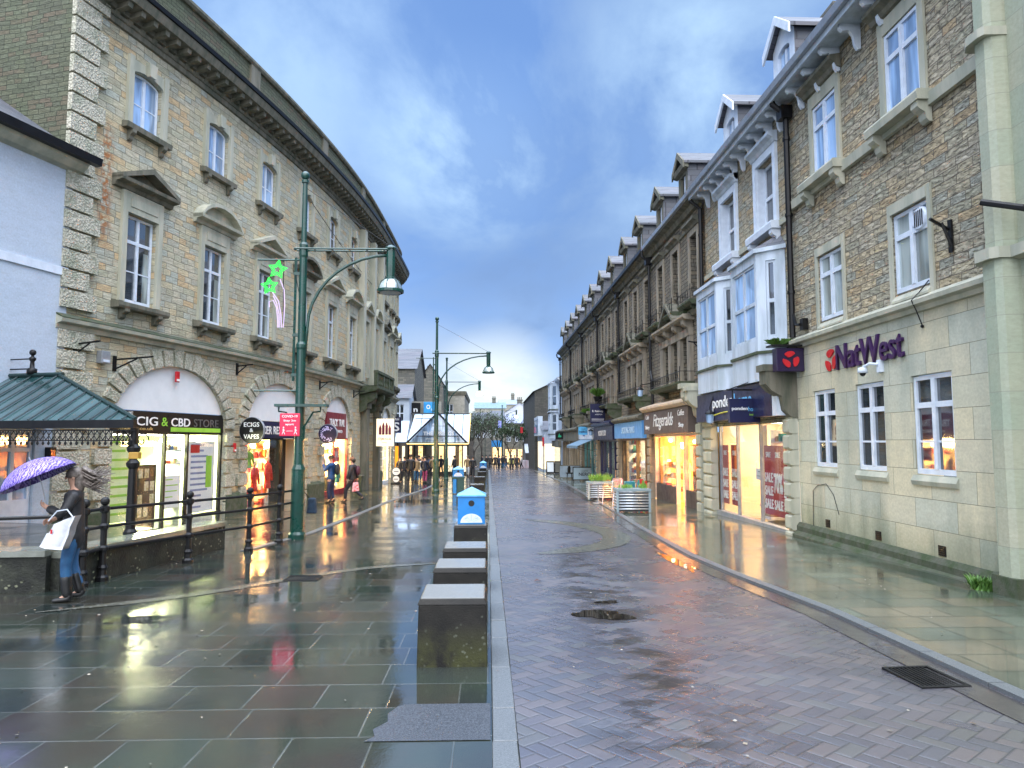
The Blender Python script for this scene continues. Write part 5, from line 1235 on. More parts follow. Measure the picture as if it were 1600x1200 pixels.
def oriel(par, s0, s1, z0, z1, d=.50, cham=.52, curtain=None, depth_apron=.72):
    fp = [(s0, 0), (s0+cham, d), (s1-cham, d), (s1, 0)]
    root = None
    mb = MB(); mb.prism([(RB.x0-o_, s_) for s_, o_ in fp], z0, z0+.30)
    root = mb.build('oriel', offwh, par); mb = MB(); mb.prism([(RB.x0-o_, s_) for s_, o_ in fp], z1-.22, z1); mb.build('oriel_head', offwh, root)
    for k in range(3):
        (sa_, oa), (sb_, ob_) = fp[k], fp[k+1]; pa = Vector((RB.x0-oa, sa_)); pb = Vector((RB.x0-ob_, sb_)); fr = Line(pa, pb, -1); L_ = fr.L
        if k == 1: parts_ = [(0, L_)]
        m_ = .24 if k != 1 else .14
        mb = MB(); fbox(mb, fr, 0, m_, z0+.3, z1-.22, -.1, .0); mb.build('oriel_post', offwh, root); mb = MB(); fbox(mb, fr, L_-m_, L_, z0+.3, z1-.22, -.1, .0); mb.build('oriel_post', offwh, root)
        w_ = window(fr, root, m_, L_-m_, z0+.3, z1-.22, -.09, ('v.5',) if k == 1 else (), (.48,), fwid=.06, m=offwh, pm=pane2 if k == 1 else pane, name='oriel_window')
    mb = MB(); e = .07; fq = [(s0-e, 0), (s0+cham-e*.6, d+e), (s1-cham+e*.6, d+e), (s1+e, 0)]
    mb.prism([(RB.x0-o_, s_) for s_, o_ in fq], z1, z1+.10); mb.build('oriel_cornice', offwh, root)
    mb = MB(); b_ = [mb.vert((RB.x0-o_, s_, z1+.10)) for s_, o_ in fq]; t_ = [mb.vert((RB.x0-.0, s0+.25, z1+.42)), mb.vert((RB.x0-.0, s1-.25, z1+.42))]
    mb.face((b_[0], b_[1], t_[0])); mb.face((b_[1], b_[2], t_[1], t_[0])); mb.face((b_[2], b_[3], t_[1])); mb.build('oriel_roof', MATS['slate'], root)
    mb = MB(); fq2 = [(s0-.04, 0), (s0+cham-.02, d+.05), (s1-cham+.02, d+.05), (s1+.04, 0)]
    mb.prism([(RB.x0-o_, s_) for s_, o_ in fq2], z0-.07, z0); mb.build('oriel_sill', mossy, root)
    mb = MB(); mb.prism([(RB.x0-o_, s_) for s_, o_ in fp], z0-depth_apron, z0-.07); mb.build('oriel_apron', offwh, root)
    return root
oriel(HW, 16.3, 19.15, 4.02, 6.42)
oriel(HW, 19.35, 22.3, 4.02, 6.42)
fb = sign_board('shop_sign', 'dark navy fascia with white and blue lettering over the sale windows', RB, 16.35, 22.3, 2.45, 3.28, -.05, .42, navy)
ftext(fb, 'ponden', RB, 19.75, 2.92, .43, 1.7, .42, wlet, flip=-1, bold=.01); ftext(fb, 'home', RB, 18.15, 2.92, .43, 1.25, .42, mat('skyletter', (.15,.5,.85), None, .5, 4, 0), flip=-1)
mb = MB(); mb.tube([RB.pt(20.6-2.6*k/8, 2.60+.07*math.sin(PI*k/8), .435) for k in range(9)], .018, 5); mb.build('swoosh', yellow, fb); mb = MB(); fbox(mb, RB, 17.6, 18.1, 2.52, 2.68, .42, .435); mb.build('lime_tag', lime, fb)
mb = MB(); fbox(mb, RB, 16.05, 16.33, 2.45, 3.3, 0, .40); mb.build('end_panel', white, HW)
c = (6.38, 17.55, 2.62)
e = flag_sign('hanging_sign', 'navy projecting sign with white and blue lettering outside the homeware shop', c, .78, .60, navy, [('ponden', -.13, .04, .40, .11, wlet, .01), ('home', .22, .04, .27, .11, MATS['skyletter'], .005), ('interiors', .22, -.10, .22, .05, lime, 0)], th=.14)
mb = MB(); mb.box((5.95,17.52,3.12), (7.0,17.57,3.16)); mb.tube([(6.1,17.55,3.12), (6.1,17.55,2.9)], .02, 6); mb.tube([(6.7,17.55,3.12), (6.7,17.55,2.9)], .02, 6); mb.tube([(6.0,17.55,3.15), (7.0,17.55,3.5)], .014, 5); mb.build('bracket', iron, e)
def rustpier(par, fr, s0, s1, z0, z1, m, o0=.02, o1=.22, name='rusticated_pier'):
    mb = MB(); z = z0; k = 0
    while z < z1-.1:
        fprof(mb, fr, s0, s1, [(0,z+.02), (o1-.03,z+.02), (o1,z+.06), (o1,z+.30), (o1-.03,z+.34), (0,z+.34)]); z += .36; k += 1
    fbox(mb, fr, s0+.02, s1-.02, z0, z1, 0, o0+.12); mb.build(name, m, par)
rustpier(HW, RB, 15.88, 16.22, -.5, 2.4, trim); rustpier(HW, RB, 21.55, 22.38, -.6, 2.45, trim)
for s in (16.05, 22.35):
    mb = MB(); bracket(mb, RB, s, 3.45, .38, 1.05, .72); fbox(mb, RB, s-.22, s+.22, 3.45, 3.6, 0, .78); mb.build('scroll_console', trimd if s < 20 else trim, HW)
RI = YOff(RB, -.0)
room(RB, 16.25, 21.5, -.32, 2.45, 3.4, cream, mat('pale_floor', (.6,.5,.38), None, .5, 3, 0), (1,.68,.34), 430, par=HW, o=-.15, emit=white_em)
mb = MB()
for s in (16.27, 18.3, 20.0, 21.5): fbox(mb, RB, s-.035, s+.035, -.3, 2.36, -.12, -.04)
fbox(mb, RB, 16.235, 21.535, 2.35, 2.44, -.125, -.035)
f = mb.build('shop_window_frame', grey, HW); mb = MB(); fbox(mb, RB, 18.3, 21.5, -.2, 2.42, -.09, -.08); fbox(mb, RB, 16.27, 18.3, -.2, 2.42, -.09, -.08); mb.build('glass', glass, f)
mb = MB(); fbox(mb, RB, 16.2, 21.55, -.6, -.2, -.14, .06); mb.build('stall_riser', grey, HW)
def saleposter(s0, s1, z0, z1, label):
    e = poster(label, RB, s0, s1, z0, z1, -.12, mat('sale_red', (.36,.008,.03), (.32,.006,.025), .4, 3, 0), 0); W = s1-s0; n = max(1, round(W/.42)); return e
for (s0, s1, lab) in ((16.45, 18.2, 'red sale poster with 70% lettering in the right pane of the homeware shop'), (20.1, 20.7, 'narrow red sale poster left of centre in the homeware window'), (20.95, 21.45, 'narrow red sale poster at the far left of the homeware window')):
    e = saleposter(s0, s1, .02, 1.75, lab); W = s1-s0; cols_ = 3 if W > 1 else 1
    for k in range(cols_):
        s = s1-W*(k+.5)/cols_
        for j, z_ in enumerate((.95, .62, .29)):
            if W > 1 and k == 1 and j < 2:
                if j == 0: ftext(e, '70%', RB, s, .82, -.108, .52, .5, wlet, flip=-1, bold=.02)
                continue
            ftext(e, 'SALE', RB, s, z_, -.108, W/cols_*.86, .24, wlet, flip=-1, bold=.015)
        ftext(e, 'SALE', RB, s, 1.52, -.108, W/cols_*.5, .14, wlet, flip=-1)
    mb = MB()
    for k in range(4): fbox(mb, RB, s0+.1, s0+W*.55, .06+k*.045, .075+k*.045, -.112, -.106)
e = empty('display_bed', RB.pt(19.0, -.25, -1.6), 'display bed with pale crumpled bedding inside the homeware shop', 'bed')
mb = MB(); fbox(mb, RB, 18.2, 20.2, -.25, .15, -2.4, -.9); mb.build('bed_base', cream, e, bevel=.03)
mb = MB(); n = 12
for i in range(n+1):
    for j in range(n+1):
        s = 18.1+2.2*i/n; o_ = -2.5+1.75*j/n; z_ = .42+.1*noise.noise(Vector((s*2.5, o_*2.5, 1)))-(.45 if j == n else 0); mb.vert(RB.pt(s, z_, o_))
for i in range(n):
    for j in range(n): q = i*(n+1)+j; mb.face((q, q+1, q+n+2, q+n+1))
mb.build('duvet', mat('linen', (.85,.72,.66), (.75,.6,.54), .8, 4, .2), e, smooth=True)
mb = MB(); mb.sphere(RB.pt(19.9, .6, -2.1), (.3,.4,.16)); mb.build('pillow', white, e, smooth=True)
e = poster('small red sale card hanging inside the homeware shop', RB, 19.2, 19.8, 1.3, 1.65, -1.4, MATS['sale_red'], 0); ftext(e, 'SALE', RB, 19.5, 1.47, -1.388, .45, .2, wlet, flip=-1)
poster('white notice on the homeware shop door glass', RB, 18.45, 18.8, .85, 1.15, -.12, white, 2)
e = empty('display_screen', RB.pt(19.6, 1.0, -.7), 'cream partition panel with small pictures inside the homeware shop', 'panel'); mb = MB(); fbox(mb, RB, 19.45, 20.05, -.25, 2.3, -.75, -.70); mb.build('panel', cream, e); mb = MB()
for z_ in (.55, .8): fbox(mb, RB, 19.55, 19.68, z_, z_+.14, -.70, -.69)
mb.build('pictures', wood, e)
e = empty('towel_stack', RB.pt(18.7, -.2, -.5), 'stack of folded pale towels and cushions just inside the homeware shop glass', 'towels'); mb = MB()
for k in range(7): mb.cur = [3,7,5,3,2,7,3][k]; fbox(mb, RB, 18.5+.02*(k%2), 19.1-.02*(k%3), -.2+k*.09, -.12+k*.09, -.75, -.35)
mb.build('towels', PAL, e, bevel=.02)
goods(RB, 16.4, 18.2, [1.85], -.6, -.3, cols=[3,7,5,2], hmax=.3)['label'] = 'high shelf of folded linens above the large sale poster'
downpipe(RB, 22.42, 3.9, 9.75, HW, .12, .065, False)
# ---------------- dark stone terrace: six houses of seven metres
TCOL = trimb
names6 = ['terrace house over the brown cafe fascia, nearest of the dark stone row', 'second terrace house of the dark stone row, over the light blue shop fascia', 'third terrace house of the dark stone row, over the navy shopfront', 'fourth terrace house of the dark stone row, over the shop with the awning', 'fifth terrace house of the dark stone row, before the last downpipe', 'farthest terrace house of the dark stone row, ending at the white bay house']
balc_m = mossy
def balconette(par, fr, s, z, wd, d=.42, name='balconette'):
    mb = MB(); fprof(mb, fr, s-wd/2, s+wd/2, [(0,z-.16), (d*.8,z-.16), (d,z-.06), (d,z), (0,z)])
    for q in (-.32, .32): bracket(mb, fr, s+q*wd, z-.16, .12, .24, d*.7)
    b = mb.build(name, balc_m, par); mb = MB(); h = .38
    for q in (-wd/2+.03, wd/2-.03): mb.tube([fr.pt(s+q,z,d-.04), fr.pt(s+q,z+h+.12,d-.04)], .014, 4); mb.tube([fr.pt(s+q,z+h*.9,d-.04), fr.pt(s+q,z+h*.9,.0)], .01, 4)
    mb.tube([fr.pt(s-wd/2,z+h*.9,d-.04), fr.pt(s+wd/2,z+h*.9,d-.04)], .014, 4); mb.tube([fr.pt(s-wd/2,z+.08,d-.04), fr.pt(s+wd/2,z+.08,d-.04)], .011, 4)
    n = max(4, int(wd/.14))
    for k in range(n):
        a = s-wd/2+wd*(k+.5)/n; mb.tube([fr.pt(a,z+.08,d-.04), fr.pt(a+(.045 if k%2 else -.045),z+.2,d-.04), fr.pt(a,z+h*.9,d-.04)], .008, 4); 
    mb.build('iron_railing', iron, b)
for u in range(6):
    y0 = 22.45+7*u; y1 = y0+7 if u < 5 else 65.2
    if u == 5: y1 = 65.2
    H = empty('terrace_house', RR.pt((y0+y1)/2, gz(y0)), names6[u], 'building', 'dark stone terrace houses on the right'); off = [.95, 3.25, 5.5]
    wc = [y0+o_ for o_ in off]; bw = 1.55
    ops = [op(c-.42, c+.42, 6.55, 8.85, 0, .32) for c in wc]+[op(y0+3.3+q-.38, y0+3.3+q+.38, 3.95, 5.45, 0, .4) for q in (-1.25, 0, 1.25)]
    mb = MB(); fwall(mb, RR, y0, y1, 2.2, 10.0, ops); mb.build('wall', MATS['row_up'], H)
    mb = MB(); fprof(mb, RR, y0, y1, [(0,9.62), (.1,9.65), (.16,9.82), (.32,9.88), (.34,9.96), (0,10.0)]); fprof(mb, RR, y0, y1, [(0,9.1), (.05,9.12), (.05,9.2), (0,9.22)]); mb.build('cornice', trimd, H)
    mb = MB(); fprof(mb, RR, y0, y1, [(.34,9.9), (.44,9.92), (.46,10.05), (.42,10.05), (.36,10.0), (.34,9.97)]); mb.build('gutter', grey if u == 0 else black, H)
    roofmb(RR, y0, y1, 9.97, .34).build('roof', MATS['slate'], H)
    mb = MB(); fprof(mb, RR, y0, y1, [(0,6.05), (.12,6.08), (.16,6.2), (.16,6.28), (0,6.32)]); mb.build('string_course', trimd, H)
    for c in wc:
        wi = window(RR, H, c-.4, c+.4, 6.57, 8.83, -.3, (), (.5,), fwid=.05, m=offwh, pm=pane)
        mb = MB(); fbox(mb, RR, c-.6, c-.42, 6.4, 9.05, 0, .05); fbox(mb, RR, c+.42, c+.6, 6.4, 9.05, 0, .05); fbox(mb, RR, c-.42, c+.42, 8.85, 9.05, 0, .048); mb.build('surround', TCOL, wi)
        hood(RR, c-.68, c+.68, 9.05).build('hood', trimd, wi)
        balconette(H, RR, c, 6.5, 1.5, .42)
    cc = y0+3.3
    for q in (-1.25, 0, 1.25): window(RR, H, cc+q-.36, cc+q+.36, 3.97, 5.43, -.36, (), (.55,), fwid=.05, m=trimb, pm=mat('pane_brown', (.05,.035,.025), (.09,.06,.05), .08, 2, 0, spec=.9))
    mb = MB()
    for q in (-1.87, -.63, .63, 1.87): fbox(mb, RR, cc+q-.2, cc+q+.2, 3.9, 5.5, 0, .12); 
    fbox(mb, RR, cc-2.1, cc+2.1, 5.46, 5.72, 0, .14)
    for q in (-1.87, -.63, .63, 1.87): bracket(mb, RR, cc+q, 5.98, .26, .48, .34)
    fprof(mb, RR, cc-2.25, cc+2.25, [(0,5.96), (.34,5.98), (.42,6.06), (.42,6.14), (0,6.2)])
    mb.build('tripartite_surround', TCOL, H)
    mb = MB()
    for q in (-1, 1): fpoly(mb, RR, [(cc+q*.95,6.12), (cc+q*.95,6.24), (cc,6.92), (cc,6.78)][::q], 0, .46)
    fpoly(mb, RR, [(cc-.8,6.16), (cc+.8,6.16), (cc,6.76)], 0, .1); mb.build('pediment', trimd, H)
    balconette(H, RR, cc, 3.88, 4.3, .55, 'long_balcony')
    for q in (1.75, 5.1): dormer(RR, y0+q, 10.0, 11.45, 1.15, H, trimd, MATS['slate'], True, ob=.1)
    downpipe(RR, y1-.06, 4.3, 9.75, H, .14, .06, True, foot=None if u % 2 else -.35)
    if u in (1, 3, 5): mb = MB(); fbox(mb, RR, y1-.5, y1+.4, 11.5, 14.2, -4.9, -3.9); mb.build('chimney', MATS['far_stone'], H)
    for q in (y0+.02, y1-.02):
        pass
    mb = MB(); bracket(mb, RR, y0+.25, 3.55, .36, 1.0, .7); fbox(mb, RR, y0+.03, y0+.47, 3.55, 3.72, 0, .78); mb.build('scroll_console', [trim, MATS['mossy_stone'], mossy, trimd, trimd, trimd][u], H)
    rustpier(H, RR, y0+.03, y0+.5, gz(y0)-.4, 2.5, trimb if u else trim)
# ground floor shopfronts of the terrace
def front(u, sgn, sgn_m, z0f, z1f, room_c, energy, wallm, posts, framem, riserm, texts, tm, riser=.35, lit=True, label=None, col=(1,.66,.32), emit=None, o1=.42):
    y0 = 22.45+7*u; a, b = y0+.5, y0+7.0; g = gz(y0+3.5); H = [o for o in COL.objects if o.name.startswith('terrace_house')][u]
    e = sign_board('shop_sign', label, RR, a, b-.1, z0f, z1f, -.05, o1, sgn_m)
    for body, ds_, dz, w_, h_, bo, sh in texts: ftext(e, body, RR, a+(b-a)*ds_, z0f+(z1f-z0f)*dz, o1+.008, w_, h_, tm, flip=-1, bold=bo, shear=sh)
    mb = MB(); fprof(mb, RR, a, b, [(0,z1f+.02), (o1+.05,z1f+.02), (o1+.16,z1f+.12), (o1+.16,z1f+.2), (o1,z1f+.26), (0,z1f+.4)]); mb.build('shop_cornice', [mat('cream_blind', (.62,.48,.34), (.5,.38,.28), .6, 3, .05), trimd, navy, trimd, trimd, trimd][u], H)
    if lit: room(RR, a+.02, b-.1, g+.02, z0f, 3.0, wallm, wood, col, energy, par=H, o=-.2, emit=emit)
    else: room(RR, a+.02, b-.1, g+.02, z0f, 3.0, rub, wood, None, 0, par=H, o=-.2)
    mb = MB(); 
    for p in posts: fbox(mb, RR, p-.06, p+.06, g, z0f, -.12, .02)
    fbox(mb, RR, posts[0]-.05, posts[-1]+.05, z0f-.10, z0f-.005, -.11, .015)
    f = mb.build('shop_window_frame', framem, H); mb = MB(); fbox(mb, RR, a, b-.1, g+riser, z0f, -.07, -.06); mb.build('glass', glass, f)
    for i in range(len(posts)-1):
        if i == 1 and len(posts) > 2: continue
        mb = MB(); fbox(mb, RR, posts[i]+.06, posts[i+1]-.06, g-.3, g+riser, -.12, .0); mb.build('stall_riser', riserm, H)
    return e, H, a, b, g
e, H, a, b, g = front(0, 1, brown, 2.15, 3.02, None, 1900, mat('orange_wall', (.85,.50,.16), (.8,.42,.12), .7, 2, .02), [22.98, 25.0, 26.1, 29.3], mat('peach_frame', (.75,.55,.42), None, .45, 4, 0), mat('brown_panel', (.06,.045,.042), None, .45, 4, 0),
    [('Fitzgeralds', .5, .5, 3.0, .62, 0, .35), ('Coffee', .12, .78, .8, .2, 0, .1), ('Shop', .12, .28, .6, .2, 0, .1), ('Cafe', .88, .78, .55, .18, 0, .1), ('Bakery', .88, .28, .7, .2, 0, .1)], wlet, riser=.62, label='dark brown cafe fascia with white script lettering over glowing orange windows', col=(1,.52,.17), emit=warm_em, o1=.46)
goods(RR, 26.2, 29.1, [.0, .45, .85], -.55, -.25, cols=[1,3,7,0], hmax=.22, shelfm=cream)['label'] = 'tiered cream shelves of cakes and jars in the left cafe window'
goods(RR, 23.1, 24.9, [.2, .6, 1.5], -.55, -.25, cols=[1,3,7,0,4], hmax=.25, shelfm=wood)['label'] = 'wooden shelf of jars and cups in the right cafe window'
for k, (s, z_, o_) in enumerate(((28.8, 1.9, -.5), (28.2, 1.75, -.8), (27.4, 1.65, -.6), (26.8, 1.85, -.9), (28.9, 1.05, -.45), (24.4, 1.85, -.6), (23.6, 1.8, -.8))):
    e = empty('pendant_lamp', RR.pt(s, z_, o_), ['round glowing pendant lamp highest at the left of the cafe window', 'round glowing pendant lamp second from the left in the cafe window', 'round glowing pendant lamp lowest of the hanging lamps in the left cafe window', 'round glowing pendant lamp nearest the cafe door', 'round glowing lamp low by the left jamb of the cafe window', 'round glowing pendant lamp left in the right hand cafe window', 'round glowing pendant lamp right in the right hand cafe window'][k], 'lamp', 'pendant lamps in the cafe window')
    mb = MB(); mb.sphere(RR.pt(s, z_, o_), .085, 10, 6); mb.build('bulb', warm_em, e, smooth=True); mb = MB(); mb.tube([RR.pt(s, z_+.08, o_), RR.pt(s, 2.1, o_)], .006, 4); mb.build('cord', iron, e)
e, H, a, b, g = front(1, 1, bluef, 2.0, 2.75, None, 900, cream, [30.0, 31.1, 33.0, 36.2], mat('pillar_brown', (.16,.10,.05), None, .5, 4, 0), mat('rd', (.3,.03,.03), None, .5, 4, 0), [('SPORTING PRINTS', .45, .5, 3.0, .3, .01, 0)], mat('paleblue_letter', (.55,.75,.95), None, .5, 4, 0), riser=.25, label='light blue shop fascia with pale lettering left of the cafe', emit=white_em)
goods(RR, 33.3, 36.0, [g+.4, g+.9, g+1.4, g+1.9, g+2.3], -.6, -.25, cols=range(9), hmax=.34)['label'] = 'crowded gift shelves in the window under the light blue fascia'
goods(RR, 30.2, 33.0, [g+.5, g+1.1, g+1.7], -1.2, -.9, cols=range(9), hmax=.34)['label'] = 'gift shelves deep inside the shop under the light blue fascia'
e, H, a, b, g = front(2, 1, navy, 1.95, 2.7, None, 90, mat('bluewall', (.10,.2,.28), None, .6, 3, 0), [36.97, 38.6, 40.3, 42.0, 43.2], navy, navy, [('MCKAY LTD', .5, .5, 2.6, .3, .01, 0)], wlet, riser=.75, label='navy jeweller style fascia with small white lettering, third shop from the bank')
for s in (39.5, 41.4):
    pe = poster(['warm lit picture panel at the right of the navy shop window', 'warm lit picture panel at the left of the navy shop window'][s > 40], RR, s-.35, s+.35, .35, 1.15, -.2, lit_cream, 0)
e, H, a, b, g = front(3, 1, mat('pale_fascia', (.62,.70,.80), None, .5, 4, 0), 2.0, 2.75, None, 60, trimb, [43.97, 45.5, 47.0, 48.6, 50.2], mat('teal_frame', (.10,.30,.38), None, .4, 4, 0), black, [('CAFE', .55, .5, 1.2, .36, .01, .1)], mat('bluetext', (.02,.10,.35), None, .5, 4, 0), riser=.5, label='pale fascia with dark blue lettering above the grey blue awning')
goods(RR, 44.2, 48, [g+.5, g+1.2, g+1.8], -.7, -.3, cols=[4,7,3,1], hmax=.3)['label'] = 'dim shelves with a few pale boxes inside the shop under the awning'
aw = empty('awning', RR.pt(46.9, 1.7, .2), 'sloping grey blue shop awning half way down the terrace', 'awning'); mb = MB()
mb.hexa([RR.pt(44.0,1.98,.3), RR.pt(49.6,1.98,.3), RR.pt(49.6,1.55,1.35), RR.pt(44.0,1.55,1.35), RR.pt(44.0,2.02,.3), RR.pt(49.6,2.02,.3), RR.pt(49.6,1.59,1.35), RR.pt(44.0,1.59,1.35)]); mb.build('canvas', mat('awncloth', (.16,.26,.34), (.12,.2,.28), .5, 3, .05), aw)
mb = MB(); fbox(mb, RR, 44.0, 49.6, 1.42, 1.56, 1.33, 1.36); mb.build('valance', MATS['awncloth'], aw)
mb = MB()
for s in (44.1, 49.5): mb.tube([RR.pt(s,1.2,.05), RR.pt(s,1.56,1.3)], .015, 5)
mb.build('arms', iron, aw)
for u, lab in ((4, 'dark stone fascia of the fifth shop in the terrace'), (5, 'dark fascia of the last shop in the terrace')):
    e, H, a, b, g = front(u, 1, trimd, 1.9, 2.6, None, 30, trimb, [22.45+7*u+q for q in (.6, 2.2, 3.6, 5.2, 6.8)], trimb, trimb, [], wlet, riser=.6, label=lab)
# projecting signs and lanterns along the terrace
flag_sign('hanging_sign', 'dark navy projecting sign with white script and lines under a pot plant', (6.25, 40.5, 3.45), .86, 1.1, navy, [('R. Kennedy', 0, .12, .62, .15, wlet, 0), ('of BUXTON', .05, -.05, .4, .07, wlet, 0), ('-----------', 0, -.32, .7, .03, wlet, .02), ('-----------', 0, -.42, .7, .02, wlet, .01)], bracket_to=(6.85, 40.5, 3.45))
flag_sign('hanging_sign', 'sky blue projecting cafe sign with bold dark lettering', (6.15, 46.0, 2.55), .62, .52, mat('nero_blue', (.10,.42,.72), None, .4, 4, 0), [('CAFFE', 0, .1, .3, .07, navy, 0), ('NERO', 0, -.07, .5, .15, navy, .02)], bracket_to=(6.85, 46.0, 2.55))
e = flag_sign('hanging_sign', 'black projecting sign with a small green arrow mark near the end of the terrace', (6.05, 60.5, 2.35), .7, .62, black, [], bracket_to=(6.8, 60.5, 2.35))
mb = MB(); mb.prism([(-.12,-.12), (.16,-.12), (.16,.0), (.02,.05), (.0,.22), (-.06,.1)], 0, .01, Matrix(((1,0,0,6.05),(0,0,-1,60.46),(0,1,0,2.35),(0,0,0,1)))); mb.build('arrow_mark', mat('signgreen', (.02,.5,.25), None, .4, 4, 0), e)
def potplant(name, label, c, r, h, potm=None, n=120):
    e = empty(name, c, label, 'plant'); c = Vector(c); mb = MB()
    if potm: mb.lathe([(r*.5,0), (r*.8,.28), (r*.85,.3)], c, 12); mb.build('pot', potm, e); z0 = .28
    else: z0 = 0
    mb = MB()
    for _ in range(n):
        a = random.uniform(0,2*PI); l = h*random.uniform(.5,1); t_ = random.uniform(.1,1)*r*1.5; w_ = .03+.02*random.random(); dx, dy = math.cos(a), math.sin(a); b_ = c+Vector((dx*r*.3*random.random(), dy*r*.3*random.random(), z0))
        mid = b_+Vector((dx*t_*.6, dy*t_*.6, l*.8)); tip = b_+Vector((dx*t_, dy*t_, l*random.uniform(.5,1)))
        mb.face([mb.vert(b_-Vector((dy,-dx,0))*w_*.4), mb.vert(b_+Vector((dy,-dx,0))*w_*.4), mb.vert(mid+Vector((dy,-dx,0))*w_), mb.vert(tip), mb.vert(mid-Vector((dy,-dx,0))*w_)])
    mb.build('foliage', leafm, e); return e
potplant('pot_plant', 'spiky dark pot plant on the balcony above the navy projecting sign', (6.35, 41.0, 4.15), .35, .62, black)
potplant('pot_plant', 'trailing green plant on the ledge beside the sky blue cafe sign', (6.3, 44.3, 3.3), .35, .42, black)
potplant('hanging_plant', 'wet green plant on the ledge above the bank corner console', RB.pt(16.05, 4.05, .3), .22, .2, None, 60)
def lantern(label, c, base):
    e = empty('wall_lantern', c, label, 'wall lamp'); c = Vector(c); mb = MB(); mb.tube([Vector(base), c+Vector((0,0,.3)), c+Vector((0,0,.2))], .02, 5); mb.build('bracket', iron, e)
    mb = MB(); mb.lathe([(.03,.22), (.15,.14), (.16,.10)], c, 10); mb.build('hood', iron, e); mb = MB(); mb.lathe([(.13,.1), (.10,-.15), (.04,-.18)], c, 8); mb.build('glass', pane2, e)
lantern('black lantern on a bracket by the first terrace downpipe', (6.35, 29.5, 3.9), (6.85, 29.5, 4.3)); lantern('grey lantern on a bracket beside the navy shopfront', (6.3, 43.6, 2.4), (6.8, 43.6, 2.5)); lantern('grey green lantern under the white apron of the homeware oriels', (6.48, 20.6, 2.55), (6.6, 20.6, 3.2))
bracket_arm('black iron bracket between the terrace and the white oriels', 22.75, 5.0, .45, RR)
# ------------------------------------------------------------------ bollards and bins
NB_ = ['nearest large square stone block with green algae round its base', 'second square stone block from the camera, with wet pale top', 'third square stone block, spotted with pale lichen', 'fourth square stone block, carrying the nearest blue bin box', 'fifth square stone block, just beyond the tall blue topped bin', 'sixth square stone block in the row along the street', 'seventh square stone block in the row along the street', 'farthest square stone block in the row, under the distant blue box']
BY = [6.38, 8.08, 9.75, 12.85, 30, 40, 52, 64]
for i, y in enumerate(BY):
    x0 = -.62 if i < 4 else -.78; wd = .62; dp = .68; h = .59
    e = empty('stone_block', (x0+wd/2, y+dp/2, gz(y)), NB_[i], 'stone bollard', 'square stone blocks down the middle of the street')
    x1 = x0+wd; g0 = gz(y); mb = MB(); t_ = .03
    mb.hexa([Vector(q) for q in ((x0,y,g0-.05), (x1,y,g0-.05), (x1,y+dp,g0-.05), (x0,y+dp,g0-.05), (x0+.012,y+.012,g0+h-.06), (x1-.012,y+.012,g0+h-.06), (x1-.012,y+dp,g0+h-.06), (x0+.012,y+dp,g0+h-.06))])
    mb.build('block', MATS['bollard'], e, bevel=.012)
    mb = MB(); mb.hexa([Vector(q) for q in ((x0,y,g0+h-.06), (x1,y,g0+h-.06), (x1,y+dp,g0+h-.06), (x0,y+dp,g0+h-.06), (x0+.03,y+.03,g0+h), (x1-.03,y+.03,g0+h), (x1-.03,y+dp-.03,g0+h), (x0+.03,y+dp-.03,g0+h))])
    mb.build('cap', MATS['bollard'], e, bevel=.01)
def bluebox(x, y, z, w_, h, label, base=None):
    e = empty('litter_bin', (x, y, gz(y)), label, 'bin'); 
    mb = MB(); mb.box((x-w_/2,y-w_/2,z), (x+w_/2,y+w_/2,z+h)); mb.build('box', binblue, e, bevel=.012)
    mb = MB(); q = w_/2+.02; b_ = [mb.vert((x+a*q,y+b*q,z+h)) for a, b in ((-1,-1),(1,-1),(1,1),(-1,1))]; t_ = mb.vert((x,y,z+h+w_*.28)); c_ = [mb.vert((x+a*q,y+b*q,z+h-.025)) for a, b in ((-1,-1),(1,-1),(1,1),(-1,1))]
    for k in range(4): mb.face((b_[k], b_[(k+1)%4], t_)); mb.face((c_[k], c_[(k+1)%4], b_[(k+1)%4], b_[k]))
    mb.build('pyramid_roof', binlite, e)
    Mx = Matrix(((1,0,0,x),(0,0,1,y-w_/2-.001),(0,1,0,z),(0,0,0,1))); mb = MB(); pts = [(.055*math.cos(2*PI*k/20)*w_*2, h*.72+.055*w_*2*math.sin(2*PI*k/20)) for k in range(20)]; mb.prism(pts, -.004, 0, Mx); mb.build('hole', rub, e)
    mb = MB(); r = w_*.40; mb.prism([(r*math.cos(PI*k/20), .03+r*.82*math.sin(PI*k/20)) for k in range(21)], -.004, 0, Mx); fan_ = mb.build('white_fan', white, e)
    mb = MB()
    for k in range(1, 6): a = PI*k/6; mb.tube([Mx @ Vector((.2*r*math.cos(a), .03+.2*r*math.sin(a), -.006)), Mx @ Vector((.9*r*math.cos(a), .03+.76*r*math.sin(a), -.006))], .0025 if k != 3 else .004, 4)
    for q in (-1, 1): mb.prism([(q*r*.5-.02, .10), (q*r*.5+.03, .11), (q*r*.5+.02, .125), (q*r*.5-.03, .115)], -.007, -.004, Mx)
    mb.build('fan_marks', mat('fanline', (.35,.5,.62), None, .5, 4, 0), e)
    if base: base(e)
    return e
bluebox(-.30, 13.2, gz(12.85)+.592, .49, .52, 'blue box bin with white fan emblem on the fourth stone block')
def tallbase(x, y):
    def f(e):
        g0 = gz(y); mb = MB(); mb.box((x-.30,y-.27,g0+.72), (x+.30,y+.27,g0+.80)); mb.box((x-.27,y-.24,g0), (x-.24+.02,y+.24,g0+.72)); mb.box((x-.06,y-.24,g0), (x+.27,y+.24,g0+.72)); mb.build('cabinet', green, e, bevel=.01)
        mb = MB(); mb.box((x-.24,y-.25,g0+.05), (x-.08,y+.24,g0+.7)); mb.build('door_panel', binblue, e)
    return f
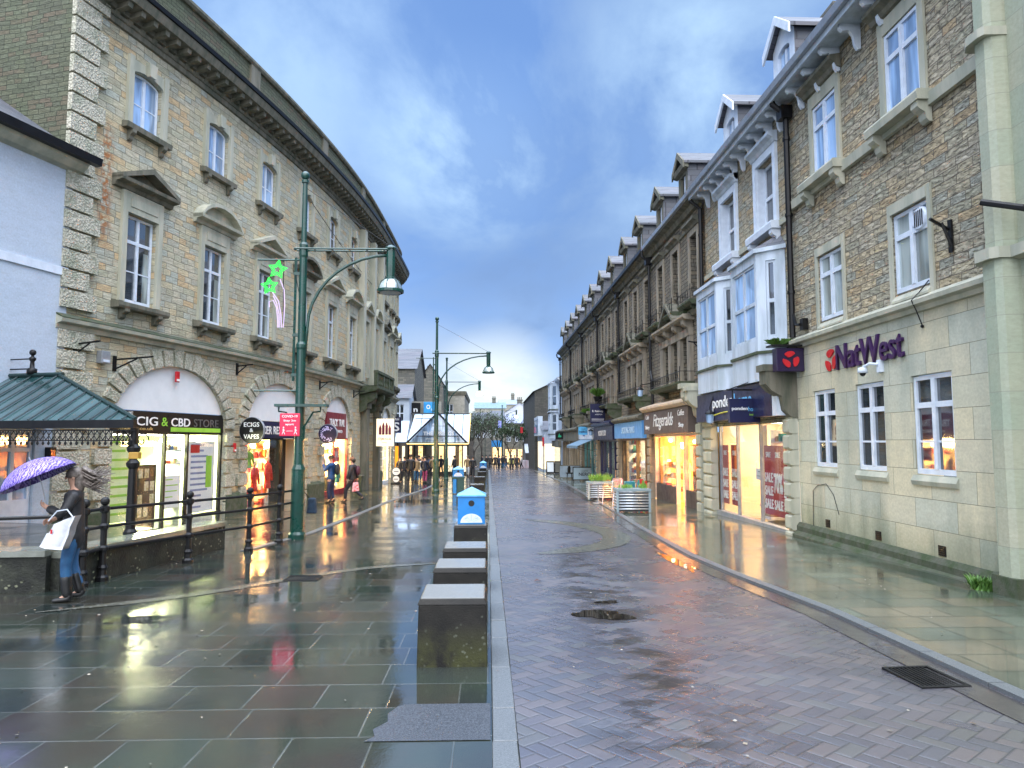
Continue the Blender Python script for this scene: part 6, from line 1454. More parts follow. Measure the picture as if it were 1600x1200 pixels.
bluebox(-1.39, 33.6, gz(33.6)+.80, .5, .36, 'tall bin with blue box top on a dark green cabinet beyond the stone blocks', tallbase(-1.39, 33.6))
bluebox(-.45, 64.3, gz(64)+.592, .6, .5, 'distant blue box bin on the farthest stone block')
# ------------------------------------------------------------------ lamp posts
def lamppost(x, y, label, arm=2.0, near=False, left_arm=True, lit=False, H=7.95):
    g0 = gz(y); e = empty('lamp_post', (x, y, g0), label, 'lamp post', 'green lamp posts')
    mb = MB(); mb.lathe([(.19,g0-.02), (.19,g0+.1), (.155,g0+.16), (.145,g0+1.5), (.15,g0+1.52), (.11,g0+1.62), (.10,3.9), (.115,3.95), (.115,4.02), (.085,4.08), (.085,6.0), (.10,6.05), (.10,6.3), (.062,6.36), (.055,H-.22), (.08,H-.2), (.08,H-.14), (.05,H-.12)], (x,y,0), 14); mb.build('pole', green, e, smooth=False)
    mb = MB(); mb.sphere((x,y,H-.03), .10, 12, 8); mb.build('ball_finial', green, e, smooth=True)
    z = 6.2; X = x+arm; mb = MB()
    for q in (-.09, .09): mb.tube([(x-.18,y+q,z), (X,y+q,z)], .022, 6)
    for k in range(5): a = x+.25+k*(arm-.4)/4; mb.box((a-.012,y-.09,z-.015), (a+.012,y+.09,z+.015))
    mb.tube([(x-.18,y-.09,z), (x-.21,y,z), (x-.18,y+.09,z)], .02, 6)
    mb.build('lamp_arm', green, e); mb = MB()
    pts = [(x+.08,y,3.7), (x+.12,y,4.4)]+[(x+.12+(arm-.15)*(1-math.cos(a)), y, 4.4+1.68*math.sin(a)) for a in [k*PI/2/9 for k in range(1, 10)]]
    mb.tube(pts, .035, 7); mb.build('curved_brace', green, e, smooth=True)
    mb = MB(); mb.lathe([(.13,z+.02), (.13,z+.05), (.085,z+.09), (.03,z+.12)], (X,y,0), 12); mb.lathe([(.085,z-.75), (.10,z-.45), (.10,z+.02)], (X,y,0), 12); mb.build('lantern_neck', green, e)
    mb = MB(); mb.lathe([(.06,z-.66), (.16,z-.70), (.235,z-.80), (.27,z-.93)], (X,y,0), 16, None, False); gl = mb.build('lantern_glass', MATS['pane_curtain'] if not lit else white_em, e, smooth=True)
    mb = MB(); mb.lathe([(.09,z-.62), (.12,z-.64), (.12,z-.68), (.07,z-.68)], (X,y,0), 16); mb.lathe([(.275,z-.99), (.305,z-.98), (.305,z-.92), (.275,z-.92)], (X,y,0), 20, None, False)
    for k in range(6):
        a = 2*PI*k/6+.3; c_, s_ = math.cos(a), math.sin(a); mb.tube([(X+.10*c_,y+.10*s_,z-.65), (X+.21*c_,y+.21*s_,z-.73), (X+.29*c_,y+.29*s_,z-.95)], .012, 5)
    mb.build('lantern_cage', green, e)
    mb = MB(); mb.lathe([(.24,z-.99), (.24,z-.97)], (X,y,0), 16); mb.build('lantern_lens', offwh if not lit else white_em, gl)
    if left_arm:
        mb = MB()
        for z_ in (5.95, 2.98): mb.tube([(x,y-.02,z_), (x-1.02,y-.02,z_)], .022, 6)
        mb.tube([(x-.16,y-.02,3.2), (x-.16,y-.02,6.0)], .03, 6)
        for z_ in (3.3, 4.2, 5.6): mb.box((x-.2,y-.05,z_), (x+.02,y+.03,z_+.07))
        mb.build('banner_arms', green, e)
    mb = MB(); mb.tube([(x,y,H-.3), (X,y,z+.08)], .006, 4); mb.build('stay_wire', iron, e)
    return e
LP1 = lamppost(-4.20, 16.0, 'tall green lamp post nearest the camera with star light and red notice', 1.97, True)
lamppost(-2.55, 35.0, 'green lamp post second from the camera left of the stone blocks', 2.55, False)
lamppost(-3.05, 52.0, 'green lamp post third from the camera with a lit lantern', 2.4, False, True, True)
lamppost(1.95, 100.0, 'small distant green lamp post among the trees with a lit lantern', 2.0, False, False, True, 6.95)
mb = MB(); g0 = gz(16)
e = empty('sign_bracket', (-4.2, 16, 2.6), 'dark green bracket shelf with curled supports on the near lamp post', 'bracket'); mb.box((-4.72,15.82,2.62), (-3.58,16.12,2.68)); 
for q in (-1, 1): mb.tube([(-4.2+q*.1,15.98,1.9), (-4.2+q*.12,15.98,2.2), (-4.2+q*.3,15.98,2.5), (-4.2+q*.46,15.98,2.52), (-4.2+q*.46,15.98,2.62)], .022, 6)
mb.build('shelf', green, e)
e = flag_sign('notice_sign', 'red distancing notice with white lettering and two walking figures on the near lamp post', (-4.36, 15.80, 2.22), .44, .50, mat('notice_red', (.70,.015,.07), (.62,.012,.06), .4, 4, 0), [('COVID-19', 0, .185, .34, .055, wlet, .01), ('Stay 2m', 0, .085, .27, .055, wlet, .012), ('apart', 0, .0, .18, .05, wlet, .012)], th=.02)
mb = MB()
for q in (-1, 1):
    cx = -4.36+q*.13; cz = 2.09; yy = 15.786
    mb.sphere((cx,yy,cz+.07), (.016,.004,.016), 8, 4); mb.tube([(cx,yy,cz+.045), (cx,yy,cz-.01)], .014, 5); mb.tube([(cx,yy,cz-.01), (cx+.03,yy,cz-.08)], .008, 4); mb.tube([(cx,yy,cz-.01), (cx-.03,yy,cz-.08)], .008, 4); mb.tube([(cx,yy,cz+.03), (cx+.03,yy,cz-.0)], .006, 4)
mb.tube([(-4.43,yy,2.08), (-4.29,yy,2.08)], .005, 4); mb.build('walking_figures', wlet, e)
# christmas star light
st = empty('star_light', (-4.9, 15.95, 5.3), 'christmas light of two green outline stars trailing white rope light tails', 'christmas light')
def star(cx, cz, r, rot):
    mb = MB()
    for q in (1, .62):
        p_ = []
        for k in range(11): a = rot+PI*k/5; rr = r*q*(1 if k % 2 == 0 else .5); p_.append((cx+rr*math.sin(a), 15.95, cz+rr*math.cos(a)))
        mb.tube(p_, .018, 5)
    mb.build('star', green_em, st)
star(-4.76, 5.72, .21, .15); star(-4.93, 5.34, .19, -.1)
for k, pts_ in enumerate((((-4.70,5.50),(-4.60,5.25),(-4.58,4.9),(-4.60,4.4)), ((-4.86,5.2),(-4.72,5.0),(-4.66,4.7),(-4.64,4.4)), ((-4.84,5.12),(-4.76,4.95),(-4.70,4.7),(-4.69,4.4)), ((-4.92,4.86),(-4.93,4.98),(-4.84,5.02),(-4.76,4.85),(-4.73,4.6),(-4.72,4.4)))):
    mb = MB(); mb.tube([(x_,15.95,z_) for x_, z_ in pts_], .013, 5); mb.build('light_tail', pink_em, st)
mb = MB(); mb.tube([(-4.62,15.95,5.95), (-4.62,15.95,5.5), (-4.6,15.95,4.42), (-4.36,15.95,4.42)], .01, 5); mb.tube([(-4.36,15.95,5.6), (-4.2,15.95,4.9), (-4.1,15.9,4.95)], .008, 5); mb.build('frame', iron, st)
# ------------------------------------------------------------------ pavement furniture on the right
def planter(x0, y0, w_, d_, h, label):
    g0 = gz(y0)+.05; e = empty('planter', (x0+w_/2, y0+d_/2, g0), label, 'planter', 'corrugated planters')
    mb = MB(); mb.box((x0,y0,g0+.02), (x0+w_,y0+d_,g0+h-.06))
    o = mb.build('box', mat('planter_gap', (.03,.035,.045), None, .5, 4, 0), e); mb = MB(); n = 7
    for k in range(n):
        z = g0+.06+k*(h-.1)/n; mb.tube([(x0,y0-.01,z+.04), (x0+w_,y0-.01,z+.04)], .026, 7); mb.tube([(x0-.01,y0,z+.04), (x0-.01,y0+d_,z+.04)], .026, 7)
    mb.build('corrugated_ribs', galv, e, smooth=True); mb = MB()
    for q in ((x0-.03,y0-.04), (x0+w_-.03,y0-.04)): mb.box((q[0],q[1],g0), (q[0]+.07,q[1]+.06,g0+h))
    mb.box((x0-.04,y0-.05,g0+h-.07), (x0+w_+.05,y0+d_+.04,g0+h-.001)); mb.build('frame', mat('planter_frame', (.25,.33,.38), (.2,.27,.3), .35, 5, .05), e)
    mb = MB()
    bushy = y0 > 25
    for _ in range(420 if bushy else 200):
        a = random.uniform(0,2*PI); cl = random.choice((.25,.4,.7) if bushy else (.3,.85)); b_ = Vector((x0+min(w_-.08,max(.08,w_*cl+random.gauss(0,.09 if not bushy else .14))), y0+random.uniform(.05,d_-.05), g0+h-.02+(random.uniform(0,.16) if bushy else random.uniform(0,.04)))); l = random.uniform(.05,.17)*(1.4 if bushy else 1); dx, dy = math.cos(a)*.5, math.sin(a)*.5; w2 = .022
        mb.face([mb.vert(b_), mb.vert(b_+Vector((dx*l*.5-dy*w2, dy*l*.5+dx*w2, l*.6))), mb.vert(b_+Vector((dx*l, dy*l, l))), mb.vert(b_+Vector((dx*l*.5+dy*w2, dy*l*.5-dx*w2, l*.6)))])
    mb.build('foliage', leafl, e); return e
planter(4.02, 22.2, 1.0, .55, .72, 'corrugated metal planter with small green plants, nearest the camera outside the cafe')
planter(4.0, 28.4, 1.0, .6, .70, 'corrugated metal planter with bright bushy plants, farther one behind the metal chair')
def chair(x, y, rz, label):
    g0 = gz(y)+.05; e = empty('cafe_chair', (x,y,g0), label, 'chair', rz=rz); T = Matrix.Translation((x,y,g0)); al = mat('aluminium', (.75,.77,.80), None, .2, 5, 0, metal=.9)
    P3 = lambda a, b, c: T @ Vector((a,b,c))
    for q in (-1, 1):
        mb = MB(); mb.tube([P3(q*.24,-.26,0), P3(q*.25,-.2,.44), P3(q*.26,-.2,.66), P3(q*.26,.1,.68), P3(q*.24,.2,.6)], .015, 6); mb.build('leg', al, e)
        mb = MB(); mb.tube([P3(q*.22,.30,0), P3(q*.21,.2,.42), P3(q*.20,.27,.86)], .015, 6); mb.build('leg', al, e)
    mb = MB()
    for k in range(6): mb.box((-.21,-.2+k*.07,.435), (.21,-.15+k*.07,.45), T)
    mb.build('seat', al, e); mb = MB()
    for k in range(7): a = -.18+k*.06; mb.tube([P3(a,.215,.48), P3(a,.265,.84)], .010, 5)
    mb.tube([P3(-.20,.27,.86), P3(-.12,.285,.90), P3(.12,.285,.90), P3(.20,.27,.86)], .015, 6); mb.build('backrest', mat('chair_back', (.55,.33,.16), None, .4, 5, 0), e); return e
chair(4.45, 25.6, -.9, 'silver metal cafe chair with slatted back between the two corrugated planters')
e = empty('cafe_table', (4.15, 26.2, gz(26.2)+.05), 'small round silver cafe table beside the metal chair', 'table'); mb = MB(); mb.lathe([(.30,.71), (.30,.735)], (4.05,26.3,gz(26.2)+.05), 18); mb.build('table_top', grey, e); mb = MB(); mb.lathe([(.2,0), (.2,.02), (.025,.04), (.025,.71)], (4.05,26.3,gz(26.2)+.05), 12); mb.build('pedestal', grey, e)
def barrier(x0, y, w_, h, label, txt=True, m=None):
    g0 = gz(y)+.05; e = empty('cafe_barrier', (x0+w_/2,y,g0), label, 'barrier', 'cafe barriers'); mb = MB(); mb.box((x0,y-.01,g0+.1), (x0+w_,y+.01,g0+h-.06)); mb.build('panel', m or mat('barrier_blue', (.42,.58,.68), (.38,.52,.62), .4, 3, 0), e); mb = MB()
    for q in (x0-.03, x0+w_-.01): mb.box((q,y-.03,g0), (q+.045,y+.03,g0+h)); mb.box((q-.02,y-.25,g0), (q+.065,y+.25,g0+.03))
    mb.box((x0,y-.02,g0+h-.06), (x0+w_,y+.02,g0+h)); mb.box((x0,y-.02,g0+.07), (x0+w_,y+.02,g0+.11)); mb.build('frame', trimd if not txt else iron, e)
    if txt: text('lettering', 'CAFFE', (x0+w_/2,y-.012,g0+h*.70), (1,0,0), (0,0,1), w_*.26, .09, navy, e); text('lettering', 'NERO', (x0+w_/2,y-.012,g0+h*.48), (1,0,0), (0,0,1), w_*.52, .22, navy, e, bold=.02)
barrier(5.72, 48.0, 1.55, .95, 'pale blue cafe barrier with bold dark lettering facing the camera')
barrier(5.25, 52.5, 1.5, 1.0, 'plain grey blue cafe barrier behind the lettered one', False, mat('barrier_grey', (.30,.38,.46), None, .4, 3, 0))
e = empty('outdoor_chair', (5.6, 50.5, gz(50)), 'dark rounded outdoor chair between the two cafe barriers', 'chair'); g0 = gz(50.5)+.05; mb = MB(); mb.lathe([(.22,.42), (.26,.46), (.27,.5)], (5.75,50.5,g0), 12); mb.build('seat', black, e); mb = MB()
for k in range(4): a = PI/4+k*PI/2; mb.tube([(5.75+.2*math.cos(a),50.5+.2*math.sin(a),g0+.44), (5.75+.26*math.cos(a),50.5+.26*math.sin(a),g0)], .015, 5)
mb.build('legs', black, e); mb = MB(); mb.prism([(-.2,.5), (.2,.5), (.24,.8), (.14,.95), (-.14,.95), (-.24,.8)], -.02, .02, Matrix(((.5,0,.86,5.75),(.86,0,-.5,50.75),(0,1,0,g0),(0,0,0,1)))); mb.build('backrest', black, e)
def aboard(x, y, w_, h, m, label, rz=0, lm=None, lines=True):
    g0 = gz(y)+(.05 if x > 4 else 0); e = empty('a_board', (x,y,g0), label, 'sign', rz=rz); T = Matrix.Translation((x,y,g0))
    for q in (-1, 1):
        mb = MB(); mb.hexa([T @ Vector(p) for p in ((-w_/2,q*.3,0), (w_/2,q*.3,0), (w_/2,q*.3-q*.03,0), (-w_/2,q*.3-q*.03,0), (-w_/2,q*.04,h), (w_/2,q*.04,h), (w_/2,q*.01,h), (-w_/2,q*.01,h))]); mb.build('panel', m, e)
    mb = MB(); mb.hexa([T @ Vector(p) for p in ((-w_*.4,-.30,.15), (w_*.4,-.30,.15), (w_*.4,-.28,.15), (-w_*.4,-.28,.15), (-w_*.4,-.09,h*.9), (w_*.4,-.09,h*.9), (w_*.4,-.07,h*.9), (-w_*.4,-.07,h*.9))]); mb.build('poster', lm or pal, e)
aboard(5.82, 67.0, .75, 1.15, black, 'black framed pavement board with white poster near the end of the terrace'); aboard(6.45, 66.3, .6, 1.15, black, 'dark pavement board beside the white poster one at the end of the terrace', 0, MATS['far_stone'])
# luggage outside the blue-fascia shop
def suitcase(x, y, h, m, label, w_=.42, handle=True):
    g0 = gz(y)+.05; e = empty('suitcase', (x,y,g0), label, 'suitcase'); mb = MB(); mb.box((x-w_/2,y-.13,g0+.05), (x+w_/2,y+.13,g0+h)); mb.build('shell', m, e, bevel=.04); mb = MB()
    for q in (-1, 1): mb.sphere((x+q*w_*.38,y-.1,g0+.03), .03, 8, 5)
    mb.build('wheels', black, e)
    if handle: mb = MB(); mb.tube([(x-.1,y,g0+h), (x-.1,y,g0+h+.35), (x+.1,y,g0+h+.35), (x+.1,y,g0+h)], .012, 5); mb.build('handle', mat('handle_tan', (.5,.35,.2), None, .4, 4, 0), e)
suitcase(5.75, 31.6, .72, mat('case_pale', (.75,.6,.62), (.7,.2,.25), .4, 12, 0), 'pale patterned suitcase with tall handle outside the light blue fascia'); suitcase(6.15, 31.0, .62, mat('case_teal', (.02,.22,.30), None, .4, 3, 0), 'teal blue suitcase with white picture outside the light blue fascia', .46, False); suitcase(5.42, 32.2, .66, mat('case_red', (.6,.03,.03), None, .4, 3, 0), 'slim red suitcase at the left of the luggage outside the light blue fascia', .2, False)
e = empty('display_rack', (6.55, 30.7, gz(31)), 'low rack of colourful small goods beside the suitcases', 'rack'); mb = MB(); g0 = gz(31)+.05; mb.box((6.4,30.2,g0), (6.85,31.4,g0+.35)); mb.build('crate', wood, e); mb = MB()
for _ in range(40): mb.cur = random.randrange(9); a, b_ = random.uniform(6.42,6.75), random.uniform(30.25,31.3); hh = random.uniform(.1,.4); mb.box((a,b_,g0+.351), (a+.08,b_+.08,g0+.35+hh))
mb.build('goods', PAL, e)
# ------------------------------------------------------------------ springs arcade entrance canopy
SP = empty('arcade_canopy', (-6.0, 60, gz(60)), 'glazed gabled arcade entrance canopy outlined with warm light tubes, beyond the curved building', 'canopy')
sx = lambda px, Y=60: (px-763)/1111*Y
sz = lambda py, Y=60: 1.85+(690-py)/1111*Y
GX0, GX1, GA = sx(637), sx(733), sx(686); ze, zr = sz(691), sz(646)
mb = MB()
mb.hexa([Vector(p) for p in ((GX0,60,ze), (GX1,60,ze), (GX1,62.5,zr), (GX0+.4,62.5,zr), (GX0,60,ze+.03), (GX1,60,ze+.03), (GX1,62.5,zr+.03), (GX0+.4,62.5,zr+.03))])
mb.hexa([Vector(p) for p in ((sx(616),60.5,ze), (GX0,60.5,ze), (GX0,62.3,zr-.6), (sx(622),62.3,zr-.6), (sx(616),60.5,ze+.03), (GX0,60.5,ze+.03), (GX0,62.3,zr-.57), (sx(622),62.3,zr-.57))])
mb.build('glass_roof', mat('pale_glass', (.42,.52,.66), (.34,.44,.58), .15, 1.2, 0, spec=.9), SP)
mb = MB()
for q in (GX0, GX0+1, GX1-1.4, GX1-.6): mb.tube([(q,60,ze+.05), (q+.05,62.5,zr+.05)], .025, 4)
mb.tube([(GX0,59.98,ze-.02), (GX1,59.98,ze-.02)], .05, 4); mb.tube([(GX0,62.5,zr+.06), (GX1,62.5,zr+.06)], .05, 4)
G0, G1 = sx(640), sx(730)
for q in (G0, G1): mb.tube([(q,58.6,ze-.02), (GA,58.6,zr+.0)], .08, 4); mb.tube([(GA,58.6,zr), (GA,62.5,zr)], .05, 4)
for z_ in (ze+.5,): mb.tube([(GA-1.9*(1-.5/(zr-ze)*1)-.2,58.6,z_), (GA+1.9*(1-.5/(zr-ze))+.2,58.6,z_)], .04, 4)
mb.tube([(GA,58.6,ze+.5), (GA,58.6,zr)], .04, 4)
mb.build('roof_frame', black, SP)
mb = MB()
for q in (G0, G1):
    a_ = [Vector((q,58.6,ze)), Vector((GA,58.6,zr+.02)), Vector((GA,60.05+2.4,zr+.02)), Vector((q,60.05,ze))]
    mb.face([mb.vert(p) for p in a_])
mb.build('gable_glass', glass, SP)
mb = MB(); mb.face([mb.vert(p) for p in ((G0+.15,58.75,ze-.02), (G1-.15,58.75,ze-.02), (GA,58.75,zr-.08))]); mb.build('gable_screen', MATS['pane_sky_tint'], SP)
mb = MB(); mb.tube([(G0,58.5,ze-.12), (GX1,58.5,ze-.12)], .045, 6); mb.tube([(GX1,58.6,ze-.1), (GX1+.05,62.4,zr+.05)], .04, 6); mb.build('light_tube', yel_em, SP)
text('lettering', 'THE SPRINGS', (GA+.1, 58.5, ze+.72), (1,0,0), (0,0,1), 2.5, .30, wlet, SP, .03, bold=.02)
text('lettering', 'shopping centre', (GA, 58.5, ze+.28), (1,0,0), (0,0,1), 1.9, .16, wlet, SP, .02)
for q in (GX0+.15, GX0+1.4, GX1-.9, GX1-.1): mb = MB(); mb.box((q-.07,60.0,gz(60)-.1), (q+.07,60.14,ze)); mb.build('post', black, SP)
mb = MB(); mb.quad([Vector(p) for p in ((sx(614,64),64,gz(64)), (sx(740,64),64,gz(64)), (sx(740,64),64,ze+.1), (sx(614,64),64,ze+.1))])
mb.cur = 1; 
for k, q in enumerate((sx(622,64), sx(648,64), sx(664,64), sx(700,64), sx(722,64))): mb.box((q,63.9,gz(64)), (q+.09,63.98,ze))
mb.build('entrance_wall', [mat('arcade_back', (.06,.055,.055), (.10,.09,.08), .4, 2, 0), black], SP)
for k, (a_, b_, m_) in enumerate(((619, 624, lamp_emit('orange_lit', (1,.35,.03), 1.3)), (630, 634, lit_cream), (640, 645, lit_warm), (676, 683, lit_cream), (687, 694, lit_warm), (724, 731, lit_cream), (655, 664, lit_warm), (697, 712, lit_cream), (715, 722, lit_warm))):
    mb = MB(); mb.box((sx(a_,63.9),63.8,gz(64)+.3), (sx(b_,63.9),63.88,ze-.35)); mb.build('lit_window', m_, SP)
mb = MB(); mb.box((sx(655,63),62.8,ze-.32), (sx(716,63),62.95,ze-.02)); mb.build('green_fascia', mat('arcade_green', (.02,.18,.08), None, .4, 3, 0), SP)
# ------------------------------------------------------------------ background buildings
def simple_house(name, label, x0, x1, y0, y1, ztop, wallm, roof=None, rise=2, ridge='x', wins=(), wm=white, chim=None, left=True, winx=()):
    """box building with a front (toward the camera), street side with window openings, and a pitched roof"""
    e = empty(name, ((x0+x1)/2, y0, gz(y0)), label, 'building'); zb = gz(y1)-.5
    F = Line((x0, y0), (x1, y0), 1); side_x = x1 if left else x0
    S = Line((side_x, y0), (side_x, y1), 1 if left else -1)
    ofr = [op(*w_, 0, .15) for w_ in wins]; osd = [op(*w_, 0, .15) for w_ in winx]
    mb = MB(); fwall(mb, F, 0, F.L, zb, ztop, ofr); fwall(mb, S, 0, S.L, zb, ztop, osd)
    ox = x0 if left else x1; mb.quad([(ox,y0,zb), (ox,y1,zb), (ox,y1,ztop), (ox,y0,ztop)]); mb.quad([(x0,y1,zb), (x1,y1,zb), (x1,y1,ztop), (x0,y1,ztop)])
    mb.build('wall', wallm, e)
    for fr_, L_ in ((F, wins), (S, winx)):
        for w_ in L_: window(fr_, e, w_[0], w_[1], w_[2], w_[3], -.12, ('v.5',), (.5,), fwid=.07, m=wm)
    if roof:
        mb = MB(); k = .25
        if ridge == 'x':
            ym = (y0+y1)/2; mb.quad([(x0-k,y0-k,ztop-.05), (x1+k,y0-k,ztop-.05), (x1+k,ym,ztop+rise), (x0-k,ym,ztop+rise)]); mb.quad([(x0-k,y1+k,ztop-.05), (x1+k,y1+k,ztop-.05), (x1+k,ym,ztop+rise), (x0-k,ym,ztop+rise)])
            r = mb.build('roof', roof, e); mb = MB()
            for q in (x0, x1): mb = MB(); mb.face([mb.vert(p, (p[1], p[2])) for p in ((q,y0,ztop), (q,y1,ztop), (q,ym,ztop+rise))]); mb.build('gable', wallm, e)
        else:
            xm = (x0+x1)/2; mb.quad([(x0-k,y0-k,ztop-.05), (x0-k,y1+k,ztop-.05), (xm,y1+k,ztop+rise), (xm,y0-k,ztop+rise)]); mb.quad([(x1+k,y0-k,ztop-.05), (x1+k,y1+k,ztop-.05), (xm,y1+k,ztop+rise), (xm,y0-k,ztop+rise)])
            r = mb.build('roof', roof, e); mb = MB()
            for q in (y0, y1): mb = MB(); mb.face([mb.vert(p, (p[0], p[2])) for p in ((x0,q,ztop), (x1,q,ztop), (xm,q,ztop+rise))]); mb.build('gable', wallm, e)
    else:
        mb = MB(); mb.quad([(x0,y0,ztop), (x1,y0,ztop), (x1,y1,ztop), (x0,y1,ztop)]); fprof(mb, F, -.1, F.L+.1, [(0,ztop-.5), (.12,ztop-.45), (.22,ztop-.1), (.22,ztop+.05), (0,ztop+.05)]); fprof(mb, S, 0, S.L, [(0,ztop-.5), (.12,ztop-.45), (.22,ztop-.1), (.22,ztop+.05), (0,ztop+.05)]); mb.build('cornice', trimd, e)
    if chim:
        cx, cy, cz, cw = chim; mb = MB(); mb.box((cx-cw/2,cy-.5,cz-2.2), (cx+cw/2,cy+.5,cz)); mb.box((cx-cw/2-.1,cy-.6,cz), (cx+cw/2+.1,cy+.6,cz+.2))
        for k in range(3): mb.lathe([(.13,cz+.2), (.11,cz+.75)], (cx-cw/3+k*cw/3,cy,0), 8)
        mb.build('chimney', MATS['far_stone'], e)
    return e
fx = lambda px, Y: (px-763)/1111*Y
fz = lambda py, Y: 1.85+(690-py)/1111*Y
# left side beyond the crescent
simple_house('slate_roofed_house', 'purple slate roofed dark house just beyond the curved building', fx(596,70), fx(648,70), 70, 80, fz(576,70), MATS['far_stone'], MATS['slate'], 2.6, 'x', winx=((1,2.4,3,5), (5,6.4,3,5)))
simple_house('white_shop_house', 'narrow white rendered house between the curved building and the arcade canopy', fx(600,66), fx(640,66), 66, 70, fz(622,66), MATS['paint_stone'], MATS['slate'], 1.4, 'x', wins=((1.1,1.9,fz(660,66),fz(632,66)), ))
simple_house('dark_gable_house', 'dark rubble stone gabled house behind the arcade canopy', fx(652,84), fx(692,84), 84, 96, fz(600,84), MATS['far_stone'], MATS['slate'], 2.4, 'y', chim=(fx(662,90), 90, fz(581,90), 1.6))
e = simple_house('flat_roofed_block', 'dark grey flat roofed stone block above the right end of the arcade canopy', fx(690,92), fx(726,92), 92, 112, fz(612,92), MATS['far_stone2'], None, wins=((.6,1.5,fz(655,92),fz(632,92)),), winx=((2,3.2,fz(655,92),fz(625,92)), (6,7.2,fz(655,92),fz(625,92)), (11,12.2,fz(655,92),fz(625,92))))
e = flag_sign('shop_board', 'sky blue square shop board with a white ring letter above the arcade canopy', (fx(671,68), 68, fz(637,68)), 1.05, 1.05, mat('sky_board', (.02,.25,.62), (.05,.40,.75), .4, 1.5, 0), [('O', -.08, .05, .38, .42, wlet, .03), ('2', .22, -.2, .12, .16, wlet, .01)], th=.2)
e = flag_sign('shop_board', 'black board with a pale arch mark above the left of the arcade canopy', (fx(650,68), 68, fz(638,68)), .9, 1.0, black, [('n', 0, -.2, .4, .34, wlet, .03)], th=.2)
mb = MB(); mb.box((fx(636,69),68.6,ze), (fx(690,69),69.4,fz(628,69))); o = mb.build('parapet_wall', MATS['far_stone2']); tag(o, 'grey parapet wall carrying the blue and black boards above the arcade canopy', 'wall')
# far end of the street
simple_house('far_left_shops', 'dark stone shop block behind the trees on the left at the far end', fx(738,118), fx(768,118), 118, 150, fz(662,118), MATS['far_stone'], MATS['slate'], 2.5, 'x', wins=tuple((q, q+.8, fz(684,118), fz(672,118)) for q in (.5, 1.8)))
simple_house('blue_fascia_shop', 'stone building over a sky blue shop fascia at the far end', fx(768,125), fx(788,125), 125, 150, fz(655,125), MATS['far_stone2'], MATS['slate'], 2, 'x', wins=((.4,1,fz(682,125),fz(665,125)), (1.3,1.9,fz(682,125),fz(665,125))))
e = sign_board('shop_sign', 'sky blue shop fascia with dark swoosh far down the street', Line((fx(767,124), 124), (fx(786,124), 124)), 0, 2.1, fz(698,124), fz(688,124), .05, .2, mat('fardeepsky', (.05,.32,.75), None, .4, 3, 0)); mb = MB(); mb.box((fx(770,124),123.7,fz(723,124)), (fx(784,124),123.8,fz(699,124))); mb.build('lit_window', lit_warm, e)
simple_house('pale_gable_house', 'pale gabled house with a squat green chimney closing the street', fx(787,150), fx(836,150), 150, 165, fz(646,150), mat('pale_render', (.50,.52,.54), (.44,.46,.50), .7, 1, 0), MATS['slate'], 2.3, 'y', chim=(fx(812,152), 152, fz(626,152), 1.1))
simple_house('mauve_roofed_hall', 'long low hall with mauve slate roof in front of the pale gable', fx(792,138), fx(838,138), 138, 149, fz(661,138), MATS['far_stone'], mat('mauve_slate', (.26,.28,.38), (.22,.24,.34), .5, 2, 0), 1.9, 'x')
simple_house('end_shops', 'low shops with lit windows at the end of the street behind the stall', fx(786,128), fx(838,128), 128, 137, fz(672,128), MATS['far_stone'], MATS['slate'], .6, 'x', wins=tuple((q, q+.7, fz(690,128), fz(678,128)) for q in (.7, 2.2, 3.6)))
e = empty('lit_shopfront', (fx(805,127), 127, gz(127)), 'row of warm lit shop windows at the far end of the street', 'shopfront')
for q in ((790,797), (799,806), (810,816)): mb = MB(); mb.box((fx(q[0],127),127.7,fz(722,127)), (fx(q[1],127),127.9,fz(702,127))); mb.build('lit_window', lit_warm, e)
for k, (a_, b_, y_, t_, lab) in enumerate(((742,790,190,628,'blue green slate roofed houses on the hill, left of the pale gable'), (780,812,215,622,'slate roofed houses stepping up the hill behind the pale gable'), (812,842,200,630,'slate roofed houses on the hill right of the pale gable'))):
    simple_house('hill_house', lab, fx(a_,y_), fx(b_,y_), y_, y_+10, fz(t_+10,y_), MATS['far_stone2'], mat('greenslate%d' % k, [(.17,.25,.28), (.26,.31,.36), (.22,.28,.32)][k], None, .5, 2, 0), 1.8, 'x', chim=(fx((a_+b_)/2+6,y_), y_+5, fz(t_-6,y_), 1.0))
mb = MB(); n = 40
for i in range(n+1):
    for j in range(12):
        x_ = -260+520*i/n; y_ = 220+j*40; mb.vert((x_, y_, -3+ (j/11)**.8*(13+8*noise.noise(Vector((x_*.012, y_*.01, 0))))))
for i in range(n):
    for j in range(11): q = i*12+j; mb.face((q, q+12, q+13, q+1))
o = mb.build('hills', mat('hill_green', (.10,.13,.09), (.07,.09,.07), .9, .03, 0), smooth=True); o['kind'] = 'structure'
